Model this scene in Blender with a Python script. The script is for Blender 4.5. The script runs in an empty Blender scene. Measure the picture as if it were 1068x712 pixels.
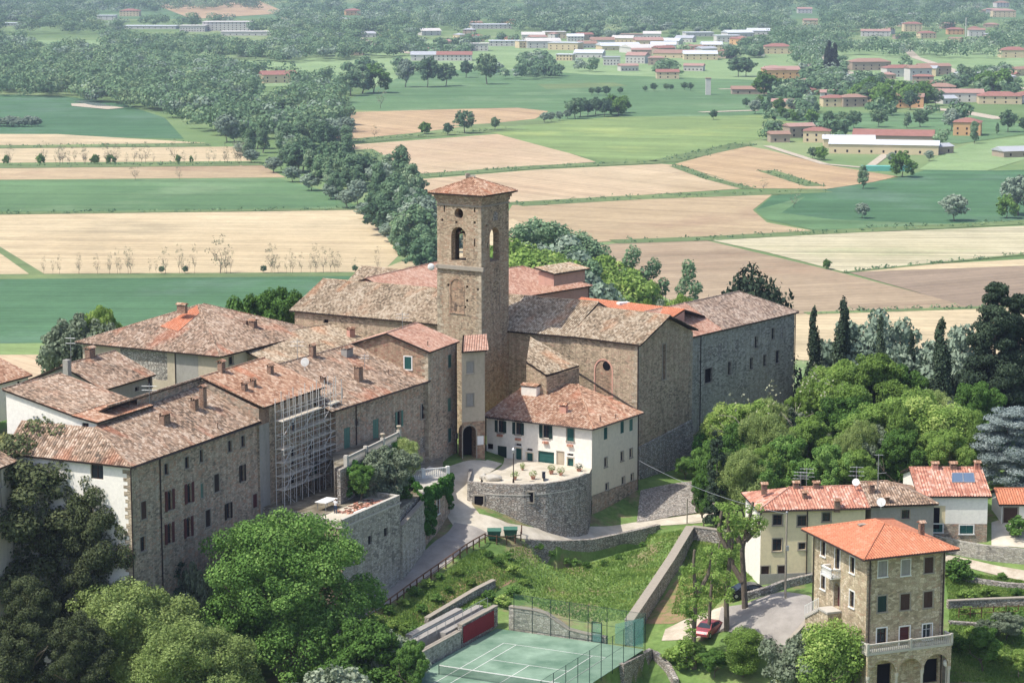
import bpy, bmesh, math, random
import numpy as np
from mathutils import Vector

scene = bpy.context.scene
# ------------------------------------------------------------------ camera
F = 2500.0; CW = 1068.0; PITCH = math.atan(416 / 2500); CAMH = 120.0
cam_d = bpy.data.cameras.new('camera'); cam = bpy.data.objects.new('camera', cam_d)
scene.collection.objects.link(cam); scene.camera = cam
cam_d.sensor_width = 36.0; cam_d.lens = 36.0 * F / CW
cam_d.clip_start = 1.0; cam_d.clip_end = 60000.0
cam.location = (0, 0, CAMH); cam.rotation_euler = (math.pi / 2 - PITCH, 0, 0)
# ------------------------------------------------------------------ light
SUN = Vector((-0.57, -0.24, 1.0)).normalized()
EL = math.asin(SUN.z); AZ = math.atan2(SUN.x, SUN.y)
world = bpy.data.worlds.new('World'); scene.world = world; world.use_nodes = True
wn = world.node_tree; bgn = wn.nodes['Background']
sky = wn.nodes.new('ShaderNodeTexSky'); sky.sky_type = 'NISHITA'; sky.sun_disc = False
sky.sun_elevation = EL; sky.sun_rotation = AZ; sky.dust_density = 3.0; sky.air_density = .8; sky.ozone_density = .6; sky.altitude = 400
wn.links.new(sky.outputs[0], bgn.inputs[0]); bgn.inputs[1].default_value = 0.15
sl = bpy.data.lights.new('sun', 'SUN'); sl.energy = 3.1; sl.angle = math.radians(0.5); sl.color = (1.0, 0.95, 0.87)
so = bpy.data.objects.new('sun', sl); scene.collection.objects.link(so)
so.rotation_euler = SUN.to_track_quat('Z', 'Y').to_euler(); so.location = (-60, 100, 260)
scene.view_settings.view_transform = 'Standard'; scene.view_settings.look = 'None'
scene.view_settings.exposure = 0.62; scene.view_settings.gamma = 1.0
scene.cycles.use_denoising = True
scene.cycles.max_bounces = 6; scene.cycles.diffuse_bounces = 4; scene.cycles.glossy_bounces = 2
scene.cycles.transparent_max_bounces = 12; scene.cycles.volume_bounces = 0
scene.cycles.use_adaptive_sampling = True; scene.cycles.adaptive_threshold = 0.02

# ------------------------------------------------------------------ geometry helpers
SP, CP = math.sin(PITCH), math.cos(PITCH)
def ray(x, y):
    a = (x - 534) / F; v = (y - 356) / F
    return np.array((a, CP - v * SP, -(SP + v * CP)))
CAM0 = np.array((0, 0, CAMH))
def P(x, y, z):                       # the point at height z seen at photo pixel x, y
    r = ray(x, y); t = (z - CAMH) / r[2]
    return np.array((r[0] * t, r[1] * t, z))
def zat(X, Y, y):                     # height of the vertical at X, Y seen at row y
    v = (y - 356) / F
    return CAMH + Y * (v * CP + SP) / (v * SP - CP)
def hit(x, y, p0, n):                 # ray / plane
    r = ray(x, y); t = np.dot(np.array(p0) - CAM0, n) / np.dot(r, n)
    return CAM0 + r * t
def V3(*a): return np.array(a, float)
def nrm(v): v = np.array(v, float); return v / max(1e-9, np.linalg.norm(v))
COL = scene.collection

def tag(o, label=None, cat=None, group=None, kind=None):
    if label: o['label'] = label
    if cat: o['category'] = cat
    if group: o['group'] = group
    if kind: o['kind'] = kind
    return o
def empty(name, loc, label=None, cat=None, group=None):
    o = bpy.data.objects.new(name, None); COL.objects.link(o); o.location = tuple(float(c) for c in loc)
    o.empty_display_size = 0.5
    return tag(o, label, cat, group)

class MB:
    """collects polygons (world coordinates), then links them as one mesh object"""
    def __init__(s): s.v = []; s.f = []; s.m = []; s.uv = []
    def poly(s, pts, mi=0, uv=None):
        i = len(s.v); s.v += [tuple(map(float, p)) for p in pts]; s.f.append(tuple(range(i, i + len(pts)))); s.m.append(mi)
        s.uv.append(uv)
        return s
    def box(s, c, sx, sy, sz, ang=0.0, mi=0, bot=True):       # c = centre of the base
        ca, sa = math.cos(ang), math.sin(ang)
        q = [(c[0] + ca * a * sx / 2 - sa * b * sy / 2, c[1] + sa * a * sx / 2 + ca * b * sy / 2) for a, b in ((-1, -1), (1, -1), (1, 1), (-1, 1))]
        return s.prism(q, c[2], c[2] + sz, mi, bot)
    def prism(s, q, z0, z1, mi=0, bot=True):                  # q counter-clockwise
        n = len(q)
        z0s = z0 if hasattr(z0, '__len__') else [z0] * n
        z1s = z1 if hasattr(z1, '__len__') else [z1] * n
        for i in range(n):
            j = (i + 1) % n
            s.poly([(q[i][0], q[i][1], z0s[i]), (q[j][0], q[j][1], z0s[j]), (q[j][0], q[j][1], z1s[j]), (q[i][0], q[i][1], z1s[i])], mi)
        s.poly([(q[i][0], q[i][1], z1s[i]) for i in range(n)], mi)
        if bot: s.poly([(q[i][0], q[i][1], z0s[i]) for i in reversed(range(n))], mi)
        return s
    def tube(s, pts, r, k=6, mi=0, r2=None, cap=True):
        pts = [np.array(p, float) for p in pts]; n = len(pts); rings = []
        for i, p in enumerate(pts):
            d = nrm(pts[min(n - 1, i + 1)] - pts[max(0, i - 1)])
            a = nrm(np.cross(d, (0, 0, 1))) if abs(d[2]) < .95 else nrm(np.cross(d, (1, 0, 0)))
            b = np.cross(a, d); rr = r if r2 is None else r + (r2 - r) * i / max(1, n - 1)
            rings.append([p + rr * (math.cos(2 * math.pi * j / k) * a + math.sin(2 * math.pi * j / k) * b) for j in range(k)])
        for i in range(n - 1):
            for j in range(k):
                jj = (j + 1) % k
                s.poly([rings[i][jj], rings[i][j], rings[i + 1][j], rings[i + 1][jj]], mi)
        if cap: s.poly(rings[0], mi); s.poly(rings[-1][::-1], mi)
        return s
    def lathe(s, c, prof, k=12, mi=0):                        # prof = [(r, z), ...]
        R = [[(c[0] + r * math.cos(2 * math.pi * j / k), c[1] + r * math.sin(2 * math.pi * j / k), c[2] + z) for j in range(k)] for r, z in prof]
        for i in range(len(R) - 1):
            for j in range(k):
                s.poly([R[i][j], R[i][(j + 1) % k], R[i + 1][(j + 1) % k], R[i + 1][j]], mi)
        s.poly(R[-1], mi); s.poly(R[0][::-1], mi)
        return s
    def build(s, name, mats, parent=None, smooth=False):
        me = bpy.data.meshes.new(name)
        if not isinstance(mats, (list, tuple)): mats = [mats]
        for m in mats: me.materials.append(m)
        off = np.array(parent.matrix_world.translation) if False else (np.array(OFF.get(parent.name, (0, 0, 0))) if parent is not None else np.zeros(3))
        v = np.array(s.v, float).reshape(-1, 3)
        me.from_pydata((v - off).tolist(), [], s.f)
        me.polygons.foreach_set('material_index', s.m)
        uvl = me.uv_layers.new(name='UVMap'); uv = np.zeros((sum(len(f) for f in s.f), 2)); k = 0
        for fi, f in enumerate(s.f):
            pts = v[list(f)]
            if s.uv[fi] is not None: uv[k:k + len(f)] = s.uv[fi]
            else:
                n = np.zeros(3)
                for i in range(len(f)):
                    a, b = pts[i], pts[(i + 1) % len(f)]; n += np.cross(a - pts[0], b - pts[0])
                L = np.linalg.norm(n); n = n / L if L > 1e-12 else np.array((0, 0, 1.))
                if abs(n[2]) > .985: U = np.array((1, 0, 0)); W = np.array((0, 1, 0))
                else: U = nrm(np.cross((0, 0, 1), n)); W = np.cross(n, U)
                uv[k:k + len(f), 0] = pts @ U; uv[k:k + len(f), 1] = pts @ W
            k += len(f)
        uvl.data.foreach_set('uv', uv.ravel())
        if smooth: me.polygons.foreach_set('use_smooth', [True] * len(s.f))
        me.validate(); me.update()
        o = bpy.data.objects.new(name, me); COL.objects.link(o)
        if parent is not None: o.parent = parent; OFF[o.name] = tuple(off)
        return o
OFF = {}
def root(name, loc, label, cat, group=None):
    o = empty(name, loc, label, cat, group); OFF[o.name] = tuple(float(c) for c in loc); return o
def solo(mb, name, mats, label, cat, group=None, smooth=False, loc=None):   # a thing that is one mesh; origin moved to its base
    o = mb.build(name, mats, None, smooth)
    v = np.array(mb.v); c = V3(v[:, 0].mean(), v[:, 1].mean(), v[:, 2].min()) if loc is None else np.array(loc, float)
    me = o.data; co = np.zeros(len(me.vertices) * 3); me.vertices.foreach_get('co', co)
    co = co.reshape(-1, 3) - c; me.vertices.foreach_set('co', co.ravel()); me.update(); o.location = tuple(float(q) for q in c)
    return tag(o, label, cat, group)

# ------------------------------------------------------------------ materials
def lin(h):
    h = h.lstrip('#'); c = [int(h[i:i + 2], 16) / 255 for i in (0, 2, 4)]
    c = [(x / 12.92 if x <= .04045 else ((x + .055) / 1.055) ** 2.4) for x in c]; g = .3 * c[0] + .6 * c[1] + .1 * c[2]
    return tuple(g + (x - g) * .87 for x in c) + (1,)
class NT:
    def __init__(s, name, rough=.9, spec=.2):
        s.m = bpy.data.materials.new(name); s.m.use_nodes = True; s.t = s.m.node_tree; s.b = s.t.nodes['Principled BSDF']
        s.b.inputs['Roughness'].default_value = rough; s.b.inputs['Specular IOR Level'].default_value = spec
    def n(s, typ, **kw):
        o = s.t.nodes.new('ShaderNode' + typ)
        for k, v in kw.items():
            if k.startswith('i_'):
                key = k[2:]; key = int(key) if key.isdigit() else key.replace('_', ' ')
                o.inputs[key].default_value = v
            else: setattr(o, k, v)
        return o
    def l(s, a, b): s.t.links.new(a, b)
    def math(s, op, a, b=None, c=None):
        o = s.n('Math', operation=op)
        for i, x in enumerate((a, b, c)):
            if x is None: continue
            if isinstance(x, (int, float)): o.inputs[i].default_value = x
            else: s.l(x, o.inputs[i])
        return o.outputs[0]
    def mix(s, f, a, b, mode='MIX'):
        o = s.n('Mix', data_type='RGBA', blend_type=mode)
        for i, x in ((0, f), (6, a), (7, b)):
            if isinstance(x, (int, float)) and i == 0: o.inputs[0].default_value = x
            elif isinstance(x, tuple): o.inputs[i].default_value = x
            elif isinstance(x, (int, float)): o.inputs[i].default_value = (x, x, x, 1)
            else: s.l(x, o.inputs[i])
        return o.outputs[2]
    def ramp(s, f, stops, interp='LINEAR'):
        o = s.n('ValToRGB'); cr = o.color_ramp; cr.interpolation = interp
        while len(cr.elements) < len(stops): cr.elements.new(.5)
        for e, (p, c) in zip(cr.elements, stops): e.position = p; e.color = c if isinstance(c, tuple) else (c, c, c, 1)
        s.l(f, o.inputs[0]); return o.outputs[0]
    def noise(s, vec, scale, detail=3, rough=.55, dim='3D'):
        o = s.n('TexNoise', noise_dimensions=dim); o.inputs['Scale'].default_value = scale; o.inputs['Detail'].default_value = detail; o.inputs['Roughness'].default_value = rough
        s.l(vec, o.inputs['Vector']); return o.outputs[0]
    def map(s, vec, sc, loc=(0, 0, 0)):
        o = s.n('Mapping'); o.inputs['Scale'].default_value = sc; o.inputs['Location'].default_value = loc; s.l(vec, o.inputs[0]); return o.outputs[0]
    def uv(s): return s.n('UVMap', uv_map='UVMap').outputs[0]
    def pos(s): return s.n('NewGeometry').outputs['Position']
    def bump(s, h, dist, strength=1.0):
        o = s.n('Bump'); o.inputs['Distance'].default_value = dist; o.inputs['Strength'].default_value = strength
        s.l(h, o.inputs['Height']); s.l(o.outputs[0], s.b.inputs['Normal'])
    def col(s, c):
        if isinstance(c, tuple): s.b.inputs['Base Color'].default_value = c
        else: s.l(c, s.b.inputs['Base Color'])
        return s.m

def m_flat(name, hexc, rough=.7, spec=.3, metal=0, var=.12, sc=3.0):
    t = NT(name, rough, spec); t.b.inputs['Metallic'].default_value = metal
    c = lin(hexc); f = t.noise(t.pos(), sc)
    return t.col(t.mix(t.math('MULTIPLY', f, 1.0), tuple(min(1, x * (1 - var)) for x in c[:3]) + (1,), tuple(min(1, x * (1 + var)) for x in c[:3]) + (1,)))

def m_tile(name, cols, patch=(.55, '#8f867a'), pitch=.3, row=.34, seed=0.0, orange=None):
    """clay tiles: one colour per tile, channel and course shade put into the colour, course bump, lichen patches"""
    t = NT(name, .9, .15); uv = t.uv()
    sep = t.n('SeparateXYZ'); t.l(uv, sep.inputs[0])
    iu = t.math('FLOOR', t.math('DIVIDE', sep.outputs[0], pitch))
    rv = t.math('ADD', t.math('DIVIDE', sep.outputs[1], row), t.math('MULTIPLY', t.math('MODULO', t.math('ABSOLUTE', t.math('MULTIPLY', iu, 0.37)), 1.0), .55))
    iv = t.math('FLOOR', rv); fr = t.math('FRACT', rv)
    cmb = t.n('CombineXYZ'); t.l(iu, cmb.inputs[0]); t.l(iv, cmb.inputs[1]); cmb.inputs[2].default_value = seed
    wn_ = t.n('TexWhiteNoise'); t.l(cmb.outputs[0], wn_.inputs['Vector'])
    stops = [(i / (len(cols) - 1), lin(c)) for i, c in enumerate(cols)]
    big = t.noise(t.map(uv, (1, 1, 1), (seed * 13, 0, 0)), .22, 3, .6)
    f = t.math('ADD', t.math('ADD', t.math('MULTIPLY', wn_.outputs[0], .62), .12), t.math('MULTIPLY', t.math('SUBTRACT', big, .45), .7))
    c = t.ramp(f, stops)
    pt = t.ramp(t.noise(t.map(uv, (1, 1, 1), (0, seed * 7 + 3, 0)), .8, 6, .75), [(patch[0] - .06, 0.0), (patch[0] + .12, .55)])
    c = t.mix(pt, c, lin(patch[1]))
    if orange:
        ot = t.ramp(t.noise(t.map(uv, (1, .45, 1), (seed * 3 + 9, 5, 0)), .3, 2, .5), [(.56, 0.0), (.68, .4)])
        c = t.mix(ot, c, lin(orange))
    sm = t.ramp(t.noise(uv, 9, 2), [(.3, .8), (.7, 1.12)])
    c = t.mix(1.0, c, sm, 'MULTIPLY')
    fu = t.math('FRACT', t.math('DIVIDE', sep.outputs[0], pitch)); ch = t.ramp(fu, [(0, .45), (.2, 1.0), (.8, 1.0), (1, .45)])  # shade in the channels between cover tiles, painted as darker colour
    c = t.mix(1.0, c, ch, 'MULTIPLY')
    course_shade = t.ramp(fr, [(0, .6), (.14, 1.0)])  # step shadow at each course edge, darkened in the tile colour
    c = t.mix(1.0, c, course_shade, 'MULTIPLY')
    t.bump(t.math('MULTIPLY', fr, 1.0), .02, .6)
    return t.col(c)

def m_stone(name, cols, mortar='#9a8f80', sc=(2.4, 4.6), seed=0., patch=None, patchc='#b9ac98', mw=.06, bs=.06):
    t = NT(name, .95, .1); uv = t.uv(); w = t.noise(uv, 1.3, 2)
    wv = t.n('VectorMath', operation='ADD'); sc_ = t.n('VectorMath', operation='SCALE'); sc_.inputs['Scale'].default_value = .18
    cb = t.n('CombineXYZ'); t.l(w, cb.inputs[0]); t.l(w, cb.inputs[1]); t.l(cb.outputs[0], sc_.inputs[0]); t.l(uv, wv.inputs[0]); t.l(sc_.outputs[0], wv.inputs[1])
    mp = t.map(wv.outputs[0], (sc[0], sc[1], 1), (seed, seed * 2, 0))
    v1 = t.n('TexVoronoi', voronoi_dimensions='2D'); v1.inputs['Scale'].default_value = 1; t.l(mp, v1.inputs['Vector'])
    v2 = t.n('TexVoronoi', voronoi_dimensions='2D', feature='DISTANCE_TO_EDGE'); v2.inputs['Scale'].default_value = 1; t.l(mp, v2.inputs['Vector'])
    sp = t.n('SeparateColor'); t.l(v1.outputs['Color'], sp.inputs[0])
    big = t.noise(t.map(uv, (1, 1, 1), (seed * 5, 3, 0)), .16, 4, .6)
    f = t.math('ADD', t.math('MULTIPLY', sp.outputs[0], .7), t.math('MULTIPLY', t.math('SUBTRACT', big, .35), 1.0))
    c = t.ramp(f, [(i / (len(cols) - 1), lin(q)) for i, q in enumerate(cols)])
    edge = t.ramp(v2.outputs['Distance'], [(mw * .4, 1.0), (mw * 1.6, 0.0)])
    c = t.mix(edge, c, lin(mortar))
    if patch:
        c = t.mix(t.ramp(t.noise(t.map(uv, (1, 1, 1), (seed * 11 + 4, 0, 0)), .3, 4, .65), [(patch, 0.0), (patch + .08, .8)]), c, lin(patchc))
    str_ = t.ramp(t.noise(t.map(uv, (1.6, .12, 1), (seed, 0, 0)), 1.0, 4, .6), [(.3, .74), (.62, 1.06)])
    c = t.mix(1.0, c, str_, 'MULTIPLY')
    c = t.mix(1.0, c, t.ramp(t.noise(uv, 7, 3), [(.3, .82), (.7, 1.15)]), 'MULTIPLY')
    t.bump(t.math('MINIMUM', v2.outputs['Distance'], .15), bs * 3)
    return t.col(c)

def m_plaster(name, hexc, dirt='#8f8778', amt=.45, seed=0.):
    t = NT(name, .92, .15); uv = t.uv(); c = lin(hexc)
    n1 = t.noise(t.map(uv, (1.2, .25, 1), (seed, 0, 0)), .9, 5, .65)
    c = t.mix(t.ramp(n1, [(.5, 0.0), (.8, amt)]), c, lin(dirt))
    c = t.mix(1.0, c, t.ramp(t.noise(uv, 2.5, 4), [(.3, .92), (.7, 1.05)]), 'MULTIPLY')
    t.bump(t.noise(uv, 8, 3), .01)
    return t.col(c)

def m_field(name, a, b, ang=0.0, stripe=(0.08, .25), c3=None, seed=0.):
    """crop or ploughed land: large soft variation plus tractor lines"""
    t = NT(name, 1.0, .05); p = t.pos()
    big = t.noise(t.map(p, (1, 1, 1), (seed * 100, 0, 0)), .006, 4, .6)
    c = t.mix(t.ramp(big, [(.32, 0.0), (.68, 1.0)]), lin(a), lin(b))
    if c3: c = t.mix(t.ramp(t.noise(t.map(p, (1, 1, 1), (seed * 50 + 7, 3, 0)), .012, 5, .65), [(.52, 0.0), (.66, .7)]), c, lin(c3))
    rot = t.n('Mapping'); rot.inputs['Rotation'].default_value = (0, 0, ang); t.l(p, rot.inputs[0])
    st = t.noise(t.map(rot.outputs[0], (.001, stripe[0], 1)), 1.0, 3, .6)
    c = t.mix(1.0, c, t.ramp(st, [(.3, 1 - stripe[1]), (.7, 1 + stripe[1] * .5)]), 'MULTIPLY')
    tr = t.n('TexWave'); tr.inputs['Scale'].default_value = .055; tr.inputs['Distortion'].default_value = 1.2; tr.inputs['Detail'].default_value = 2; tr.inputs['Detail Scale'].default_value = .4
    r2 = t.n('Mapping'); r2.inputs['Rotation'].default_value = (0, 0, ang + 1.5708); t.l(p, r2.inputs[0]); t.l(r2.outputs[0], tr.inputs['Vector'])
    c = t.mix(1.0, c, t.ramp(tr.outputs['Fac'], [(0, .86), (.12, 1.0), (1, 1.02)]), 'MULTIPLY')
    c = t.mix(1.0, c, t.ramp(t.noise(p, .05, 6, .7), [(.3, .86), (.7, 1.1)]), 'MULTIPLY')
    c = t.mix(1.0, c, t.ramp(t.noise(p, .35, 4, .7), [(.3, .9), (.7, 1.1)]), 'MULTIPLY')
    return t.col(c)

def m_leaf(name, a, b, trans=.25, c3=None):
    m = bpy.data.materials.new(name); m.use_nodes = True; nt = m.node_tree; nt.nodes.clear()
    t = NT.__new__(NT); t.m = m; t.t = nt
    at = t.n('Attribute', attribute_name='rnd'); oi = t.n('ObjectInfo')
    f = t.math('ADD', t.math('MULTIPLY', at.outputs['Fac'], .65), t.math('MULTIPLY', oi.outputs['Random'], .5))
    st = [(0.0, lin(a)), (.75, lin(b))] + ([(1.0, lin(c3))] if c3 else [])
    c = t.ramp(f, st)
    d = t.n('BsdfDiffuse'); tr = t.n('BsdfTranslucent'); mx = t.n('MixShader'); mx.inputs[0].default_value = trans
    t.l(c, d.inputs[0]); t.l(c, tr.inputs[0]); t.l(d.outputs[0], mx.inputs[1]); t.l(tr.outputs[0], mx.inputs[2])
    o = t.n('OutputMaterial'); t.l(mx.outputs[0], o.inputs[0]); return m

M = {}
OLD = ['#4c4239', '#7a6552', '#9b7f67', '#b3967c', '#cab49d', '#aa7a5e']
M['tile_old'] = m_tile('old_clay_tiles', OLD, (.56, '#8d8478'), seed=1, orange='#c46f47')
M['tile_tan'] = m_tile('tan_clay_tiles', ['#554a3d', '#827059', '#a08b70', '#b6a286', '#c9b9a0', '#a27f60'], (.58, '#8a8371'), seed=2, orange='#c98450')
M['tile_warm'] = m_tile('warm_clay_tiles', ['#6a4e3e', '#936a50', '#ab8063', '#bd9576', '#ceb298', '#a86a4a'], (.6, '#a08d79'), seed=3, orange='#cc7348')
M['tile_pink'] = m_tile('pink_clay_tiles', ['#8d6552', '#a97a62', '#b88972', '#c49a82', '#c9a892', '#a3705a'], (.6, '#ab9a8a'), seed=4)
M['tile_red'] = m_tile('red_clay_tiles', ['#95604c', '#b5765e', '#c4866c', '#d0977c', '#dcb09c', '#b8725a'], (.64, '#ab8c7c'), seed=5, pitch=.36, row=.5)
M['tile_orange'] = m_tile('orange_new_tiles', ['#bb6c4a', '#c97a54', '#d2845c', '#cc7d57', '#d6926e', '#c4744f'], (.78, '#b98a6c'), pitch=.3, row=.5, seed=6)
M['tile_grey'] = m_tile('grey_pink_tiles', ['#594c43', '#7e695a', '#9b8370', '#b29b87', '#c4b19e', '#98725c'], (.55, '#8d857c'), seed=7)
M['stone_tower'] = m_stone('tower_rubble_stone', ['#6b5f50', '#93816a', '#b09a7d', '#c6b294', '#a98569', '#d6c5a8'], '#a08f76', (3.2, 6.5), 1, mw=.05)
M['stone_church'] = m_stone('church_rubble_stone', ['#736858', '#97866c', '#b5a082', '#c9b393', '#b5957c', '#d5c3a4'], '#97876e', (2.8, 5.5), 2, mw=.05)
M['stone_row'] = m_stone('house_rubble_stone', ['#71665b', '#948574', '#b09e88', '#c5b29a', '#b88f74', '#cfbfa8'], '#a1927e', (2.6, 5), 3, patch=.6, patchc='#b5a996')
M['stone_brick'] = m_stone('brick_and_rubble', ['#6f6050', '#947c64', '#ac8c70', '#bd9f80', '#a3705a', '#c9b296'], '#a39075', (2.8, 6), 4)
M['stone_grey'] = m_stone('grey_dry_stone', ['#6e6a64', '#928c83', '#b0a99e', '#c6bfb3', '#a39484', '#d6cec2'], '#6e6860', (2.2, 5.2), 5, mw=.09, bs=.1)
M['stone_wing'] = m_stone('grey_wing_stone', ['#74716a', '#928e84', '#b0ab9c', '#c2bcae', '#a49e8c', '#d0cbbd'], '#96917f', (2.3, 4.6), 6, patch=.6, patchc='#a9a495')
M['stone_villa'] = m_stone('villa_cut_stone', ['#8d7e68', '#a99878', '#c0ad8c', '#d2c2a2', '#b39778', '#dccdb2'], '#a39478', (2.2, 4.2), 7, mw=.05)
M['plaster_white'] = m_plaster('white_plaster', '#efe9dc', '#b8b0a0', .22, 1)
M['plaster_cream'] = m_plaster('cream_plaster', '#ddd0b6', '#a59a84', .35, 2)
M['plaster_yellow'] = m_plaster('yellow_plaster', '#e6d4a8', '#bcab84', .3, 3)
M['plaster_grey'] = m_plaster('grey_plaster', '#9d9890', '#6f6a63', .5, 4)
M['plaster_pink'] = m_plaster('pink_plaster', '#cf9a83', '#a77c69', .4, 5)
M['plaster_tan'] = m_plaster('tan_render', '#b9aa92', '#8a7e6a', .5, 6)
M['green'] = m_flat('teal_green_paint', '#1f5a54', .6)
M['green_dk'] = m_flat('dark_green_paint', '#1d3a36', .6)
M['green_lt'] = m_flat('faded_green_paint', '#4f7a6a', .7)
M['brown'] = m_flat('brown_wood', '#4a3328', .7)
M['brown_dk'] = m_flat('dark_brown_wood', '#2e231d', .7)
M['maroon'] = m_flat('maroon_paint', '#5a2a2a', .7)
M['red'] = m_flat('red_paint', '#a02030', .6)
M['white'] = m_flat('white_paint', '#e2e0da', .6)
M['cap'] = m_flat('pale_stone_cap', '#b9b3a6', .9, .1, var=.2, sc=1.5)
M['surround'] = m_flat('grey_stone_surround', '#9b9283', .9, .1, var=.2)
M['pipe'] = m_flat('brown_copper_pipe', '#3c2f2a', .5)
M['metal'] = m_flat('galvanised_metal', '#a9adb0', .45, .5, .6)
M['dark'] = m_flat('dark_interior', '#17161a', .9, .1)  # near-black colour standing in for shade inside openings; also on tyres
M['quoin'] = m_stone('dressed_corner_stone', ['#8a7c68', '#a89880', '#b8a88e', '#c8b89e'], '#8f8068', (1.0, 2.4), 9, mw=.03)
M['brick'] = m_stone('chimney_brick', ['#7a5645', '#94705a', '#a9856c', '#84695a'], '#a59a88', (4, 9), 8)
M['plank'] = m_flat('scaffold_planks', '#c8bca6', .9, .1, var=.25)
M['rust'] = m_flat('scaffold_tube', '#c9c4bc', .6, .3, .1, var=.2, sc=2)
M['wood'] = m_flat('weathered_timber', '#6b4f3c', .85, .1, var=.25)
t = NT('window_glass', .12, .5); M['glass'] = t.col(t.mix(t.noise(t.pos(), .8), lin('#20262c'), lin('#3a444c')))
t = NT('blue_glass', .15, .5); M['glass_blue'] = t.col(lin('#5a6f84'))
t = NT('asphalt', .95, .1); p_ = t.pos()
M['asphalt'] = t.col(t.mix(t.ramp(t.noise(p_, .35, 5, .65), [(.35, 0.0), (.7, 1.0)]), lin('#8d877f'), lin('#a8a198')))
t = NT('pale_paving', .95, .1); p_ = t.pos()
M['paving'] = t.col(t.mix(t.ramp(t.noise(p_, .5, 5, .65), [(.35, 0.0), (.7, 1.0)]), lin('#b3a994'), lin('#d2c8b4')))
t = NT('garden_soil', 1.0, .05); p_ = t.pos()
M['soil'] = t.col(t.mix(t.ramp(t.noise(p_, .5, 5, .7), [(.4, 0.0), (.65, 1.0)]), lin('#6b6250'), lin('#98907c')))
t = NT('bare_earth', 1.0, .05); p_ = t.pos()
M['earth'] = t.col(t.mix(t.ramp(t.noise(p_, .45, 6, .75), [(.45, 0.0), (.58, 1.0)]), lin('#94795a'), lin('#69783c')))
t = NT('gravel_track', .95, .1); p_ = t.pos()
M['gravel'] = t.col(t.mix(t.ramp(t.noise(p_, .6, 6, .7), [(.35, 0.0), (.7, 1.0)]), lin('#a3967f'), lin('#c9bda8')))
M['leaf_maple'] = m_leaf('maple_leaves', '#3a5a20', '#668f3c', .28, '#8eb254')
M['leaf_bright'] = m_leaf('bright_green_leaves', '#526c2a', '#8aac48', .36, '#b8ca68')
M['leaf_locust'] = m_leaf('yellow_green_leaves', '#5c7434', '#9cb060', .34, '#c2ce84')
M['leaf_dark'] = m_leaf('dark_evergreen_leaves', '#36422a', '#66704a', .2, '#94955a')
M['leaf_conifer'] = m_leaf('conifer_needles', '#26342a', '#465842', .1, '#667656')
M['leaf_blue'] = m_leaf('blue_cedar_needles', '#4c5a58', '#84938f', .1, '#9da8a5')
M['leaf_grey'] = m_leaf('grey_green_leaves', '#4c5a40', '#869478', .2, '#a7b296')
M['leaf_poplar'] = m_leaf('poplar_leaves', '#50704a', '#7c9c70', .3, '#a4b88e')
M['leaf_far'] = m_leaf('woodland_leaves', '#46644c', '#68895f', .25, '#8ea472')
M['leaf_far2'] = m_leaf('pale_willow_leaves', '#6a806a', '#93a68e', .2, '#a8b69c')
M['leaf_ivy'] = m_leaf('ivy_leaves', '#2a4c1c', '#4f8430', .2, '#6fa648')
M['leaf_thin'] = m_leaf('sparse_spring_leaves', '#77735a', '#8d9070', .2, '#a5a888')
M['grassb'] = m_leaf('grass_blades', '#56782c', '#7f9f44', .35, '#a8b85c')
M['bark'] = m_flat('bark', '#6f6457', .95, .05, var=.35, sc=4)
M['bark_pale'] = m_flat('pale_bark', '#97907f', .95, .05, var=.25, sc=4)

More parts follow.
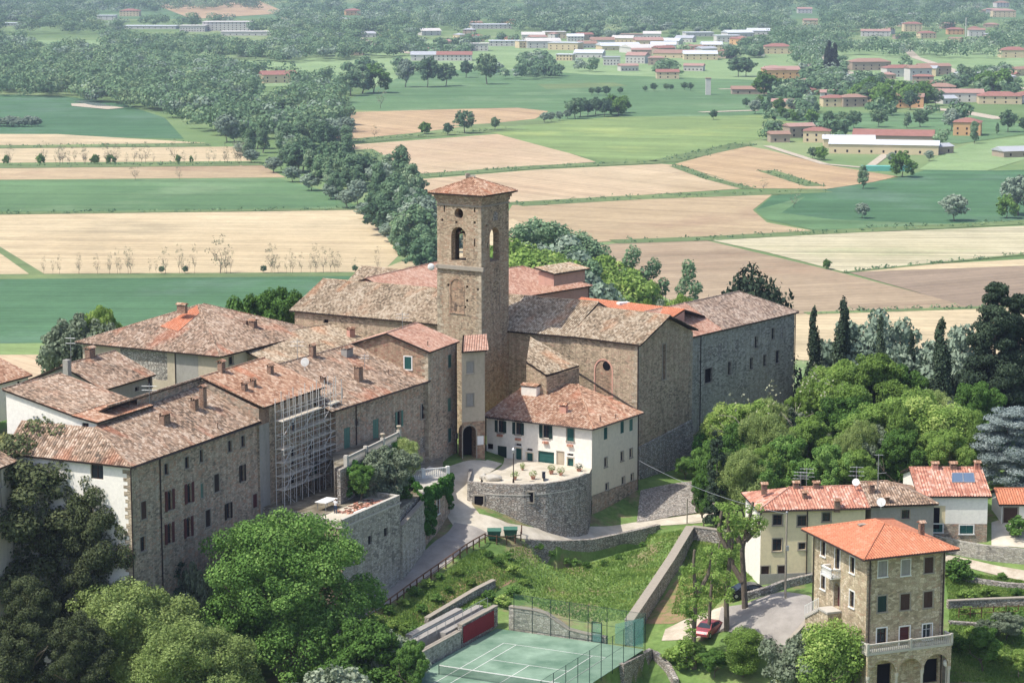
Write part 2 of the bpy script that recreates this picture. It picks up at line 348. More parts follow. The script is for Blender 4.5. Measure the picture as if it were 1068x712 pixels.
# ------------------------------------------------------------------ foliage
def leaf_mesh(name, blobs, n, size, mats, seed=0, out=.62, trunk=None, droop=0., flat=0.):
    """n small leaf faces spread through the shell of many small blobs"""
    rng = np.random.default_rng(seed); B = np.array(blobs, float)
    w = (B[:, 3] * B[:, 4] * B[:, 5]) ** (2 / 3); idx = rng.choice(len(B), n, p=w / w.sum()); b = B[idx]
    d = rng.normal(size=(n, 3)); d /= np.linalg.norm(d, axis=1)[:, None]
    r = 1.04 - .42 * rng.random(n) ** 1.8 + rng.normal(0, .06, n)
    c = b[:, :3] + d * b[:, 3:6] * r[:, None]; c[:, 2] -= droop * rng.random(n)
    nn = d * out + rng.normal(size=(n, 3)) * (1 - out); nn[:, 2] += .25 + flat; nn /= np.linalg.norm(nn, axis=1)[:, None]
    a = np.cross(nn, rng.normal(size=(n, 3))); a /= np.linalg.norm(a, axis=1)[:, None]; e = np.cross(nn, a)
    s = size * (.6 + .8 * rng.random(n))[:, None]
    v = np.stack([c - a * s * .5, c - e * s * .35, c + a * s * .5, c + e * s * .35], 1).reshape(-1, 3)
    nl = n; nv = 4 * n
    loops = np.arange(nv); starts = np.arange(0, nv, 4); tot = np.full(nl, 4)
    mi = np.zeros(nl, int); rnd = np.clip(.5 + rng.normal(0, .17, nl) + (rng.random(len(B)) - .5)[idx] * .5, 0, 1)
    me = bpy.data.meshes.new(name)
    if trunk is not None:
        tv = np.array(trunk.v, float); base = nv; v = np.vstack([v, tv]); fl = [len(f) for f in trunk.f]
        loops = np.concatenate([loops, np.array([base + i for f in trunk.f for i in f])])
        starts = np.concatenate([starts, nv + np.cumsum([0] + fl[:-1])]); tot = np.concatenate([tot, fl])
        mi = np.concatenate([mi, np.ones(len(fl), int)]); rnd = np.concatenate([rnd, np.zeros(len(fl))])
    me.vertices.add(len(v)); me.vertices.foreach_set('co', v.ravel().astype(np.float32))
    me.loops.add(len(loops)); me.loops.foreach_set('vertex_index', loops.astype(np.int32))
    me.polygons.add(len(starts)); me.polygons.foreach_set('loop_start', starts.astype(np.int32))
    for m in mats: me.materials.append(m)
    me.update(calc_edges=True)
    me.polygons.foreach_set('material_index', mi.astype(np.int32))
    at = me.attributes.new('rnd', 'FLOAT', 'FACE'); at.data.foreach_set('value', rnd.astype(np.float32))
    return me

def limb(mb, p, d, L, r, rng, depth, tips):
    pts = [p]; q = np.array(p, float); dd = nrm(d); n = 4
    for i in range(n):
        dd = nrm(dd + rng.normal(size=3) * .13); q = q + dd * L / n; pts.append(q.copy())
    mb.tube(pts, r, 6 if depth > 1 else 4, 0, r * .55, cap=False); tips.append((pts[-1], L))
    if depth > 0:
        for k in range(3):
            ax = rng.normal(size=3); nd = nrm(dd * .9 + nrm(ax) * .75 + np.array((0, 0, .15)))
            limb(mb, pts[-1 - k % 2], nd, L * .66, r * .5, rng, depth - 1, tips)

def crown_blobs(kind, w, h, z0, rng, k=60):
    B = []
    if kind in ('round', 'dome'):      # big uneven boughs, each carrying small leaf clumps
        nb = 11 if w > 10 else 8; per = max(4, int(k * 1.6 / nb))
        for i in range(nb):
            a = 2.4 * i + rng.uniform(-.5, .5); t = (i + .5) / nb; zc = t ** .8
            R = (w / 2) * (math.sqrt(max(.05, 1 - (2 * zc - 1) ** 2 * .9)) if kind == 'round' else (1 - zc ** 2.2) ** .6) * rng.uniform(.42, .72)
            if i == nb - 1: R *= .3
            cx, cy, cz = R * math.cos(a), R * math.sin(a), z0 + h * (.14 + .66 * zc); r1 = w * rng.uniform(.17, .25)
            for j in range(per):
                d = rng.normal(size=3); d /= np.linalg.norm(d); d[2] = abs(d[2]) if rng.random() < .7 else d[2]; s = r1 * rng.uniform(.22, .42)
                B.append((cx + d[0] * r1, cy + d[1] * r1, cz + d[2] * r1 * h / w * .85, s, s, s * .75))
            B.append((cx, cy, cz, r1 * .8, r1 * .8, r1 * .6))
        return B
    for i in range(k):
        if kind == 'round':
            d = rng.normal(size=3); d /= np.linalg.norm(d); rr = rng.uniform(.45, .86)
            if d[2] < 0: d[2] *= .8
            x, y, z = d[0] * w / 2 * rr, d[1] * w / 2 * rr, z0 + h / 2 + d[2] * h / 2 * rr
            s = rng.uniform(.11, .2) * w; B.append((x, y, z, s, s, s * .7))
        elif kind == 'oval':
            t = rng.uniform(0, 1); R = w / 2 * math.sin(math.pi * min(1, .12 + .84 * t)) ** .7; a = rng.uniform(0, 6.28); q = rng.uniform(.3, .8)
            s = rng.uniform(.13, .22) * w; B.append((R * q * math.cos(a), R * q * math.sin(a), z0 + h * (.06 + .86 * t), s, s, s * .9))
        elif kind == 'cone':
            t = rng.uniform(0, 1) ** 1.2; R = w / 2 * (1 - t) ** .8 + .05 * w; a = rng.uniform(0, 6.28); q = rng.uniform(.4, .95)
            s = rng.uniform(.1, .17) * w * (1.15 - t * .6); B.append((R * q * math.cos(a), R * q * math.sin(a), z0 + h * (.03 + .92 * t), s, s, s * .45))
        elif kind == 'column':
            t = rng.uniform(0, 1); R = w / 2 * (math.sin(math.pi * min(1, .2 + .8 * t)) ** .6) * .5; a = rng.uniform(0, 6.28)
            s = rng.uniform(.25, .33) * w * (1.1 - .7 * t); B.append((R * math.cos(a) * .8, R * math.sin(a) * .8, z0 + h * (.02 + .92 * t), s, s, s * 2.2))
        elif kind == 'tiers':
            t = rng.uniform(0, 1); R = w / 2 * (1 - .55 * t); a = rng.uniform(0, 6.28); q = rng.uniform(.35, 1)
            z = z0 + h * (round(t * 8) / 8 * .9 + .05) - q * .06 * h; s = rng.uniform(.1, .17) * w; B.append((R * q * math.cos(a), R * q * math.sin(a), z, s, s, s * .3))
        elif kind == 'sparse':
            t = rng.uniform(0, 1); R = w / 2 * (.6 + .4 * math.sin(math.pi * t)); a = rng.uniform(0, 6.28); q = rng.uniform(.2, .95)
            s = rng.uniform(.07, .14) * w; B.append((R * q * math.cos(a), R * q * math.sin(a), z0 + h * t, s, s, s * .8))
    return B

TREES = {}
def tree_mesh(key, kind, w, h, trunk_h, leaf, n, size, bark='bark', seed=1, k=60, limbs=2, tr=.025, droop=0., out=.62, lk='round'):
    """returns (crown mesh, trunk mesh) standing at the origin, h = full height"""
    rng = np.random.default_rng(seed)
    B = crown_blobs(kind, w, h - trunk_h, trunk_h, rng, k)
    mb = MB(); tips = []
    if limbs:
        limb(mb, (0, 0, -.5), (0, 0, 1), max(trunk_h, h * .3) + .5, h * tr, rng, 0, tips)
        top = tips[0][0]
        for j in range(5 if limbs > 1 else 3):
            a = 6.28 * j / 5 + rng.uniform(-.3, .3)
            limb(mb, top - np.array((0, 0, rng.uniform(0, .8))), (math.cos(a) * w * .32, math.sin(a) * w * .32, h * .33), h * .3, h * tr * .5, rng, limbs - 1, tips)
    else: mb.tube([(0, 0, -.5), (0, 0, h * .85)], h * tr, 6, 0, .03)
    cm = leaf_mesh(key + '_crown', B, n, size, [M[leaf]], seed, out, None, droop)
    tm = bpy.data.meshes.new(key + '_trunk'); tm.from_pydata([tuple(v) for v in mb.v], [], mb.f); tm.materials.append(M[bark]); tm.update()
    TREES[key] = (cm, tm, h, w)
def plant(key, name, loc, label, cat='tree', group=None, h=None, rot=0., wsc=1.0, sz=None):
    cm, tm, H0, W0 = TREES[key]; o = empty(name, loc, label, cat, group)
    s = (h / H0) if h else 1.0; o.scale = (s * wsc, s * wsc, s); o.rotation_euler = (0, 0, rot)
    for nm, me in (('crown', cm), ('trunk', tm)):
        c = bpy.data.objects.new(nm, me); COL.objects.link(c); c.parent = o
    return o
# ------------------------------------------------------------------ building helpers
def wbox(mb, O, U, N, u0, u1, z0, z1, n0, n1, mi=0):
    def q(u, z, n): return (O[0] + U[0] * u + N[0] * n, O[1] + U[1] * u + N[1] * n, z)
    a = [q(u0, z0, n1), q(u1, z0, n1), q(u1, z1, n1), q(u0, z1, n1)]; b = [q(u0, z0, n0), q(u1, z0, n0), q(u1, z1, n0), q(u0, z1, n0)]
    mb.poly(a, mi); mb.poly(b[::-1], mi)
    for i in range(4):
        j = (i + 1) % 4; mb.poly([b[i], b[j], a[j], a[i]], mi)
def clip(poly, ax, val, keep):
    out = []
    for i in range(len(poly)):
        p, q = poly[i], poly[(i + 1) % len(poly)]; a = (p[ax] - val) * keep; b = (q[ax] - val) * keep
        if a >= 0: out.append(p)
        if (a > 0 > b) or (a < 0 < b):
            t = a / (a - b); out.append(tuple(p[k] + (q[k] - p[k]) * t for k in range(2)))
    return out
def tile_poly(mb, pts, th=.16, pitch=.3, amp=.075, mi=0, under=1):
    """a roof slope with real corrugation: barrel tiles running down the slope"""
    pts = [np.array(p, float) for p in pts]; n = np.zeros(3)
    for i in range(1, len(pts) - 1): n += np.cross(pts[i] - pts[0], pts[i + 1] - pts[0])
    n = nrm(n)
    if n[2] < 0: pts = pts[::-1]; n = -n
    U = nrm(np.cross((0, 0, 1), n)) if n[2] < .9995 else np.array((1., 0, 0)); W = np.cross(n, U); d0 = pts[0] @ n
    pl = [(p @ U, p @ W) for p in pts]; u0 = min(p[0] for p in pl); u1 = max(p[0] for p in pl)
    k0 = int(math.floor(u0 / pitch * 4)); k1 = int(math.ceil(u1 / pitch * 4)); prof = [0, .8, 1, .8]
    for k in range(k0, k1):
        a, b = k * pitch / 4, (k + 1) * pitch / 4
        c = clip(clip(pl, 0, a, 1), 0, b, -1)
        if len(c) < 3: continue
        ha, hb = prof[k % 4] * amp, prof[(k + 1) % 4] * amp
        mb.poly([U * x + W * y + n * (d0 + ha + (hb - ha) * (x - a) / (b - a)) for x, y in c], mi, [(x, y) for x, y in c])
    dn = np.array((0, 0, -th)); m = len(pts)
    for i in range(m):
        j = (i + 1) % m; mb.poly([pts[i] + dn, pts[j] + dn, pts[j], pts[i]], under)
    mb.poly([p + dn for p in pts][::-1], under)
    return n, pts
def ridge(mb, a, b, r=.13, mi=0):
    a = np.array(a, float); b = np.array(b, float); L = np.linalg.norm(b - a); n = max(1, int(L / .45))
    for i in range(n):
        p, q = a + (b - a) * i / n, a + (b - a) * (i + 1.06) / n
        mb.tube([p + (0, 0, .03), q + (0, 0, .05)], r, 6, mi, r * .86)

WM = {'g': 'green', 'G': 'green_dk', 'f': 'green_lt', 'b': 'brown', 'B': 'brown_dk', 'm': 'maroon', 'w': 'white', 'r': 'red', 'l': 'plaster_grey', 'u': 'glass_blue'}
class House:
    def __init__(s, name, label, cat, loc, group=None):
        s.r = root(name, loc, label, cat, group); s.w = {}; s.planes = []; s.roofs = []; s.loc = loc; s.roof_o = None; s.nm = name
    def wall(s, A, B, z0, z1, mat, ops=(), top=None, depth=.28, name='wall', arch_mat=None):
        """A, B = XY ends, left to right as seen from outside; z1 flat top; top = [(fraction, z), ...] gable outline above it"""
        A = np.array((A[0], A[1], 0.)); B = np.array((B[0], B[1], 0.)); L = np.linalg.norm(B - A); U = (B - A) / L; N = np.array((U[1], -U[0], 0))
        mb = s.w.setdefault((name, mat), MB()); holes = []
        for o in ops:
            px, py, w, h, st = o[:5]; kw = o[5] if len(o) > 5 else {}
            if kw.get('abs'): u, z = px, py
            else:
                p = hit(px, py, A, N); u = (p - A) @ U; z = p[2]
            u = min(max(u, w / 2 + .05), L - w / 2 - .05)
            holes.append((u - w / 2, u + w / 2, max(z - h / 2, z0 + .01), min(z + h / 2, z1 - .05), st, kw))
        us = sorted(set([0, L] + [x for h in holes for x in h[:2]])); zs = sorted(set([z0, z1] + [x for h in holes for x in h[2:4]]))
        def q(u, z, n=0.): return (A[0] + U[0] * u + N[0] * n, A[1] + U[1] * u + N[1] * n, z)
        for i in range(len(us) - 1):
            run = None
            for j in range(len(zs) - 1):
                cu, cz = (us[i] + us[i + 1]) / 2, (zs[j] + zs[j + 1]) / 2
                ins = any(h[0] < cu < h[1] and h[2] < cz < h[3] for h in holes)
                if not ins:
                    if run is None: run = zs[j]
                if (ins or j == len(zs) - 2) and run is not None:
                    e = zs[j] if ins else zs[j + 1]
                    if e > run: mb.poly([q(us[i], run), q(us[i + 1], run), q(us[i + 1], e), q(us[i], e)])
                    run = None
        if top: mb.poly([q(0, z1), q(L, z1)] + [q(f * L, z) for f, z in reversed(top)])
        for (a, b, c, d, st, kw) in holes:
            dp = kw.get('deep', depth); r = (b - a) / 2; arch = kw.get('arch'); seg = 8
            if kw.get('round'):
                m0, zc_ = (a + b) / 2, (c + d) / 2; n2 = 20
                for k in range(n2):
                    t0, t1 = 2 * math.pi * k / n2, 2 * math.pi * (k + 1) / n2; P0, P1 = (m0 - r * math.cos(t0), zc_ + r * math.sin(t0)), (m0 - r * math.cos(t1), zc_ + r * math.sin(t1))
                    e_ = d if k < n2 // 2 else c
                    mb.poly([q(*P0), q(*P1), q(P1[0], e_), q(P0[0], e_)]); mb.poly([q(*P1), q(*P0), q(*P0, -dp), q(*P1, -dp)])
                continue
            if arch:
                sp = d - r; arc = [((a + b) / 2 - r * math.cos(math.pi * k / seg), sp + r * math.sin(math.pi * k / seg)) for k in range(seg + 1)]
                for k in range(seg):
                    (x0, y0), (x1, y1) = arc[k], arc[k + 1]
                    mb.poly([q(x0, y0), q(x1, y1), q(x1, d), q(x0, d)]); mb.poly([q(x1, y1), q(x0, y0), q(x0, y0, -dp), q(x1, y1, -dp)])
                rim = [(a, sp), (a, c), (b, c), (b, sp)]
            else: rim = [(a, d), (a, c), (b, c), (b, d)]; mb.poly([q(b, d), q(a, d), q(a, d, -dp), q(b, d, -dp)])
            for (x0, y0), (x1, y1) in zip(rim[:-1], rim[1:]): mb.poly([q(x1, y1), q(x0, y0), q(x0, y0, -dp), q(x1, y1, -dp)])
            if st == 'open': continue
            top_ = (d - r if arch else d)
            def face(n, inset=0.):
                if arch:
                    return [q(a + inset, c + inset, n), q(b - inset, c + inset, n)] + [q((a + b) / 2 + (r - inset) * math.cos(math.pi * k / seg), top_ + (r - inset) * math.sin(math.pi * k / seg), n) for k in range(seg + 1)]
                return [q(a + inset, c + inset, n), q(b - inset, c + inset, n), q(b - inset, d - inset, n), q(a + inset, d - inset, n)]
            isdoor = st[0] == 'd'
            sm = kw.get('sur', 'surround')
            fm = MB()
            if sm:
                t_ = kw.get('sw', .13); e = .035
                wbox(fm, A, U, N, a - t_, a - .004, c, top_, -.02, e); wbox(fm, A, U, N, b + .004, b + t_, c, top_, -.02, e)
                if arch:
                    for k in range(seg):
                        t0, t1 = math.pi * k / seg, math.pi * (k + 1) / seg; m0 = (a + b) / 2
                        P4 = [(m0 - rr * math.cos(tt), top_ + rr * math.sin(tt)) for rr, tt in ((r, t0), (r, t1), (r + t_, t1), (r + t_, t0))]
                        fm.poly([q(x, y, e) for x, y in P4][::-1]); fm.poly([q(*P4[3], e), q(*P4[2], e), q(*P4[2], -.01), q(*P4[3], -.01)][::-1])
                else: wbox(fm, A, U, N, a - t_, b + t_, d + .004, d + t_, -.02, e)
                if not isdoor: wbox(fm, A, U, N, a - t_ - .04, b + t_ + .04, c - .12, c - .004, -.02, .11)
            fr = .06; fmat = WM.get(kw.get('fr', 'b'), 'brown')
            if st[0] == 'w':
                for x0, x1, y0, y1 in ((a, a + fr, c, top_), (b - fr, b, c, top_), (a + fr, b - fr, c, c + fr), ((a + b) / 2 - .03, (a + b) / 2 + .03, c + fr, top_ - .01), (a + fr, b - fr, c + (top_ - c) * .62, c + (top_ - c) * .62 + .04)):
                    wbox(fm, A, U, N, x0 + .003, x1 - .003, y0 + .003, y1, -dp + .05, -dp + .11, 1)
            if not fm.f: wbox(fm, A, U, N, a, b, c, c + .05, -dp + .03, -dp + .12, 1)
            wo = fm.build('door_frame' if isdoor else 'window', [M[sm or 'surround'], M[fmat]], s.r)
            pm = MB()
            if st[0] == 'w': pm.poly(face(-dp + .04)); pm.build('pane_or_dark_fill', M['glass'] if not kw.get('blue') else M['glass_blue'], wo)
            elif st[0] == 'h': pm.poly(face(-dp + .02)); pm.build('pane_or_dark_fill', M['dark'], wo)  # unglazed opening: a near-black sheet stands in for the shade inside
            elif st[0] == 'c':
                pm.poly(face(-.1)); pm.build('pane_or_dark_fill', M['dark'], wo)
                m2 = (a + b) / 2
                for x0, x1 in ((a + .01, m2 - .01), (m2 + .01, b - .01)):
                    sh = MB(); wbox(sh, A, U, N, x0, x1, c + .01, top_ - .01, -.08, -.035)
                    ns = int((top_ - c) / .16)
                    for k in range(ns): wbox(sh, A, U, N, x0 + .05, x1 - .05, c + .06 + k * .16, c + .13 + k * .16, -.035, -.015)
                    sh.build('shutter', M[WM[st[1]]], wo)
            elif isdoor:
                wbox(pm, A, U, N, a + .01, b - .01, c + .01, top_ - .01, -dp + .02, -dp + .08)
                for k in range(1, 4): wbox(pm, A, U, N, a + .08, b - .08, c + (top_ - c) * k / 4 - .03, c + (top_ - c) * k / 4 + .03, -dp + .08, -dp + .1)
                if arch: pm.poly(face(-dp + .03))
                dd = pm.build('door', M[WM[st[1]]], wo)
            elif st[0] == 'p': pm.poly(face(-.05)); pm.build('infill', M[kw['mat']], wo)
            if 'sh' in kw:
                sw = (b - a) / 2 * kw.get('shw', 1.0)
                for x0, x1 in ((a - sw - .02, a - .02), (b + .02, b + sw + .02)):
                    sh = MB(); wbox(sh, A, U, N, x0, x1, c, d, .045, .09)
                    ns = int((d - c) / .18)
                    for k in range(ns): wbox(sh, A, U, N, x0 + .06, x1 - .06, c + .06 + k * .18, c + .14 + k * .18, .09, .105)
                    sh.build('shutter', M[WM[kw['sh']]], wo)
        s.planes.append((A, U, N, L)); return A, U, N, L
    def roof(s, polys, mat, ridges=(), th=.16, pitch=.3, amp=.075, under='brown_dk', edge=None):
        mb = MB()
        for p in polys:
            n, pts = tile_poly(mb, p, th, pitch, amp); s.roofs.append((n, pts))
        for a, b in ridges: ridge(mb, a, b)
        s.roof_o = mb.build('roof', [M[mat], M[under]], s.r); return s.roof_o
    def onroof(s, px, py):
        best = None
        for n, pts in s.roofs:
            p = hit(px, py, pts[0], n)
            ins = True; m = len(pts)
            for i in range(m):
                a, b = pts[i], pts[(i + 1) % m]
                if (b[0] - a[0]) * (p[1] - a[1]) - (b[1] - a[1]) * (p[0] - a[0]) < -.05 * math.hypot(b[0] - a[0], b[1] - a[1]): ins = False
            d = np.linalg.norm(p - CAM0)
            if ins and (best is None or d < best[1]): best = (p, d)
        return best[0] if best else hit(px, py, s.roofs[0][1][0], s.roofs[0][0])
    def chimney(s, px, py, w=.8, d=.6, h=1.3, ang=None, mat='brick', cap='tile', p=None):
        p = s.onroof(px, py) if p is None else p
        if ang is None: ang = math.atan2(s.planes[0][1][1], s.planes[0][1][0]) if s.planes else 0
        mb = MB(); mb.box((p[0], p[1], p[2] - .5), w, d, h + .5, ang)
        if cap:
            z = p[2] + h; ca, sa = math.cos(ang), math.sin(ang)
            if cap == 'tile':
                for sx in (-1, 1):
                    for sy in (-1, 1): mb.box((p[0] + ca * sx * (w / 2 - .08) - sa * sy * (d / 2 - .08), p[1] + sa * sx * (w / 2 - .08) + ca * sy * (d / 2 - .08), z), .12, .12, .22, ang)
                z += .22
            def q(x, y, zz): return (p[0] + ca * x - sa * y, p[1] + sa * x + ca * y, zz)
            W_, D_ = w / 2 + .13, d / 2 + .13
            for sg in (-1, 1):
                pl = [q(-W_, sg * D_, z), q(W_, sg * D_, z), q(W_, 0, z + .22), q(-W_, 0, z + .22)]
                if sg > 0: pl = pl[::-1]
                mb.poly(pl, 1); mb.poly([tuple(np.array(c) - (0, 0, .06)) for c in pl][::-1], 1)
                for i in range(4):
                    a, b = pl[i], pl[(i + 1) % 4]; mb.poly([tuple(np.array(a) - (0, 0, .06)), tuple(np.array(b) - (0, 0, .06)), b, a], 1)
        return mb.build('chimney', [M[mat], M['tile_warm']], s.roof_o)
    def vent(s, px, py, h=.6, r=.07, mat='brick', cap=True):
        p = s.onroof(px, py); mb = MB(); mb.tube([p - (0, 0, .2), p + (0, 0, h)], r, 8)
        if cap: mb.lathe((p[0], p[1], p[2] + h), [(r * 1.9, 0), (r * 1.7, .08), (.02, .16)], 8)
        return mb.build('vent_pipe', M[mat], s.roof_o)
    def pipe(s, X, Y, z0, z1, r=.07, mat='pipe'):
        MB().tube([(X, Y, z0), (X, Y, z1)], r, 6).build('drainpipe', M[mat], s.r)
    def gutter(s, a, b, mat='pipe'):
        MB().tube([a, b], .075, 6).build('gutter', M[mat], s.r)
    def done(s):
        for (nm, mat), mb in s.w.items(): mb.build(nm, M[mat], s.r)
        return s
def off2(A, B, d):          # unit normal (outward, right of A->B) times d
    U = nrm((B[0] - A[0], B[1] - A[1])); return np.array((U[1], -U[0])) * d
def quad_from(O, Lp, Rp):   # near corner, left corner, right corner -> the fourth
    return np.array(Lp) + np.array(Rp) - np.array(O)
def ovh(pts, d, z, drop=0.):   # push a footprint outward by d, give height z
    n = len(pts); out = []; c = np.mean([p[:2] for p in pts], 0)
    for i in range(n):
        p = np.array(pts[i][:2], float); a = nrm(p - np.array(pts[i - 1][:2])); b = nrm(np.array(pts[(i + 1) % n][:2]) - p)
        na = np.array((a[1], -a[0])); nb = np.array((b[1], -b[0])); m = na + nb; k = d / max(.3, (m @ m) / 2) ; out.append(V3(*(p + m * k), z))
    return out
def hip(E, h, inset=None):
    """E = eave quad [near, right, back, left] counter-clockwise; hip roof, ridge along the longer side"""
    E = [np.array(e, float) for e in E]; up = np.array((0, 0, h))
    a, b = np.linalg.norm(E[1] - E[0]), np.linalg.norm(E[3] - E[0])
    if a >= b:
        m0, m1 = (E[0] + E[3]) / 2, (E[1] + E[2]) / 2; i = (b / 2 if inset is None else inset); d = nrm(m1 - m0)
        r0, r1 = m0 + d * i + up, m1 - d * i + up
        return [[E[0], E[1], r1, r0], [E[1], E[2], r1], [E[2], E[3], r0, r1], [E[3], E[0], r0]], [(r0, r1), (E[0], r0), (E[3], r0), (E[1], r1), (E[2], r1)]
    m0, m1 = (E[0] + E[1]) / 2, (E[2] + E[3]) / 2; i = (a / 2 if inset is None else inset); d = nrm(m1 - m0)
    r0, r1 = m0 + d * i + up, m1 - d * i + up
    return [[E[0], E[1], r0], [E[1], E[2], r1, r0], [E[2], E[3], r1], [E[3], E[0], r0, r1]], [(r0, r1), (E[0], r0), (E[1], r0), (E[2], r1), (E[3], r1)]

# ------------------------------------------------------------------ terrain
TC = [  # photo pixel of the point and its height: road
 (745,535,50.6),(690,545,50.0),(640,552,50.0),(617,555,50.3),(590,556,51.2),(560,556,52.2),(530,554,53.1),(510,552,53.6),(490,548,54.1),(470,565,53.2),(455,582,52),(430,603,51),(400,625,50.2),(370,645,49.6),(345,665,49),
 (480,562,52.7),(500,566,52.5),(450,598,51.3),(415,628,50),(385,655,49),
 # slope under the railing and the meadow
 (545,566,51.8),(520,590,51.5),(470,620,50.2),(430,655,49),(455,645,48.8),(500,625,49.6),(560,600,49.4),(600,610,48.3),(580,640,48.5),(640,640,48.1),(672,600,49.4),(697,560,50.7),(650,594,48.2),(620,628,48.4),(540,620,49.2),
 (400,690,46),(380,712,45),(300,700,44),(200,690,44),(100,690,45),(30,700,45),(60,640,48),(0,600,50),(140,650,49),(240,640,49),(320,640,48),
 # parking, villa, right bank
 (720,650,48.4),(700,690,46.5),(650,712,45),(760,625,50.3),(800,615,50.8),(840,610,51.2),(790,660,49.2),(830,650,50.4),(820,690,47),(900,712,47),(765,606,50.2),(738,600,49.4),(712,622,48.8),(755,565,50.4),(478,530,55.0),(480,505,56.4),(492,482,58.0),(477,492,57.2),(790,690,47),
 (870,600,51.3),(1010,712,47.5),(1060,712,47),(1030,650,49.3),(1010,600,51.6),(1068,590,52.4),(960,575,53),(1010,560,54),(1068,560,54.3),(700,520,51.5),(760,520,51.8),(850,500,53.2),(950,490,54),(1050,490,54.6),
 (740,500,52),(720,470,53)]
TW = [(-75,262,54),(-60,285,58),(-45,300,60),(-30,300,58),(-12,305,57),(5,312,56.5),(25,318,55),(45,318,54),(70,315,54),(95,310,54.5),(130,310,54),
 (-100,300,58),(-100,250,52),(-60,235,50),(-45,255,56),(-33,275,57),(-22,285,57),
 (-120,345,42),(-60,345,48),(-30,350,47),(0,350,46),(30,355,45),(60,355,46),(100,350,48),(150,350,46),(-60,400,24),(0,410,22),(60,420,22),(150,420,24),(-130,420,18),
 (-80,470,4),(0,480,4),(100,490,4),(200,470,8),(-60,120,30),(0,120,32),(60,120,34),(0,180,40),(-60,190,40),(60,190,42),(120,200,46),(160,260,52),(-160,250,45),(-160,330,36),(200,330,44)]
tp = np.array([tuple(P(x, y, z)) for x, y, z in TC] + [tuple(map(float, q)) for q in TW])
def _phi(r2): return np.where(r2 > 1e-9, .5 * r2 * np.log(np.maximum(r2, 1e-9)), 0.)
_sc = 50.; X_ = tp[:, :2] / _sc; n_ = len(tp)
K_ = _phi(((X_[:, None] - X_[None]) ** 2).sum(-1)) + np.eye(n_) * .002
A_ = np.zeros((n_ + 3, n_ + 3)); A_[:n_, :n_] = K_; A_[:n_, n_] = 1; A_[:n_, n_ + 1:] = X_; A_[n_, :n_] = 1; A_[n_ + 1:, :n_] = X_.T
wt = np.linalg.solve(A_, np.concatenate([tp[:, 2], np.zeros(3)]))
def base_h(x, y):
    x = np.atleast_1d(np.array(x, float)); y = np.atleast_1d(np.array(y, float)); q = np.stack([x, y], -1) / _sc
    out = _phi(((q[:, None] - X_[None]) ** 2).sum(-1)) @ wt[:n_] + wt[n_] + q @ wt[n_ + 1:]
    # fade into the flat plain beyond the foot of the hill
    def ss(a, b, t): t = np.clip((t - a) / (b - a), 0, 1); return t * t * (3 - 2 * t)
    k = 1 - ss(380, 470, y + .0 * x); k *= 1 - ss(150, 420, np.abs(x)); k *= ss(-120, 60, y)
    return np.clip(out, 20, 62) * k + (-.03) * (1 - k)
def inpoly(x, y, poly):
    ins = np.zeros(len(x), bool); n = len(poly)
    for i in range(n):
        (x0, y0), (x1, y1) = poly[i][:2], poly[(i + 1) % n][:2]
        c = ((y0 > y) != (y1 > y)) & (x < (x1 - x0) * (y - y0) / (y1 - y0 + 1e-12) + x0); ins ^= c
    return ins
# terraces: polygon (XY) -> plane height (constant)
TER = []
def terrace(pts, z): TER.append(([tuple(p[:2]) for p in pts], z))
def ground(x, y):
    x = np.atleast_1d(np.array(x, float)); y = np.atleast_1d(np.array(y, float)); h = base_h(x, y)
    for poly, z in TER:
        m = inpoly(x, y, poly)
        if m.any():
            if callable(z): h[m] = z(x[m], y[m])
            else: h[m] = z
    return h
def gz(x, y): return float(ground([x], [y])[0])
def G(px, py, dz=0.):      # ground point seen at a photo pixel
    r = ray(px, py); ts = np.arange(120., 460., .5) ; pts = CAM0 + r[None] * ts[:, None]
    h = ground(pts[:, 0], pts[:, 1]); i = np.argmax(pts[:, 2] <= h + dz)
    if i == 0: return P(px, py, 50)
    a = pts[i - 1]; b = pts[i]; da = a[2] - h[i - 1] - dz; db = b[2] - h[i] - dz; t = da / (da - db)
    return a + (b - a) * min(max(t, 0), 1)
def quoins(h, c, U1, U2, z0, z1, mat='quoin', seed=1):
    '''dressed corner stones: U1, U2 = directions along the two wall faces away from the corner'''
    rq = random.Random(seed); mb = MB(); z = z0; k = 0; c = np.array(c, float)
    N1 = np.array((U1[1], -U1[0], 0)); N1 = N1 if N1 @ U2 < 0 else -N1; N2 = np.array((U2[1], -U2[0], 0)); N2 = N2 if N2 @ U1 < 0 else -N2
    while z < z1 - .1:
        hh = min(rq.uniform(.3, .5), z1 - z); a, b = (rq.uniform(.6, .95), rq.uniform(.35, .5)) if k % 2 else (rq.uniform(.35, .5), rq.uniform(.6, .95)); e = .03
        f = lambda x, y, zz: V3(*(c + U1 * x + U2 * y)[:2], zz)
        A_, B_, C_ = c + N1 * e + U1 * a, c + N1 * e + N2 * e, c + N2 * e + U2 * b
        for p, q in ((A_, B_), (B_, C_)):
            if np.cross((q - p)[:2], (c + U1 + U2 - p)[:2]) < 0: p, q = q, p
            mb.poly([V3(p[0], p[1], z), V3(q[0], q[1], z), V3(q[0], q[1], z + hh), V3(p[0], p[1], z + hh)])
        for p, n in ((A_, N1), (C_, N2)): mb.poly([V3(p[0], p[1], z), V3(*(p - n * .06)[:2], z), V3(*(p - n * .06)[:2], z + hh), V3(p[0], p[1], z + hh)])
        z += hh; k += 1
    mb.build('corner_quoins', M[mat], h.r)
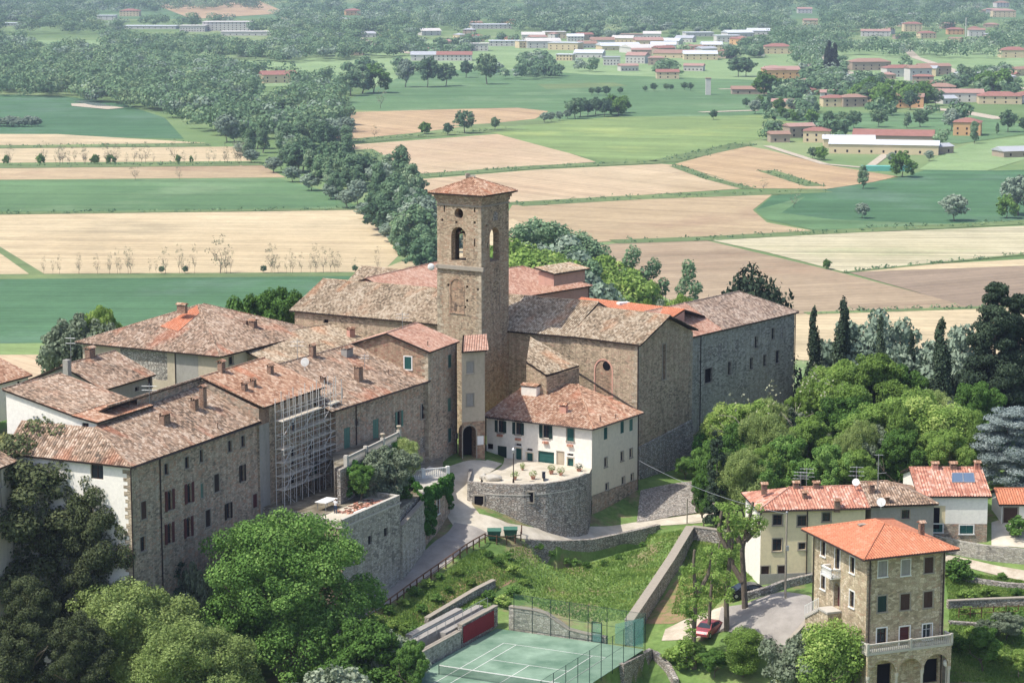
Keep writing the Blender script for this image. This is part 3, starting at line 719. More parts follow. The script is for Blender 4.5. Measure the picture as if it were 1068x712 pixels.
def aerial(h, p, hh, w=.8):
    p = np.array(p, float); mb = MB(); mb.tube([p, p + (0, 0, hh)], .03, 5)
    for k, zz in enumerate((.7, .88)):
        mb.tube([p + (-w, .1, hh * zz), p + (w, -.1, hh * zz)], .02, 4)
        for j in range(5): mb.tube([p + (-w + w * .4 * j + .1, -.28, hh * zz), p + (-w + w * .4 * j + .1, .28, hh * zz)], .014, 4)
    mb.build('tv_aerial', M['metal'], h.r)
# ------------------------------------------------------------------ the row of old houses
A0 = P(137, 487, 69.35); A1 = P(272, 440, 69.35); U_ = nrm((A1 - A0) * (1, 1, 0)); W_ = np.array((-U_[1], U_[0], 0))
def at_(o, u, w, z): q = o + U_ * u + W_ * w; return V3(q[0], q[1], z)
def inset(o, u, w): return at_(o, u, w, o[2])

h = House('long_stone_house', 'long four-storey rubble-stone house with maroon shutters and a white end wall', 'house', V3(A0[0], A0[1], 48))
LA = np.linalg.norm((A1 - A0)[:2])
a = at_(A0, .5, .45, 0); b = at_(A0, LA, .45, 0); c = at_(A0, LA, 15, 0); d = at_(A0, .5, 15, 0)
h.wall(a, b, 46, 69.2, 'stone_row', [
 (173.4, 489, .75, 1.15, 'w'), (194.9, 482.2, .75, 1.2, 'w'), (209.9, 475.2, .6, 1.3, 'w'), (239.7, 465, .75, 1.2, 'w'), (253.4, 460, .75, 1.2, 'w'),
 (149.9, 531.8, .95, 1.8, 'cb'), (149, 567, .95, 1.5, 'w'),
 (176.9, 521.3, .85, 2.1, 'w', dict(arch=1, sh='m')), (197.2, 513.8, .85, 2.1, 'w', dict(arch=1, sh='m')), (176.6, 555.7, .85, 2.1, 'w', dict(arch=1, sh='m')), (196.5, 549.4, .85, 2.1, 'w', dict(arch=1, sh='m')),
 (210.6, 511.5, .45, 1.5, 'cf'), (226, 503.4, 1., 1.9, 'cB'), (252.7, 493.2, .7, 1.8, 'w', dict(sh='B', shw=.8)), (216.9, 540.2, .95, 1.8, 'cB'),
 (238, 532.5, .8, 1.7, 'w', dict(sh='B', shw=.8)), (266, 522, .9, 1.5, 'cm')])
h.wall(b, c, 46, 69.2, 'stone_row'); h.wall(c, d, 46, 69.2, 'plaster_white')
h.wall(d, a, 46, 69.2, 'plaster_white', [(101, 491.8, 1.5, 1.5, 'w', dict(sur=None)), (92, 530, 1.0, 1.5, 'w')], name='end_wall')
h.wall(at_(A0, 12, 7.2, 0), at_(A0, LA, 7.5, 0), 70.75, 73.5, 'stone_row', name='ledge_wall')
e0, e1 = at_(A0, 0, 0, 69.35), at_(A0, LA + .1, 0, 69.35); t0, t1 = at_(A0, 3.4, 6.5, 72.1), at_(A0, LA + .1, 7.45, 72.75); eb = at_(A0, 0, 15.4, 69.35); tl = at_(A0, 3.4, 15.4, 72.1); ebr = at_(A0, LA + .1, 15.4, 69.35)
u0, u1 = at_(A0, 6.5, 7.0, 73.65), at_(A0, LA + .1, 7.3, 73.65)
h.roof([[e0, e1, t1, t0], [eb, e0, t0, tl], [u0, u1, ebr, at_(A0, 6.5, 15.4, 69.35)]], 'tile_old', [(e0, t0), (u0, u1)])
h.chimney(203, 427, .7, .6, 1.0); h.chimney(212, 424, .7, .5, 2.0, mat='brick'); h.chimney(172, 442, 1.2, .6, .9); h.vent(227, 447)
h.pipe(*at_(A0, 5.6, .35, 0)[:2], 47, 69.15); h.pipe(*at_(A0, .4, .35, 0)[:2], 47, 69.15); h.gutter(at_(A0, 0, -.05, 69.25), at_(A0, LA, -.05, 69.25))
quoins(h, a, U_, W_, 48, 68.9, 'quoin', 8); aerial(h, at_(A0, 14, 7, 72.4), 2.4)
h.done()

# penthouse of white plaster on top of it
n0 = at_(A0, 3.7, 6.5, 0); n0 = V3(n0[0], n0[1], zat(n0[0], n0[1], 440)); h = House('rooftop_room', 'small white-plastered room with orange tiled roof standing on top of the old row', 'rooftop room', V3(n0[0], n0[1], 71)); pz = n0[2]
r0_ = at_(n0, 9.5, 0, 0); l0_ = at_(n0, 0, 11, 0); bk = at_(n0, 9.5, 11, 0); zr_ = pz + 2.5; lo = pz - .15
h.wall(l0_, n0, 70.5, lo, 'plaster_white', [(89, 443.8, .8, .9, 'w', dict(sur=None))], top=[(0, zr_ - .15), (.74, lo + .5), (1, lo)], name='white_wall'); h.wall(n0, r0_, 70.5, lo, 'stone_row'); h.wall(r0_, bk, 70.5, lo, 'stone_row', top=[(0, lo), (.26, lo + .5), (1, zr_ - .15)]); h.wall(bk, l0_, 70.5, lo, 'plaster_white', top=[(0, zr_ - .15), (1, zr_ - .15)])
h.roof([[at_(n0, -.3, -.3, pz), at_(n0, 9.8, -.3, pz), at_(n0, 9.8, 2.8, pz + .5), at_(n0, -.3, 2.8, pz + .5)]], 'tile_warm')
mb = MB(); tile_poly(mb, [at_(n0, -.3, 2.8, pz + .55), at_(n0, 9.8, 2.8, pz + .55), at_(n0, 9.8, 11.2, zr_), at_(n0, -.3, 11.2, zr_)]); ridge(mb, at_(n0, -.3, 11.2, zr_), at_(n0, 9.8, 11.2, zr_)); mb.build('old_roof', [M['tile_old'], M['brown_dk']], h.r)
h.vent(135, 424, .8); h.done()

# scaffolded house
S0 = P(275, 425, 70.95); LS = 13.4
h = House('scaffolded_house', 'stone house with a patched tiled roof and its front under scaffolding', 'house', V3(S0[0], S0[1], 58))
a = at_(S0, .0, .6, 0); b = at_(S0, LS, .6, 0); a2 = at_(S0, 2.1, .6, 0); c = at_(S0, LS, 15, 0); d = at_(S0, 0, 15, 0)
h.wall(a, a2, 46, 68.95, 'plaster_grey', name='pier'); h.wall(a, a2, 68.95, 70.8, 'brick', name='wall')
h.wall(a2, b, 50, 70.8, 'stone_row', [(306, 476, 1.0, 1.7, 'w'), (325, 468, 1.0, 1.7, 'w'), (306, 500, 1.1, 2, 'h'), (328, 492, 1.1, 2.0, 'cf')])
h.wall(b, c, 50, 70.8, 'stone_row'); h.wall(c, d, 50, 70.8, 'stone_row'); h.wall(d, a, 50, 70.8, 'stone_row', top=[(0, 70.8), (.5, 73.4), (1, 70.8)])
e0, e1 = at_(S0, -.1, 0, 70.95), at_(S0, LS, 0, 70.95); t0, t1 = at_(S0, -.1, 7.8, 73.65), at_(S0, LS, 7.8, 73.65); f0, f1 = at_(S0, -.1, 15.4, 70.95), at_(S0, LS, 15.4, 70.95)
h.roof([[e0, e1, t1, t0], [t0, t1, f1, f0]], 'tile_warm', [(t0, t1), (e0 + (0, 0, .1), t0 + (0, 0, .1))])
h.chimney(282, 390, .7, .5, .8); h.chimney(264, 403, .6, .5, .6); h.chimney(255, 407, .6, .5, .6); h.chimney(231, 388, .7, .6, 1.0)
p = h.onroof(318, 386); mb = MB(); mb.tube([p, p + (0, 0, .5)], .04, 6); c_ = p + (0, 0, .95); dn = nrm((-.3, -1, .35)); ax = nrm(np.cross(dn, (0, 0, 1))); ay = np.cross(dn, ax)
mb.poly([c_ + .5 * (math.cos(t_) * ax + math.sin(t_) * ay) for t_ in np.linspace(0, 6.283, 17)[:-1]]); mb.poly([c_ - dn * .1 + .45 * (math.cos(t_) * ax + math.sin(t_) * ay) for t_ in np.linspace(0, 6.283, 17)[:-1]][::-1])
mb.tube([c_ - dn * .1, c_], .47, 16); mb.build('satellite_dish', M['white'], h.r)
h.done()

# scaffolding: its own thing
so0 = at_(S0, 1.8, -.35, 0); sc_r = root('scaffolding', V3(so0[0], so0[1], 60), 'steel tube scaffolding with plank decks standing against the front of the stone house', 'scaffolding')
for i in range(11):
    for w in (-.35, -1.35):
        q = at_(S0, 1.8 + i * 1.29, w, 0); zt = 71.35 + (.9 if i % 2 else .3)
        MB().tube([(q[0], q[1], 59.6), (q[0], q[1], zt)], .045, 6).build('standard', M['rust'], sc_r)
for lv, z in enumerate((61.6, 63.1, 64.6, 66.1, 67.6, 69.2)):
    mb = MB(); k1 = 12.9
    for w in (-.35, -1.35):
        for dz in (0, .95): mb.tube([at_(S0, 1.7, w, z + dz), at_(S0, 1.7 + k1, w, z + dz)], .035, 5)
    for i in range(7): mb.tube([at_(S0, 1.8 + i * 2.15, -.35, z), at_(S0, 1.8 + i * 2.15, -1.35, z)], .035, 5)
    mb.build('ledger', M['rust'], sc_r)
    for i in range(6):
        if (i + lv) % 5 == 4: continue
        pm = MB()
        for q in range(3): wbox(pm, at_(S0, 0, 0, 0), U_, -W_, 1.85 + i * 2.15, 3.9 + i * 2.15, z + .03, z + .08, .42 + q * .3, .7 + q * .3)
        pm.build('deck', M['plank'], sc_r)
mb = MB()
for lv, z in enumerate((59.9, 61.7, 63.2, 64.7, 66.2, 67.7)):
    for i in (1, 3, 5):
        s_ = 1 if (lv + i) % 2 else 0
        mb.tube([at_(S0, 1.8 + (i - 1 + s_) * 2.15, -1.38, z), at_(S0, 1.8 + (i - s_) * 2.15, -1.38, z + 1.5)], .035, 5)
mb.build('brace', M['rust'], sc_r)

# middle house
B0 = P(357, 426, 68.55); B1 = P(448, 397, 68.55); LB = np.linalg.norm((B1 - B0)[:2]); UB = nrm((B1 - B0) * (1, 1, 0)); WB = np.array((-UB[1], UB[0], 0))
def bt(u, w, z): q = B0 + UB * u + WB * w; return V3(q[0], q[1], z)
h = House('middle_stone_house', 'stone house with faded green tall shutters above the upper balustrade, between scaffolding and taller house', 'house', V3(B0[0], B0[1], 55))
a, b, c, d = bt(-.6, .5, 0), bt(LB + .2, .5, 0), bt(LB + .2, 10, 0), bt(-.6, 19, 0)
h.wall(a, b, 50, 68.4, 'stone_row', [(392, 448.5, 1.3, 2.6, 'cf', dict(sur=None)), (362, 457.6, 1.3, 2.6, 'cf', dict(sur=None)), (416, 437, .9, 1.9, 'w', dict(sh='f', shw=.9)),
   (441.3, 428.8, .9, 1.8, 'w', dict(sh='l', shw=.5)), (440.6, 463.2, .9, 1.7, 'w'), (372, 440, .01 + .7, .8, 'w')])
h.wall(b, c, 50, 68.4, 'stone_row'); h.wall(c, d, 50, 68.4, 'stone_row'); h.wall(d, a, 50, 68.4, 'stone_row', top=[(0, 68.4), (.5, 71.9), (1, 68.4)])
e0, e1, t0, t1, f0, f1 = bt(-2.2, 0, 68.55), bt(LB + .3, 0, 68.55), bt(-2.2, 10, 72.35), bt(LB + .3, 10, 72.35), bt(-2.2, 19.4, 68.95), bt(LB + .3, 19.4, 68.95)
h.roof([[e0, e1, t1, t0], [t0, t1, f1, f0]], 'tile_old', [(t0, t1)])
MB().tube([e1 + (0, 0, .15), t1 + (0, 0, .15)], .17, 4).build('verge_flashing', M['cap'], h.r)
aerial(h, bt(6, 9.8, 72.2), 2.6); aerial(h, bt(13, 5, 70.6), 1.8, .5); h.chimney(374, 397, .9, .7, 1.5); h.chimney(326, 372, .7, .6, 1.2); h.chimney(362, 371, 1.4, .8, .8, mat='plaster_grey'); h.chimney(337, 399, .6, .5, .5); h.vent(405, 391, .6); h.vent(357, 415, 1.2, .05, 'metal', False)
h.pipe(*bt(3.6, .4, 0)[:2], 60, 68.45); h.pipe(*bt(LB - .1, .35, 0)[:2], 54, 68.45); h.gutter(bt(0, -.05, 68.45), bt(LB, -.05, 68.45)); h.done()

# tall house with green windows
T0 = P(448.5, 366.8, 72.15); T1 = P(479, 355.5, 72.15); UT = nrm((T1 - T0) * (1, 1, 0)); WT = np.array((-UT[1], UT[0], 0)); LT = np.linalg.norm((T1 - T0)[:2])
def tt(u, w, z): q = T0 + UT * u + WT * w; return V3(q[0], q[1], z)
h = House('tall_stone_house', 'tall stone house with small green shutters and pale pink gable roof beside the bell tower', 'house', V3(T0[0], T0[1], 55))
a, b, c, d = tt(.3, .4, 0), tt(LT, .4, 0), tt(LT, 11, 0), tt(.3, 11, 0)
h.wall(a, b, 50, 71.95, 'stone_row', [(469, 376.5, .95, 1.6, 'cg'), (468.7, 421.8, 1.0, 1.6, 'cf'), (469, 453.5, 1.0, 1.7, 'cg')])
h.wall(d, a, 50, 71.95, 'stone_brick', [(425.5, 378.5, .9, 1.5, 'cg', dict(sur='white'))], top=[(0, 71.95), (.5, 73.85), (1, 71.95)])
h.wall(b, c, 50, 71.95, 'stone_row', top=[(0, 71.95), (.5, 73.85), (1, 71.95)]); h.wall(c, d, 50, 71.95, 'stone_row')
m_ = 5.7
h.roof([[tt(-.1, 0, 72.1), tt(LT + .1, 0, 72.1), tt(LT + .1, m_, 74), tt(-.1, m_, 74)], [tt(-.1, m_, 74), tt(LT + .1, m_, 74), tt(LT + .1, 11.4, 72.1), tt(-.1, 11.4, 72.1)]], 'tile_pink', [(tt(0, m_, 74), tt(LT, m_, 74))])
quoins(h, a, UT, WT, 56, 71.8, 'quoin', 7); h.vent(446, 361, .5); aerial(h, tt(4, 5.5, 73.8), 2.2); h.pipe(*tt(LT - .2, .3, 0)[:2], 55, 71.95)
mb = MB(); q = hit(476.5, 454.5, a, np.array((UT[1], -UT[0], 0))); wbox(mb, q, UT, -WT, -.35, .35, q[2] - .35, q[2] + .35, .01, .04); mb.build('plaque', M['white'], h.r)
h.done()

# narrow plastered house over the arched passage
N0 = P(481.5, 366.5, 71.3); N1 = P(505.5, 365, 71.3)
h = House('passage_house', 'narrow plastered house over a dark arched passage, squeezed between tall stone house and bell tower', 'house', V3(N0[0], N0[1], 55))
D2 = V3(-.1, 11, 0)
h.wall(N0, N1, 62.6, 71.2, 'plaster_tan', [(490.3, 383.4, .85, 1.4, 'cl'), (490.4, 417, .85, 1.5, 'cl')], name='plaster_wall')
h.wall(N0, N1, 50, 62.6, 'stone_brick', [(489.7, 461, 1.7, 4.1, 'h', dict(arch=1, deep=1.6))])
mb = MB(); q = (N0 + N1) / 2; UN = nrm((N1 - N0) * (1, 1, 0)); NN = np.array((UN[1], -UN[0], 0)); s_ = hit(501, 459, N0, NN); wbox(mb, s_, UN, NN, -.4, .4, s_[2] - .55, s_[2] + .55, .01, .05); mb.build('notice_board', M['white'], h.r)
h.wall(N1, N1 + D2, 50, 71.2, 'stone_row'); h.wall(N1 + D2, N0 + D2, 50, 71.2, 'stone_row'); h.wall(N0 + D2, N0, 50, 71.2, 'stone_row')
n_in = nrm((0, 1, 0))
h.roof([[N0 - n_in * .5 + (0, 0, .05), N1 - n_in * .5 + UN * .3 + (0, 0, .05), N1 + D2 + (0, 0, .15), N0 + D2 + (0, 0, .15)]], 'tile_pink', [])
h.done()

# ------------------------------------------------------------------ bell tower
TW0 = P(502, 281, 78.8); dl = V3(math.cos(math.radians(148)), math.sin(math.radians(148)), 0); dr = V3(math.cos(math.radians(58)), math.sin(math.radians(58)), 0)
LL, LR = 6.75, 6.6
t_n, t_r, t_b, t_l = TW0, TW0 + dr * LR, TW0 + dr * LR + dl * LL, TW0 + dl * LL
h = House('bell_tower', 'tall square stone bell tower with open arched belfry and low tiled pyramid roof', 'bell tower', V3(TW0[0], TW0[1], 55))
hole = lambda x, y, w=.32, hh=.32: (x, y, w, hh, 'h', dict(sur=None, deep=.25))
arch_l = (478.3, 254.5, 2.25, 4.4, 'open', dict(arch=1, deep=.95)); ocu = (478.5, 222.8, 1.35, 1.35, 'open', dict(round=1, deep=.95))
arch_r = (515.8, 254.8, 2.3, 4.4, 'open', dict(arch=1, deep=.95))
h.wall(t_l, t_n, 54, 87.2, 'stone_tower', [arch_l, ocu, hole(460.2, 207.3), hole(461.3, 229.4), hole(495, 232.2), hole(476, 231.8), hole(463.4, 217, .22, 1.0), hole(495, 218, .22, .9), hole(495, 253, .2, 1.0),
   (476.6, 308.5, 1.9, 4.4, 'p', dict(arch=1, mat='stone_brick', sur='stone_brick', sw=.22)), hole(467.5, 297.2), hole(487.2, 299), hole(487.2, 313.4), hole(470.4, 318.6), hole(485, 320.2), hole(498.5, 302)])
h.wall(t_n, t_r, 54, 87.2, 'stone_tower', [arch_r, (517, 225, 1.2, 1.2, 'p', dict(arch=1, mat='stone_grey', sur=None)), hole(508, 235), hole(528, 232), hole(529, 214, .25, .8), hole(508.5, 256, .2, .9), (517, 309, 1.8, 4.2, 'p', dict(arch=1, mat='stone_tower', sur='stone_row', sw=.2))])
ub = [(LR - 4.9, 81.0, 2.3, 4.4, 'open', dict(arch=1, deep=.95, abs=1))]
h.wall(t_r, t_b, 54, 87.2, 'stone_tower', [(2.3, 81.3, 2.4, 4.4, 'open', dict(arch=1, deep=.95, abs=1))]); h.wall(t_b, t_l, 54, 87.2, 'stone_tower', ub)
fp = [t_n, t_r, t_b, t_l]
def ring(nm, o_, z0, z1, mat, hh=h):
    mb = MB(); q = ovh(fp, o_, 0); mb.prism([tuple(p[:2]) for p in q], z0, z1); mb.build(nm, M[mat], hh.r)
inn = ovh(fp, -.95, 0)
mb = MB(); mb.prism([tuple(p[:2]) for p in ovh(fp, -.03, 0)], 79.0, 79.35); mb.build('belfry_floor', M['stone_tower'], h.r)
mb = MB()
for i in range(4):   # inner faces of the belfry walls round the openings
    pass
ring('string_course', .1, 86.72, 86.9, 'surround'); ring('cornice', .12, 87.18, 87.6, 'stone_tower'); ring('cornice', .3, 87.6, 88.0, 'stone_tower'); ring('cornice', .5, 88.0, 88.3, 'stone_tower')
mb = MB(); wbox(mb, t_l, -dl, nrm(np.array((-dl[1], dl[0], 0))) * (-1 if np.dot(np.array((-dl[1], dl[0])), dr[:2]) > 0 else 1), -.1, LL + .5, 78.55, 79.05, .0, .34); mb.build('string_course', M['surround'], h.r)
E_ = ovh(fp, .85, 88.3); ce = sum(E_) / 4; ap = V3(ce[0], ce[1], zat(ce[0], ce[1], 185.3))
h.roof([[E_[i], E_[(i + 1) % 4], ap] for i in range(4)], 'tile_warm', [(E_[i], ap) for i in range(4)])
mb = MB(); mb.tube([ap + (-.9, .1, .1), ap + (.3, .2, .1)], .28, 6); mb.box(ap + (-.7, .1, .1), .5, .5, .45, .3); mb.build('ridge_stone', M['surround'], h.roof_o)
quoins(h, t_n, dl, dr, 56, 86.6, 'quoin', 3); quoins(h, t_l, -dl, dr, 60, 78.4, 'quoin', 4)
bell = MB(); bc = (t_n + t_b) / 2
bell.lathe((bc[0], bc[1], 81.6), [(.62, 0), (.55, .12), (.42, .4), (.34, .8), (.2, 1.0), (.05, 1.05)], 14); bell.tube([(bc[0], bc[1], 82.6), (bc[0], bc[1], 83.2)], .07, 6); bell.build('bell', m_flat('bronze', '#4d4a38', .5, .4, .7), h.r)
bm_ = MB(); mA, mB2 = (t_l + t_n) / 2, (t_r + t_b) / 2; bm_.tube([(mA[0], mA[1], 83.25), (mB2[0], mB2[1], 83.25)], .14, 4); bm_.build('bell_beam', M['brown'], h.r)
dk = t_l + dl * .5 + (0, 0, 0); q = P(449.7, 280, 78.8); mb = MB(); mb.lathe((0, 0, 0), [(.46, 0), (.42, .08), (.25, .17), (.02, .2)], 14)
mb.v = [(q[0] + v[0], q[1] - v[2], 79.0 + v[1]) for v in mb.v]; mb.tube([(q[0], q[1], 79), tuple(t_l + (0, 0, -.2 if False else 0))], .05, 5) if False else None
mb.tube([(q[0], q[1], 79.0), (t_l[0], t_l[1], 78.9)], .05, 5); mb.build('satellite_dish', M['white'], h.r)
h.done()

# ------------------------------------------------------------------ church
F0 = P(303, 324, 70); K0 = P(665.4, 360.2, 70); K1 = P(593, 351, 70); K2 = P(726, 344, 70)
dn_ = nrm((F0 - K1) * (1, 1, 0)); pn_ = np.array((dn_[1], -dn_[0], 0)); pn_ = pn_ if pn_[1] > 0 else -pn_
LN = np.linalg.norm((F0 - K1)[:2])
def nv(u, w, z): q = K1 + dn_ * u + pn_ * w; return V3(q[0], q[1], z)
h = House('church', 'large stone church with long tan tiled nave and gabled choir beside the bell tower', 'church', V3(K0[0], K0[1], 48))
h.wall(nv(LN - .4, .4, 0), nv(0, .4, 0), 52, 69.85, 'stone_church', [(340, 335, .8, .5, 'h', dict(sur=None))])
h.wall(nv(LN - .4, 16, 0), nv(LN - .4, .4, 0), 52, 69.85, 'stone_church', top=[(0, 69.85), (.5, 73.2), (1, 69.85)])
h.wall(nv(0, 16, 0), nv(LN - .4, 16, 0), 52, 69.85, 'stone_church'); h.wall(nv(0, .4, 0), nv(0, 16, 0), 52, 69.85, 'stone_church', top=[(0, 69.85), (.5, 73.2), (1, 69.85)])
kr = nrm((K2 - K0) * (1, 1, 0)); kl = nrm((K1 - K0) * (1, 1, 0)); LK = np.linalg.norm((K1 - K0)[:2]); LG = np.linalg.norm((K2 - K0)[:2])
def kk(l, r, z): q = K0 + kl * l + kr * r; return V3(q[0], q[1], z)
a, b, c, d = kk(LK, .4, 0), kk(.3, .4, 0), kk(.3, LG - .4, 0), kk(LK, LG - .4, 0)
h.wall(a, b, 46, 69.85, 'stone_church', [(629.5, 394, 2.6, 4.6, 'p', dict(arch=1, mat='stone_brick', sur='plaster_pink', sw=.2))], depth=.5)
h.wall(b, c, 46, 69.85, 'stone_church', [(692.7, 377, .75, 4.6, 'h', dict(deep=.5)), (694.6, 454.4, .5, 1.7, 'h', dict(sur=None))], top=[(0, 69.85), (.5, 72.6), (1, 69.85)], name='gable_wall')
h.wall(c, d, 46, 69.85, 'stone_church'); h.wall(d, a, 60, 69.85, 'stone_church', top=[(0, 69.85), (.5, 72.6), (1, 69.85)])
mb = MB()   # battered base of the gable wall
no = np.array((kr[1], -kr[0], 0))
for (s0, s1, z0, z1, o0) in ((0.02, .99, 46, 57.2, 1.1),):
    p0, p1 = kk(.3, .4 + 0, 0), kk(.3, LG - .4, 0)
    mb.poly([p0 + no * o0 + (0, 0, z0), p1 + no * o0 + (0, 0, z0), p1 + no * .12 + (0, 0, z1 + .8), p0 + no * .12 + (0, 0, z1 - .6)])
    mb.poly([p0 + no * .12 + (0, 0, z1 - .6), p1 + no * .12 + (0, 0, z1 + .8), p1 + (0, 0, z1 + .95), p0 + (0, 0, z1 - .45)])
    mb.poly([p1 + no * o0 + (0, 0, z0), p1 + (0, 0, z0), p1 + (0, 0, z1 + .95), p1 + no * .12 + (0, 0, z1 + .8)]); mb.poly([p0 + (0, 0, z0), p0 + no * o0 + (0, 0, z0), p0 + no * .12 + (0, 0, z1 - .6), p0 + (0, 0, z1 - .45)])
mb.build('battered_base', M['stone_grey'], h.r)
quoins(h, kk(.3, .4, 0), kl, kr, 58, 69.7, 'quoin', 5); quoins(h, kk(.3, LG - .4, 0), kl, -kr, 58.6, 69.7, 'quoin', 6)
r0, r1 = nv(0, 8.2, 73.4), nv(LN + .2, 8.2, 73.4)
g0, g1 = kk(-.4, LG / 2, 72.85), kk(LK + .3, LG / 2, 72.85)
h.roof([[nv(LN + .2, -.05, 70), nv(.05, -.05, 70), r0, r1], [r1, r0, nv(0, 16.5, 70), nv(LN + .2, 16.5, 70)],
        [kk(LK + .3, 0, 70.05), kk(-.4, 0, 70.05), g0, g1], [g1, g0, kk(-.4, LG, 70.05), kk(LK + .3, LG, 70.05)]], 'tile_tan', [(r0, r1), (g0, g1)], pitch=.3, amp=.085)
oc = MB(); q = hit(632.5, 381, a - no * 0, np.array((-kl[1], kl[0], 0))) ; nf = nrm(np.array((-kl[1], kl[0], 0))); nf = nf if nf[1] < 0 else -nf
q = hit(632.5, 381.5, a, nf); uu = -kl
oc.poly([q - nf * .03 + .62 * (math.cos(t_) * uu + math.sin(t_) * V3(0, 0, 1)) for t_ in np.linspace(0, 6.283, 21)[:-1]]); oc.build('oculus', M['dark'], h.r)  # flat dark disc stands in for the shade in the round hole
mb = MB(); s_ = hit(629.5, 416, a, nf); wbox(mb, s_, uu, nf, -1.6, 1.6, s_[2] - .1, s_[2] + .15, .0, .25); mb.build('niche_sill', M['tile_red'], h.r)
p1_, p2_ = hit(603, 388, a, nf) + nf * .1, hit(664, 426.5, a, nf) + nf * .1
MB().tube([p1_, p2_], .07, 6).build('drainpipe', M['pipe'], h.r)
q = kk(.15, .3, 0); h.pipe(q[0], q[1], 61, 69.8, .09)
q = hit(369, 338, nv(0, .4, 0), nf); h.pipe(q[0], q[1] - .15, 62, 69.8, .08, 'green_lt')
h.done()

# lean-to chapel between tower and choir
ln = P(570, 392, 66.3); lr_ = P(604, 382, 66.7); ll_ = P(549, 378, 67.7); lt = P(553, 352, 69.6); lt2 = P(528, 357, 69.2)
h = House('lean_to_chapel', 'low stone lean-to with sloping tiled roof in the angle between tower and choir', 'outbuilding', V3(ln[0], ln[1], 60))
mb = MB()
for p, q in ((ll_, ln), (ln, lr_), (lt, ll_)):
    mb.poly([(p[0], p[1], 58), (q[0], q[1], 58), (q[0], q[1], q[2] - .15), (p[0], p[1], p[2] - .15)])
mb.build('wall', M['stone_church'], h.r)
up = V3(0, 0, .12)
h.roof([[ll_ + up, ln + up, lr_ + up], [ll_ + up, lr_ + up, lt + up]], 'tile_tan', th=.2)
h.done()

# ------------------------------------------------------------------ white house on the piazza
DN = P(618.8, 447.6, 62); DL = P(502, 434, 62); DR = P(671.5, 430.3, 62); wn0 = P(617, 450, 61.8)
dl_ = nrm((DL - DN) * (1, 1, 0)); dr_ = nrm((DR - DN) * (1, 1, 0)); LDL = np.linalg.norm((DL - DN)[:2]); LDR = np.linalg.norm((DR - DN)[:2])
def dd(l, r, z): q = DN + dl_ * l + dr_ * r; return V3(q[0], q[1], z)
h = House('white_house', 'white plastered house with teal doors and green shutters facing the piazza', 'house', V3(DN[0], DN[1], 50))
a, b, c, d = dd(LDL - .4, .55, 0), dd(.5, .55, 0), dd(.5, LDR - .6, 0), dd(LDL - .4, 11, 0)
tr = lambda x, y: (x, y, .85, .3, 'h', dict(sur='white', sw=.06))
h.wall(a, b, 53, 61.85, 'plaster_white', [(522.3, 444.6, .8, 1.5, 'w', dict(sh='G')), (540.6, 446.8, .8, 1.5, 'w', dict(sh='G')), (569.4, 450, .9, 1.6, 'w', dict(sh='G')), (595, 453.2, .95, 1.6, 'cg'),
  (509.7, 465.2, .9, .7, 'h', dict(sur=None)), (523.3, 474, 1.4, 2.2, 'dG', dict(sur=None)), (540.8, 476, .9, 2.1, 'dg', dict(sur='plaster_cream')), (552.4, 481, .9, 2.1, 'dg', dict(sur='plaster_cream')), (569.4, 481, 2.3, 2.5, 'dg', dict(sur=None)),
  (584.4, 479.5, .95, 2.1, 'p', dict(mat='plaster_tan', sur='surround', sw=.07)), (594.9, 486.5, .85, 2.1, 'dg', dict(sur='plaster_cream')), tr(540.8, 463.6), tr(552.4, 468.8), tr(594.9, 474)])
rops = [(631.7, 451.8, .85, 1.5, 'cg', dict(sur=None)), (649, 445.4, .85, 1.5, 'cg', dict(sur=None)), (658.3, 443, .85, 1.5, 'cf', dict(sur=None)), (631.7, 482, .65, 1.15, 'w'), (648.8, 475.7, .65, 1.15, 'w'), (658, 472.4, .65, 1.1, 'w'),
  (633, 509, .65, 1.2, 'w'), (650, 502.4, .65, 1.2, 'w'), (659.3, 498.6, .6, 1.1, 'w')]
h.wall(b, c, 53.6, 61.85, 'plaster_cream', rops, name='side_wall'); h.wall(c, d, 50, 61.85, 'plaster_cream'); h.wall(d, a, 50, 61.85, 'plaster_cream')  # cream instead of white puts this side's shade into the wall colour
o_ = off2(b, c, .06); h.wall(b + V3(*o_, 0), c + V3(*o_, 0), 46, 53.6, 'stone_row', [(627, 541, .5, .9, 'h', dict(sur=None))], name='stone_base')
apx = P(603, 401, 64.8); bl = dd(LDL, 11.4, 64.8)
h.roof([[DL, DN, apx, bl], [DN, DR, apx]], 'tile_warm', [(DN, apx)], pitch=.3, amp=.08)
h.chimney(588, 430, .9, .6, .8, mat='plaster_pink'); h.chimney(554, 411, 2.2, 1.2, 1.0, mat='plaster_white'); h.vent(571, 412, .5); h.vent(626, 440, .6); h.vent(642, 436, .4); h.chimney(566, 405, .6, .5, 1.2, mat='brick')
h.pipe(*dd(.45, LDR - .55, 0)[:2], 50, 61.8); h.pipe(*dd(LDL - .35, .45, 0)[:2], 55.6, 61.8)
h.gutter(dd(0, -.08, 61.95), dd(LDL, -.08, 61.95)); h.gutter(dd(-.08, 0, 61.95), dd(-.08, LDR, 61.95))
fx = hit(540.6, 457.5, a, nrm(np.cross((b - a), (0, 0, 1))))
for px_, py_ in ((522, 453.5), (541, 457.5), (569.5, 461), (595, 464)):
    q = hit(px_, py_, a, nrm(np.cross(b - a, (0, 0, 1)))); mb = MB(); wbox(mb, q, nrm(b - a), nrm(np.cross(b - a, (0, 0, 1))), -.38, .38, q[2] - .15, q[2] + .12, .02, .3); mb.build('flower_box', M['tile_red'], h.r)
h.done()

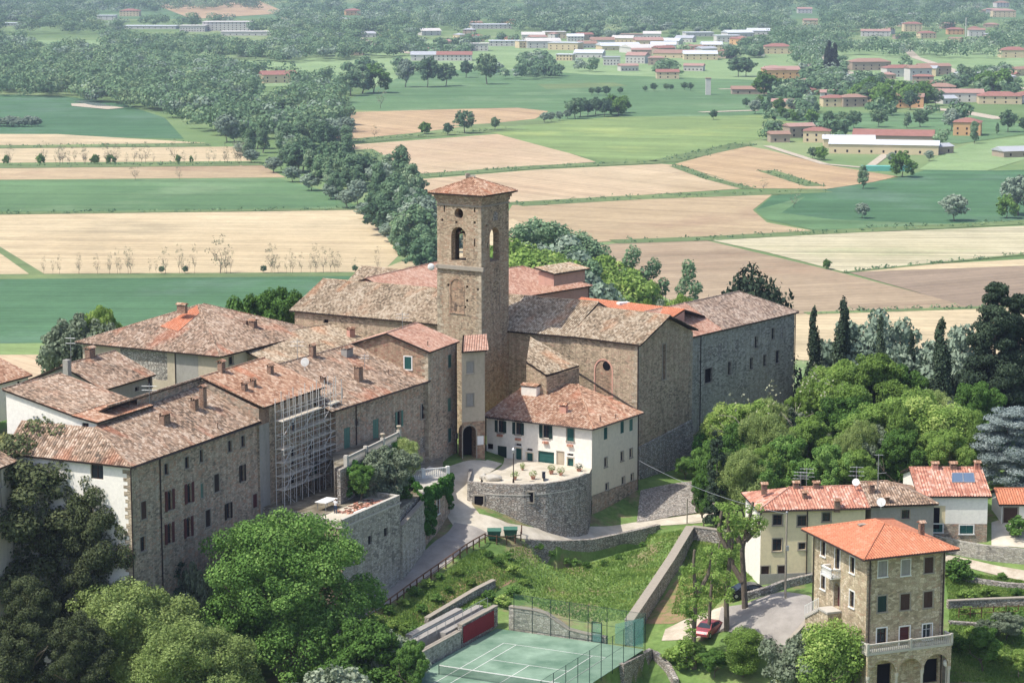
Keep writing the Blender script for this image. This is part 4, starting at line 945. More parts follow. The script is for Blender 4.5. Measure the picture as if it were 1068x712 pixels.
# ------------------------------------------------------------------ other roofs behind the row
def gable_house(name, label, e0, e1, half, z_r, zb, mat, rmat, cat='house', ops=(), hips=(0, 0), lops=(), flip=False, ovw=.4, lmat=None, pitch=.3, ridges=True, group=None):
    e0 = np.array(e0, float); e1 = np.array(e1, float); u = nrm((e1 - e0) * (1, 1, 0)); w = np.array((-u[1], u[0], 0)); L = np.linalg.norm((e1 - e0)[:2]); z = e0[2]
    f = lambda a, b, zz: V3(*(e0 + u * a + w * b)[:2], zz)
    h = House(name, label, cat, V3(e0[0], e0[1], zb), group); wz = z - .12; wr = z_r - .25
    a, b, c, d = f(ovw, ovw, 0), f(L - ovw, ovw, 0), f(L - ovw, 2 * half - ovw, 0), f(ovw, 2 * half - ovw, 0)
    tl = None if hips[0] else [(0, wz), (.5, wr), (1, wz)]; tr_ = None if hips[1] else [(0, wz), (.5, wr), (1, wz)]
    h.wall(a, b, zb, wz, mat, ops); h.wall(b, c, zb, wz, mat, top=tr_); h.wall(c, d, zb, wz, mat); h.wall(d, a, zb, wz, lmat or mat, lops, top=tl, name='wall' if not lmat else 'end_wall')
    r0, r1 = f(hips[0] * half, half, z_r), f(L - hips[1] * half, half, z_r); E = [f(0, 0, z), f(L, 0, z), f(L, 2 * half, z), f(0, 2 * half, z)]
    polys = [[E[0], E[1], r1, r0], [E[2], E[3], r0, r1]]; rg = [(r0, r1)]
    if hips[0]: polys.append([E[3], E[0], r0]); rg += [(E[0], r0)]
    if hips[1]: polys.append([E[1], E[2], r1]); rg += [(E[1], r1)]
    h.roof(polys, rmat, rg if ridges else (), pitch=pitch); h.f = f; h.L = L
    return h

HN, HL, HR = P(230, 372, 68), P(78, 357, 68), P(335, 345.5, 68); HB = quad_from(HN, HL, HR)
h = House('hipped_roof_house', 'large cream house with broad weathered hipped roof, behind the row, left of the church', 'house', V3(HN[0], HN[1], 58))
q4 = ovh([HN, HR, HB, HL], -.7, 0)
h.wall(q4[3], q4[0], 56, 67.85, 'plaster_tan', [(150, 377, 7.5, 4.4, 'p', dict(mat='stone_grey', sur=None)), (195, 385, 3.6, 5, 'p', dict(mat='plaster_grey', sur=None))])
h.wall(q4[0], q4[1], 56, 67.85, 'plaster_cream', [(241, 376, .9, 1.0, 'w'), (270, 367.8, .9, 1.0, 'w'), (285, 363.5, .9, 1.0, 'w'), (313, 356.8, .9, 1.1, 'w')]); h.wall(q4[1], q4[2], 56, 67.85, 'plaster_cream'); h.wall(q4[2], q4[3], 56, 67.85, 'plaster_tan')
cc = (HN + HL + HR + HB) / 4; apz = V3(cc[0], cc[1], zat(cc[0], cc[1], 318)); ap2 = apz + nrm(HR - HN) * 1.0
h.roof([[HN, HR, ap2, apz], [HR, HB, ap2], [HB, HL, apz, ap2], [HL, HN, apz]], 'tile_old', [(HN, apz), (HL, apz), (HR, ap2)])
nn_ = nrm(np.cross(HN - HL, apz - HL)); nn_ = nn_ if nn_[2] > 0 else -nn_
pq = [hit(x, y, HL, nn_) + nn_ * .06 for x, y in ((206, 319), (208, 327), (186, 346), (167, 341))]; mb = MB(); tile_poly(mb, pq, .05); mb.build('new_tile_patch', [M['tile_orange'], M['brown']], h.roof_o)
h.chimney(190, 322.5, 1.3, .6, .45); h.chimney(264, 341, .8, .8, .7); h.chimney(252, 336, 1.8, .5, .3, cap=None); h.pipe(*hit(183, 390, q4[3], nrm(np.cross(q4[0] - q4[3], (0, 0, 1))))[:2], 60, 67.8); h.done()

c2 = gable_house('grey_gable_house', 'low grey-plastered house with tan gable roof and two tiny windows behind the rooftop room', P(108, 407, 68.3), P(163, 390.5, 68.3), 5.8, 70.8, 62, 'plaster_grey', 'tile_old', ops=[(119, 412, .9, .5, 'h', dict(sur=None)), (143, 405.5, .9, .5, 'h', dict(sur=None)), (159, 398, .8, 1.2, 'w')])
aerial(c2, c2.f(2, 5.8, 70.8), 3.4, .6); c2.chimney(70, 389, .7, .7, 1.6, mat='plaster_grey', cap=None); c2.chimney(94, 372, 1.2, .7, .9, cap='tile'); c2.done()
c0 = gable_house('white_gable_house', 'small white-walled house with terracotta roof edge just before the tan field', P(-30, 408, 66.8), P(34, 391, 66.8), 6, 69, 62, 'plaster_white', 'tile_warm', ops=[(20, 401, .7, .9, 'h', dict(sur=None))]); c0.done()
eh = gable_house('cream_house', 'cream house with blue-grey shutters cut off by the left edge of the picture', P(-80, 520, 69.0), P(19, 480.5, 69.0), 6, 71.5, 45, 'plaster_cream', 'tile_old', ops=[(-2, 500, .9, 1.6, 'cl'), (-2, 520, .9, 1.6, 'cl')], ovw=.6)
eh.done()
# the end wall of the cut-off house towards the camera is the long one; its right corner shows
ch_ = P(432, 343, 70)
q = gable_house('yard_roof', 'low brownish roof in the dip between hipped house, nave and row', P(282, 380, 66.5), P(420, 356, 66.5), 8.5, 68.6, 60, 'stone_row', 'tile_tan', cat='outbuilding'); q.chimney(388, 350, 1.6, .8, .7); q.chimney(366, 351, 1.0, .6, .9, mat='plaster_pink'); q.done()

# convent wing on the right
R0, R1 = P(721, 352, 68), P(833.4, 325.3, 68); uR = nrm((R1 - R0) * (1, 1, 0)); wR = np.array((-uR[1], uR[0], 0)); LRr = np.linalg.norm((R1 - R0)[:2])
fr = lambda a, b, z: V3(*(R0 + uR * a + wR * b)[:2], z)
h = House('convent_wing', 'long grey stone convent wing with small dark windows, stretching right behind the choir', 'convent', V3(R0[0], R0[1], 52)); hw = 6.2
blind = lambda x, y: (x, y, .9, 1.7, 'p', dict(mat='stone_grey', sur=None)); op_ = lambda x, y, w=.8, hh=1.6: (x, y, w, hh, 'h', dict(sw=.12))
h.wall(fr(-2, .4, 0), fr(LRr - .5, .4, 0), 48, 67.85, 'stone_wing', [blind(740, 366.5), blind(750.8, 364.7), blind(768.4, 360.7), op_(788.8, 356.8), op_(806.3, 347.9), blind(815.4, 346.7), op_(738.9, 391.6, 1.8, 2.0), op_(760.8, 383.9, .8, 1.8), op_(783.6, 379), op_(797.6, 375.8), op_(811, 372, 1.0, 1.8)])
h.wall(fr(LRr - .5, .4, 0), fr(LRr - .5, 2 * hw - .4, 0), 48, 67.85, 'stone_wing'); h.wall(fr(LRr - .5, 2 * hw - .4, 0), fr(-2, 2 * hw - .4, 0), 48, 67.85, 'stone_wing'); h.wall(fr(-2, 2 * hw - .4, 0), fr(-2, .4, 0), 48, 67.85, 'stone_wing')
zr = 71.1; sp = 7.6
h.roof([[fr(sp, 0, 68), fr(LRr, 0, 68), fr(LRr - hw, hw, zr), fr(sp, hw, zr)], [fr(LRr, 0, 68), fr(LRr, 2 * hw, 68), fr(LRr - hw, hw, zr)], [fr(LRr, 2 * hw, 68), fr(-2, 2 * hw, 68), fr(-2, hw, zr), fr(LRr - hw, hw, zr)]], 'tile_grey', [(fr(-2, hw, zr), fr(LRr - hw, hw, zr)), (fr(LRr, 0, 68), fr(LRr - hw, hw, zr))])
mb = MB(); tile_poly(mb, [fr(-2, 0, 68.03), fr(sp, 0, 68.03), fr(sp, hw, zr + .03), fr(-2, hw, zr + .03)]); ridge(mb, fr(sp, 0, 68.1), fr(sp, hw, zr + .1)); mb.build('repaired_roof', [M['tile_pink'], M['brown_dk']], h.r)
q = hit(731, 360, fr(0, .4, 0), nrm(np.cross(uR, (0, 0, 1)))); h.pipe(q[0], q[1] - .1, 50, 67.8); q = fr(LRr - .45, .3, 0); h.pipe(q[0], q[1], 50, 67.8); h.done()

def slab_house(name, label, poly, zb, wall, rmat, cat='building', ops=()):
    h = House(name, label, cat, V3(poly[0][0], poly[0][1], zb)); mb = MB(); n = len(poly)
    for i in range(n):
        p, q = poly[i], poly[(i + 1) % n]; mb.poly([(p[0], p[1], zb), (q[0], q[1], zb), (q[0], q[1], q[2] - .15), (p[0], p[1], p[2] - .15)])
    mb.build('wall', M[wall], h.r); return h
# orange-roofed cloister range behind the choir
q0, q1 = P(606, 310.8, 71.2), P(714, 323, 71.2); pw = nrm((q0 - q1) * (1, 1, 0)); pv = np.array((pw[1], -pw[0], 0)); pv = pv if pv[1] < 0 else -pv
h = slab_house('cloister_range', 'low range with bright orange tiled roof just behind the choir gable', [q0, q0 + pv * 7 + (0, 0, -1.8), q1 + pv * 7 + (0, 0, -1.8), q1], 58, 'plaster_pink', 'tile_orange')
h.roof([[q0, q1, q1 + pv * 7 + (0, 0, -1.8), q0 + pv * 7 + (0, 0, -1.8)], [q1, q0, q0 - pv * 5 + (0, 0, -1.5), q1 - pv * 5 + (0, 0, -1.5)]], 'tile_orange', [(q0, q1)])
q = h.onroof(650, 316.5); mb = MB(); mb.box(q + (0, 0, -.1), 1.6, 1.0, .3, .4); mb.build('skylight', M['white'], h.roof_o); h.done()
w2 = gable_house('pink_convent_house', 'pink-walled house with pinkish tiled hipped roof right behind the bell tower', P(516, 314.5, 69), P(618, 298, 69), 7.5, 72.0, 60, 'plaster_pink', 'tile_pink', hips=(0, 1))
w2.pipe(*w2.f(w2.L - .45, .3, 0)[:2], 62, 68.8)
q = w2.f(3, 9, 72.0); mb = MB(); cq = P(586, 283, 72.2); ang = math.atan2(w2.planes[0][1][1], w2.planes[0][1][0])
mb.box((cq[0], cq[1], 70.5), 7, 3, 1.9, ang); mb.build('clerestory', M['plaster_pink'], w2.r)
mb = MB(); ca, sa = math.cos(ang), math.sin(ang); rq = lambda x, y, z: V3(cq[0] + ca * x - sa * y, cq[1] + sa * x + ca * y, z)
tile_poly(mb, [rq(-4, -2, 72.4), rq(4, -2, 72.4), rq(4, 2, 73.0), rq(-4, 2, 73.0)]); mb.build('clerestory_roof', [M['tile_tan'], M['brown_dk']], w2.r); w2.done()
w1 = gable_house('red_roof_convent_range', 'convent range with faded red roof showing above the nave ridge beside the bell tower', V3(-13.6, 332.8, 70), V3(-4.0, 350.2, 70), 8.2, 73.0, 60, 'plaster_pink', 'tile_pink'); w1.done()
g_ = gable_house('small_gable_shed', 'small grey gable roof peeping over the left end of the nave ridge', P(362, 293, 70.5), P(403, 297, 70.5), 3.5, 72.3, 62, 'plaster_grey', 'tile_tan', cat='outbuilding'); g_.done()

# ------------------------------------------------------------------ lower right houses
VN, VL, VR = P(905, 580, 62), P(850, 553, 62), P(986, 571, 62); uv_ = nrm((VR - VN) * (1, 1, 0)); vv_ = nrm((VL - VN) * (1, 1, 0)); LVR = np.linalg.norm((VR - VN)[:2]); LVL = np.linalg.norm((VL - VN)[:2])
def vf(r, l, z): q = VN + uv_ * r + vv_ * l; return V3(q[0], q[1], z)
h = House('stone_villa', 'three-storey stone villa with bright orange hipped roof, balcony and arcade, bottom right', 'villa', V3(VN[0], VN[1], 49))
W3 = lambda x, y, st='w', **k: (x, y, 1.0, 1.5, st, dict(**k))
h.wall(VN, VR, 47, 61.85, 'stone_villa', [(920.6, 592.8, 1.0, 1.55, 'cl', dict(sur='white', sw=.08)), (944.7, 591.4, 1.0, 1.55, 'cl', dict(sur='white', sw=.08)), (968.8, 589, 1.0, 1.55, 'cb'),
   (920, 629.5, 1.0, 1.6, 'cG'), (944, 627.3, 1.05, 1.6, 'cb'), (968, 624.8, 1.0, 1.6, 'cb'), (919.4, 662.6, 1.05, 1.5, 'w', dict(sur='white')), (943.3, 664, 1.1, 2.1, 'dm', dict(sur='white')), (967, 658.3, 1.0, 1.5, 'w', dict(sur='white', fr='w')),
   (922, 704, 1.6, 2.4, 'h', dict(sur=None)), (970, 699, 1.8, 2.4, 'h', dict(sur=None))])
h.wall(VL, VN, 47, 61.85, 'stone_villa', [(858.7, 571.3, .9, 1.6, 'w', dict(sur='white')), (873.5, 582, 1.0, 2.2, 'w', dict(sur='white')), (889, 589, .9, 1.6, 'w', dict(sur='white')), (858.5, 606, .9, 1.6, 'w', dict(sur='white')), (873, 620.5, 1.2, 2.5, 'dm', dict(arch=1, sur='surround', deep=.5)), (888.5, 624.6, .9, 1.6, 'w', dict(sur='white'))], name='side_wall')
VB = vf(LVR, LVL, 62); h.wall(VR, VB, 47, 61.85, 'stone_villa'); h.wall(VB, VL, 47, 61.85, 'stone_villa')
E_ = ovh([VN, VR, VB, VL], 1.0, 62.0); ce = sum(E_) / 4
ra = V3(*(ce + vv_ * -.9)[:2], 63.75); rb = V3(*(ce + vv_ * .9)[:2], 63.75)
h.roof([[E_[0], E_[1], ra], [E_[1], E_[2], rb, ra], [E_[2], E_[3], rb], [E_[3], E_[0], ra, rb]], 'tile_orange', [(E_[0], ra), (E_[1], ra), (E_[2], rb), (E_[3], rb), (ra, rb)], under='brown')
for i in range(4): h.gutter(E_[i] + (0, 0, -.08), E_[(i + 1) % 4] + (0, 0, -.08))
h.chimney(961, 552, .5, .4, .5, mat='brick'); p = h.onroof(900, 547.5); mb = MB(); mb.box(p, .9, .6, .15, .3); mb.build('roof_hatch', M['surround'], h.roof_o)
h.pipe(*(VN + nrm(-uv_ - vv_) * .12 + uv_ * .35)[:2], 48, 61.8); h.pipe(*(VR - uv_ * .15 - vv_ * .1)[:2], 48, 61.8); h.pipe(*(VL - uv_ * .1)[:2], 50, 61.8)
for x0_, x1_ in ((-.03, .5), (LVR - .45, LVR + .03)): mb = MB(); wbox(mb, VN, uv_, -vv_, x0_, x1_, 47, 61.8, 0, .04); mb.build('corner_quoins', M['stone_row'], h.r)
zb_ = 52.75
mb = MB(); wbox(mb, VN, uv_, -vv_, -.55, LVR + .35, zb_ - .2, zb_, 0, 1.35); sl_ = mb.build('balcony_slab', M['cap'], h.r)
mb = MB()
def rail(mb, p, q, zt, hh=.9, n=None, post=.16):
    L = np.linalg.norm((q - p)[:2]); n = n or int(L / .22); u = nrm((q - p) * (1, 1, 0))
    for k in range(n + 1):
        c = p + (q - p) * k / n; mb.lathe((c[0], c[1], zt), [(.045, 0), (.085, .18), (.05, .45), (.05, hh - .12)], 6)
    w = np.array((u[1], -u[0], 0)); zz = zt + hh - .12
    wbox(mb, p, u, w, -.1, L + .1, zz, zz + .12, -.1, .1); wbox(mb, p, u, w, -.1, L + .1, zt, zt + .06, -.1, .1)
c0_, c1_, c2_, c3_ = vf(-.45, 0, 0), vf(-.45, -1.25, 0), vf(LVR + .25, -1.25, 0), vf(LVR + .25, 0, 0)
rail(mb, c0_, c1_, zb_); rail(mb, c1_, c2_, zb_); rail(mb, c2_, c3_, zb_)
for p in (c1_, c2_, vf(LVR / 2, -1.25, 0)): mb.box((p[0], p[1], zb_), .25, .25, 1.0, math.atan2(uv_[1], uv_[0]))
mb.build('balustrade', M['cap'], h.r)
xs = [-.3, LVR * .33, LVR * .66, LVR + .1]
for i, x in enumerate(xs):
    p = vf(x, -1.15, 0); mb = MB(); mb.lathe((p[0], p[1], 47.6), [(.2, 0), (.15, .3), (.13, 2.3), (.2, 2.6), (.2, 2.85)], 10); mb.build('column', M['cap'], h.r)
mb = MB()
for i in range(3):
    x0, x1 = xs[i] + .12, xs[i + 1] - .12; r = (x1 - x0) / 2; zc = 50.45; zt = zb_ - .2
    arc = [(x0 + r - r * math.cos(math.pi * k / 10), zc + min(r, 1.7) * math.sin(math.pi * k / 10)) for k in range(11)]
    for k in range(10):
        (u0, v0), (u1, v1) = arc[k], arc[k + 1]; F1 = lambda u, v, n: VN + uv_ * u - vv_ * (1.15 + n) + (0, 0, v - VN[2])
        mb.poly([F1(u0, v0, .14), F1(u1, v1, .14), F1(u1, zt, .14), F1(u0, zt, .14)]); mb.poly([F1(u0, zt, -.14), F1(u1, zt, -.14), F1(u1, v1, -.14), F1(u0, v0, -.14)]); mb.poly([F1(u0, v0, -.14), F1(u1, v1, -.14), F1(u1, v1, .14), F1(u0, v0, .14)])
for x in xs: wbox(mb, VN, uv_, -vv_, x - .15, x + .15, 50.45, zb_ - .2, 1.0, 1.3)
mb.build('arcade', M['stone_villa'], h.r)
bp = hit(871, 599, VL, nrm(np.cross(VN - VL, (0, 0, 1)))); ul = nrm(VN - VL); nl = nrm(np.cross(VN - VL, (0, 0, 1))); mb = MB(); wbox(mb, bp, ul, nl, -1.1, 1.1, bp[2] - .15, bp[2], 0, 1.0)
p0, p1, p2, p3 = bp - ul * 1.05, bp - ul * 1.05 + nl * .92, bp + ul * 1.05 + nl * .92, bp + ul * 1.05
rail(mb, p0, p1, bp[2], .85); rail(mb, p1, p2, bp[2], .85); rail(mb, p2, p3, bp[2], .85); mb.build('small_balcony', M['white'], h.r)
# outside stairs to the front door
dp = hit(873, 634, VL, nl); mb = MB(); zt = dp[2]
wbox(mb, dp, ul, nl, -1.0, 1.0, zt - .2, zt, .02, 1.6)
for k in range(9): wbox(mb, dp, ul, nl, -1.0 - .32 * (k + 1), -1.0 - .32 * k, zt - .17 * (k + 1) - .3, zt - .17 * (k + 1), .1, 1.6)
mb.build('stairs', M['cap'], h.r)
mb = MB(); wbox(mb, dp, ul, nl, -.95, .95, 46, zt - .22, .02, 1.5)
for k in range(9): wbox(mb, dp, ul, nl, -1.0 - .32 * (k + 1), -1.0 - .32 * k, 46, zt - .17 * (k + 1) - .32, .12, 1.5)
mb.build('stair_wall', M['stone_villa'], h.r)
mb = MB()
for k in range(0, 10, 1):
    q = dp + ul * (-1.0 - .32 * k) + nl * 1.55; mb.tube([(q[0], q[1], zt - .17 * k), (q[0], q[1], zt - .17 * k + .9)], .03, 5)
q0_, q1_ = dp - ul * 1.0 + nl * 1.55, dp + ul * (-1.0 - .32 * 9) + nl * 1.55; mb.tube([(q0_[0], q0_[1], zt + .9), (q1_[0], q1_[1], zt - .17 * 9 + .9)], .045, 5); mb.build('stair_railing', M['white'], h.r)
h.done()

# yellow house
YN, YR = P(790.5, 532.5, 59.1), P(908, 529.3, 59.1); uy = nrm((YR - YN) * (1, 1, 0)); wy = np.array((-uy[1], uy[0], 0)); LY = np.linalg.norm((YR - YN)[:2])
h = gable_house('yellow_house', 'pale yellow house with red tiled hipped roof beside the pollarded trees', YN, YR, 4.4, 60.55, 49, 'plaster_yellow', 'tile_red', hips=(1, 0), ovw=.45, pitch=.3, lmat='plaster_white',
  ops=[(811, 542, 1.0, 1.15, 'w'), (836.5, 543, 1.0, 1.15, 'w'), (862, 539, .9, 1.0, 'w'), (810.6, 568, 1.0, 1.35, 'w'), (836.5, 569.3, .75, .75, 'w'), (798, 599, .9, 1.9, 'db'), (815, 598.5, .8, 1.9, 'db')])
for x, y in ((797, 510.5), (830, 509), (851, 509)): h.chimney(x, y, .6, .45, .45)
h.chimney(839, 519.5, .5, .5, .5); h.chimney(873, 529, .6, .5, .6)
q = h.f(3.0, .3, 0); h.pipe(h.f(5.6, .35, 0)[0], h.f(5.6, .35, 0)[1], 51, 59); h.gutter(h.f(0, -.08, 59), h.f(h.L, -.08, 59))
mb = MB(); wbox(mb, h.f(.45, .45, 0), uy, -wy, -.03, LY - .9, 47.5, 51.9, .0, .05); mb.build('grey_plinth', M['plaster_grey'], h.r)
for x, y, hh in ((835, 508, 1.8), (841, 508, 2.2), (893, 508, 2.4)):
    p = h.onroof(x, y); mb = MB(); mb.tube([p, p + (0, 0, hh)], .035, 5)
    for k, zz in enumerate((.55, .75, .95)):
        mb.tube([p + (-.9 + .1 * k, .1, hh * zz), p + (.9 - .1 * k, -.1, hh * zz)], .02, 4)
        for j in range(5): mb.tube([p + (-.7 + .35 * j, -.3, hh * zz), p + (-.7 + .35 * j, .3, hh * zz)], .015, 4)
    mb.build('tv_aerial', M['metal'], h.r)
def dish(hh, c, r=.45, d=(-.35, -1, .35)):
    dn = nrm(d); ax = nrm(np.cross(dn, (0, 0, 1))); ay = np.cross(dn, ax); mb = MB(); c = np.array(c, float)
    R = [[c - dn * zz + r * rr * (math.cos(t_) * ax + math.sin(t_) * ay) for t_ in np.linspace(0, 2 * math.pi, 17)[:-1]] for rr, zz in ((1, 0), (.7, .07), (.35, .12), (.02, .14))]
    for i in range(3):
        for j in range(16):
            f = [R[i][j], R[i][(j + 1) % 16], R[i + 1][(j + 1) % 16], R[i + 1][j]]; mb.poly(f)
    mb.poly([q - dn * .02 for q in R[0]][::-1]); mb.tube([c - dn * .1, c - dn * .1 - (0, 0, r + .3)], .04, 5); mb.tube([c - (0, 0, r * .8), c + dn * .35], .02, 4)
    return mb.build('satellite_dish', M['white'], hh.r)
p = h.onroof(892, 511); dish(h, p + (0, -.3, 1.0), .42); h.done()

g2 = gable_house('grey_house', 'grey-white house with mottled old tiles between yellow house and house with solar panels', P(906, 528, 59.0), P(979, 525.3, 59.0), 4.5, 60.7, 50, 'plaster_grey', 'tile_old', hips=(0, 1), ops=[(944.5, 536, .9, 1.0, 'w')], ovw=.4)
p = g2.onroof(918, 526); dish(g2, p + (0, -.6, .45), .5, (-.1, -1, .3)); g2.chimney(909, 514, .6, .5, .8); g2.chimney(925, 524, .5, .5, .5)
p = g2.onroof(915.5, 512); mb = MB(); mb.tube([p, p + (0, 0, 4.2)], .04, 5); mb.tube([p + (-.5, 0, 4.1), p + (.5, 0, 4.1)], .03, 4); mb.tube([p + (-.1, 0, 2.0), p + (.9, 0, 2.1)], .02, 4); mb.build('tv_aerial', M['metal'], g2.r); g2.done()

X0, X1 = P(957, 517.5, 59.1), P(1034.4, 517.5, 59.1)
h = gable_house('solar_panel_house', 'white house on a stone basement with red tiled roof carrying two solar panels, right edge', X0, X1, 6.2, 61.0, 50, 'plaster_white', 'tile_red', pitch=.3, ovw=.35,
   ops=[(979.5, 539, 1.35, 2.6, 'p', dict(mat='plaster_yellow', sur=None, deep=.9)), ])
a_ = h.f(.35, .35, 0); b_ = h.f(h.L - .35, .35, 0); o_ = off2(a_, b_, .07)
h.wall(a_ + V3(*o_, 0), b_ + V3(*o_, 0), 50, 55.9, 'stone_row', [(1008, 552, 1.5, .95, 'cg', dict(sur='white')), (977.4, 550, 1.2, 1.0, 'cg', dict(sur='white'))], name='stone_base')
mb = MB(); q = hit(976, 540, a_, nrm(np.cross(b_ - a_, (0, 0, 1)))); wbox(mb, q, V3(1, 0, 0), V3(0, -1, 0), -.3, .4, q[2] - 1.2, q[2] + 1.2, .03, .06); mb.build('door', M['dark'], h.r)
mb = MB(); rn, rp = h.roofs[0]
pts = [hit(x, y, rp[0], rn) + rn * .14 for x, y in ((992.5, 503.5), (1017, 503.5), (1015.5, 494), (992.8, 494))]
for k in range(2):
    l0, l1 = pts[0] + (pts[1] - pts[0]) * (.5 * k + .01), pts[0] + (pts[1] - pts[0]) * (.5 * k + .49); m0, m1 = pts[3] + (pts[2] - pts[3]) * (.5 * k + .01), pts[3] + (pts[2] - pts[3]) * (.5 * k + .49)
    sm = MB(); sm.poly([l0, l1, m1, m0]); dz = rn * -.1
    for p, q in ((l0, l1), (l1, m1), (m1, m0), (m0, l0)): sm.poly([p + dz, q + dz, q, p], 1)
    for p, q in ((l0, l1), (l1, m1), (m1, m0), (m0, l0)): sm.tube([p, q], .035, 4, 1)
    t_ = NT('solar_glass', .15, .5); t_.col(lin('#5b6f86')); sm.build('solar_panel', [t_.m, M['metal']], h.roof_o)
h.chimney(975, 489, .7, .6, .5, mat='plaster_pink'); h.chimney(994, 489, .7, .6, .5); h.chimney(1019, 489, .6, .5, .6, mat='tile_red'); h.done()
g3 = gable_house('garage', 'little garage with orange tiled roof at the right edge', P(1042, 526, 57.2), P(1100, 526, 57.2), 3.2, 58.3, 51, 'plaster_white', 'tile_orange', cat='garage', ops=[(1054, 539, 1.6, 2.2, 'db')]); g3.done()
# ------------------------------------------------------------------ terraces and the ground sheet
def pl(pts, z): return [P(x, y, z) for x, y in pts]
curve_px = [(487.5, 502), (500, 503.5), (520, 505), (545, 505.5), (570, 504), (590, 501), (603, 497.5), (612, 493.5)]
CV = [P(x, y, 57.7) for x, y in curve_px]
def slab(name, poly, z, zb, top, side):
    mb = MB(); q = [tuple(p[:2]) for p in poly]; a = sum(q[i][0] * q[(i + 1) % len(q)][1] - q[(i + 1) % len(q)][0] * q[i][1] for i in range(len(q)))
    mb.prism(q if a > 0 else q[::-1], zb, z, 0, False); mb.m[-1] = 1; return tag(mb.build(name, [M[side], M[top]]), kind='structure')
slab('piazza', [p for p in CV] + [dd(.5, .5, 0), dd(LDL - .3, .5, 0), dd(LDL - .3, 3, 0), P(500, 484, 57), P(491, 489, 57)], 57.02, 48, 'paving', 'stone_grey')
TBn, TBr, TBl = P(356.5, 542, 60.5), P(417, 516, 60.5), P(322, 536.5, 60.5)
IBr = P(469, 495.5, 59.2); IBn = TBr + (IBr - TBr) * .45
ut = nrm((TBr - TBn) * (1, 1, 0)); wt_ = np.array((-ut[1], ut[0], 0))
slab('garden_terrace', [TBl + ut * 3, TBl - wt_ * .6 + ut * 5, TBr + wt_ * .8, TBr + wt_ * 5, bt(1, .7, 0), at_(S0, .5, .8, 0), at_(S0, .5, -2, 0)], 59.86, 44, 'soil', 'stone_grey')
slab('garden_terrace', [TBr + wt_ * .6, IBn + wt_ * .6, IBr + wt_ * .9, tt(LT * .6, .7, 0), bt(3, .7, 0), TBr + wt_ * 5.2], 58.6, 46, 'soil', 'stone_grey')
ub0, ub1 = P(361, 484, 63.9), P(416, 457, 63.9)
slab('garden_terrace', [ub0 + (-1.2, -.8, 0), ub1, ub1 + wt_ * 4, bt(LB, .6, 0), bt(-1, .8, 0)], 63.68, 55, 'soil', 'stone_grey')
CA, CB = P(525.5, 670.7, 48), P(631.6, 686, 48); cu = nrm((CB - CA) * (1, 1, 0)); cv = np.array((cu[1], -cu[0], 0)); cv = cv if cv[1] < 0 else -cv; CWD = np.linalg.norm((CB - CA)[:2])
cf = lambda a, b, z=48.0: V3(*(CA + cu * a + cv * b)[:2], z)
COURT = [cf(-3.2, -4.6), cf(CWD + 2.4, -4.6), cf(CWD + 2.4, 24), cf(-3.2, 24)]
terrace(COURT, 48.0)
MP = np.array([P(x, y, z) for x, y, z in ((617, 588, 47.3), (660, 574, 48.0), (686, 558, 49.0), (600, 610, 48.1), (640, 610, 48.0), (575, 598, 49.0))]); mpc = np.linalg.lstsq(np.c_[MP[:, :2], np.ones(6)], MP[:, 2], rcond=None)[0]
RWL = [P(545, 561.5, 52.1), P(580, 563.5, 51.4), P(616, 562, 50.6), P(650, 555, 50.4), P(687, 546.5, 50.5)]
terrace([p + (.15, -.25, 0) for p in RWL] + [P(672, 578, 48.6), P(640, 596, 48.0), P(600, 604, 48.2), P(566, 592, 49.3)], lambda x, y: np.minimum(base_h(x, y), mpc[0] * x + mpc[1] * y + mpc[2]))
# the bank left of the court steps down to it
def grid_lines(lo, hi, step, far, sgn):
    a = list(np.arange(lo, hi + .01, step)); g = step; x = hi
    while x < far: g *= 1.25; x += g; a.append(x)
    return a
gx = grid_lines(-75, 75, .75, 15000, 1); g = .75; x = -75; left = []
while x > -15000: g *= 1.25; x -= g; left.append(x)
gx = np.array(left[::-1] + gx)
gy = grid_lines(205, 330, .75, 20000, 1); g = .75; x = 205; left = []
while x > -300: g *= 1.25; x -= g; left.append(x)
gy = np.array(left[::-1] + gy)
GX, GY = np.meshgrid(gx, gy); GZ = ground(GX.ravel(), GY.ravel())
nX, nY = len(gx), len(gy)
rg_ = np.random.default_rng(3); nearm = (np.abs(GX.ravel()) < 90) & (GY.ravel() < 400)
me = bpy.data.meshes.new('ground'); vv = np.stack([GX.ravel(), GY.ravel(), GZ], -1)
ii = (np.arange(nY - 1)[:, None] * nX + np.arange(nX - 1)[None]).ravel()
ff = np.stack([ii, ii + 1, ii + nX + 1, ii + nX], -1)
me.vertices.add(len(vv)); me.vertices.foreach_set('co', vv.ravel().astype(np.float32)); me.loops.add(ff.size); me.loops.foreach_set('vertex_index', ff.ravel().astype(np.int32))
me.polygons.add(len(ff)); me.polygons.foreach_set('loop_start', np.arange(0, ff.size, 4).astype(np.int32)); me.update(calc_edges=True); me.polygons.foreach_set('use_smooth', [False] * len(ff))
t = NT('grassy_ground', 1.0, .03); p_ = t.pos()
c = t.ramp(t.noise(p_, .09, 6, .65), [(.3, lin('#4f6c32')), (.5, lin('#6c8842')), (.68, lin('#869056'))])
c = t.mix(t.ramp(t.noise(t.map(p_, (1, 1, 1), (40, 7, 0)), .14, 6, .7), [(.52, 0.0), (.62, .85)]), c, lin('#8f7a5f'))
c = t.mix(1.0, c, t.ramp(t.noise(p_, 1.5, 4, .7), [(.3, .75), (.7, 1.2)]), 'MULTIPLY'); t.col(c)
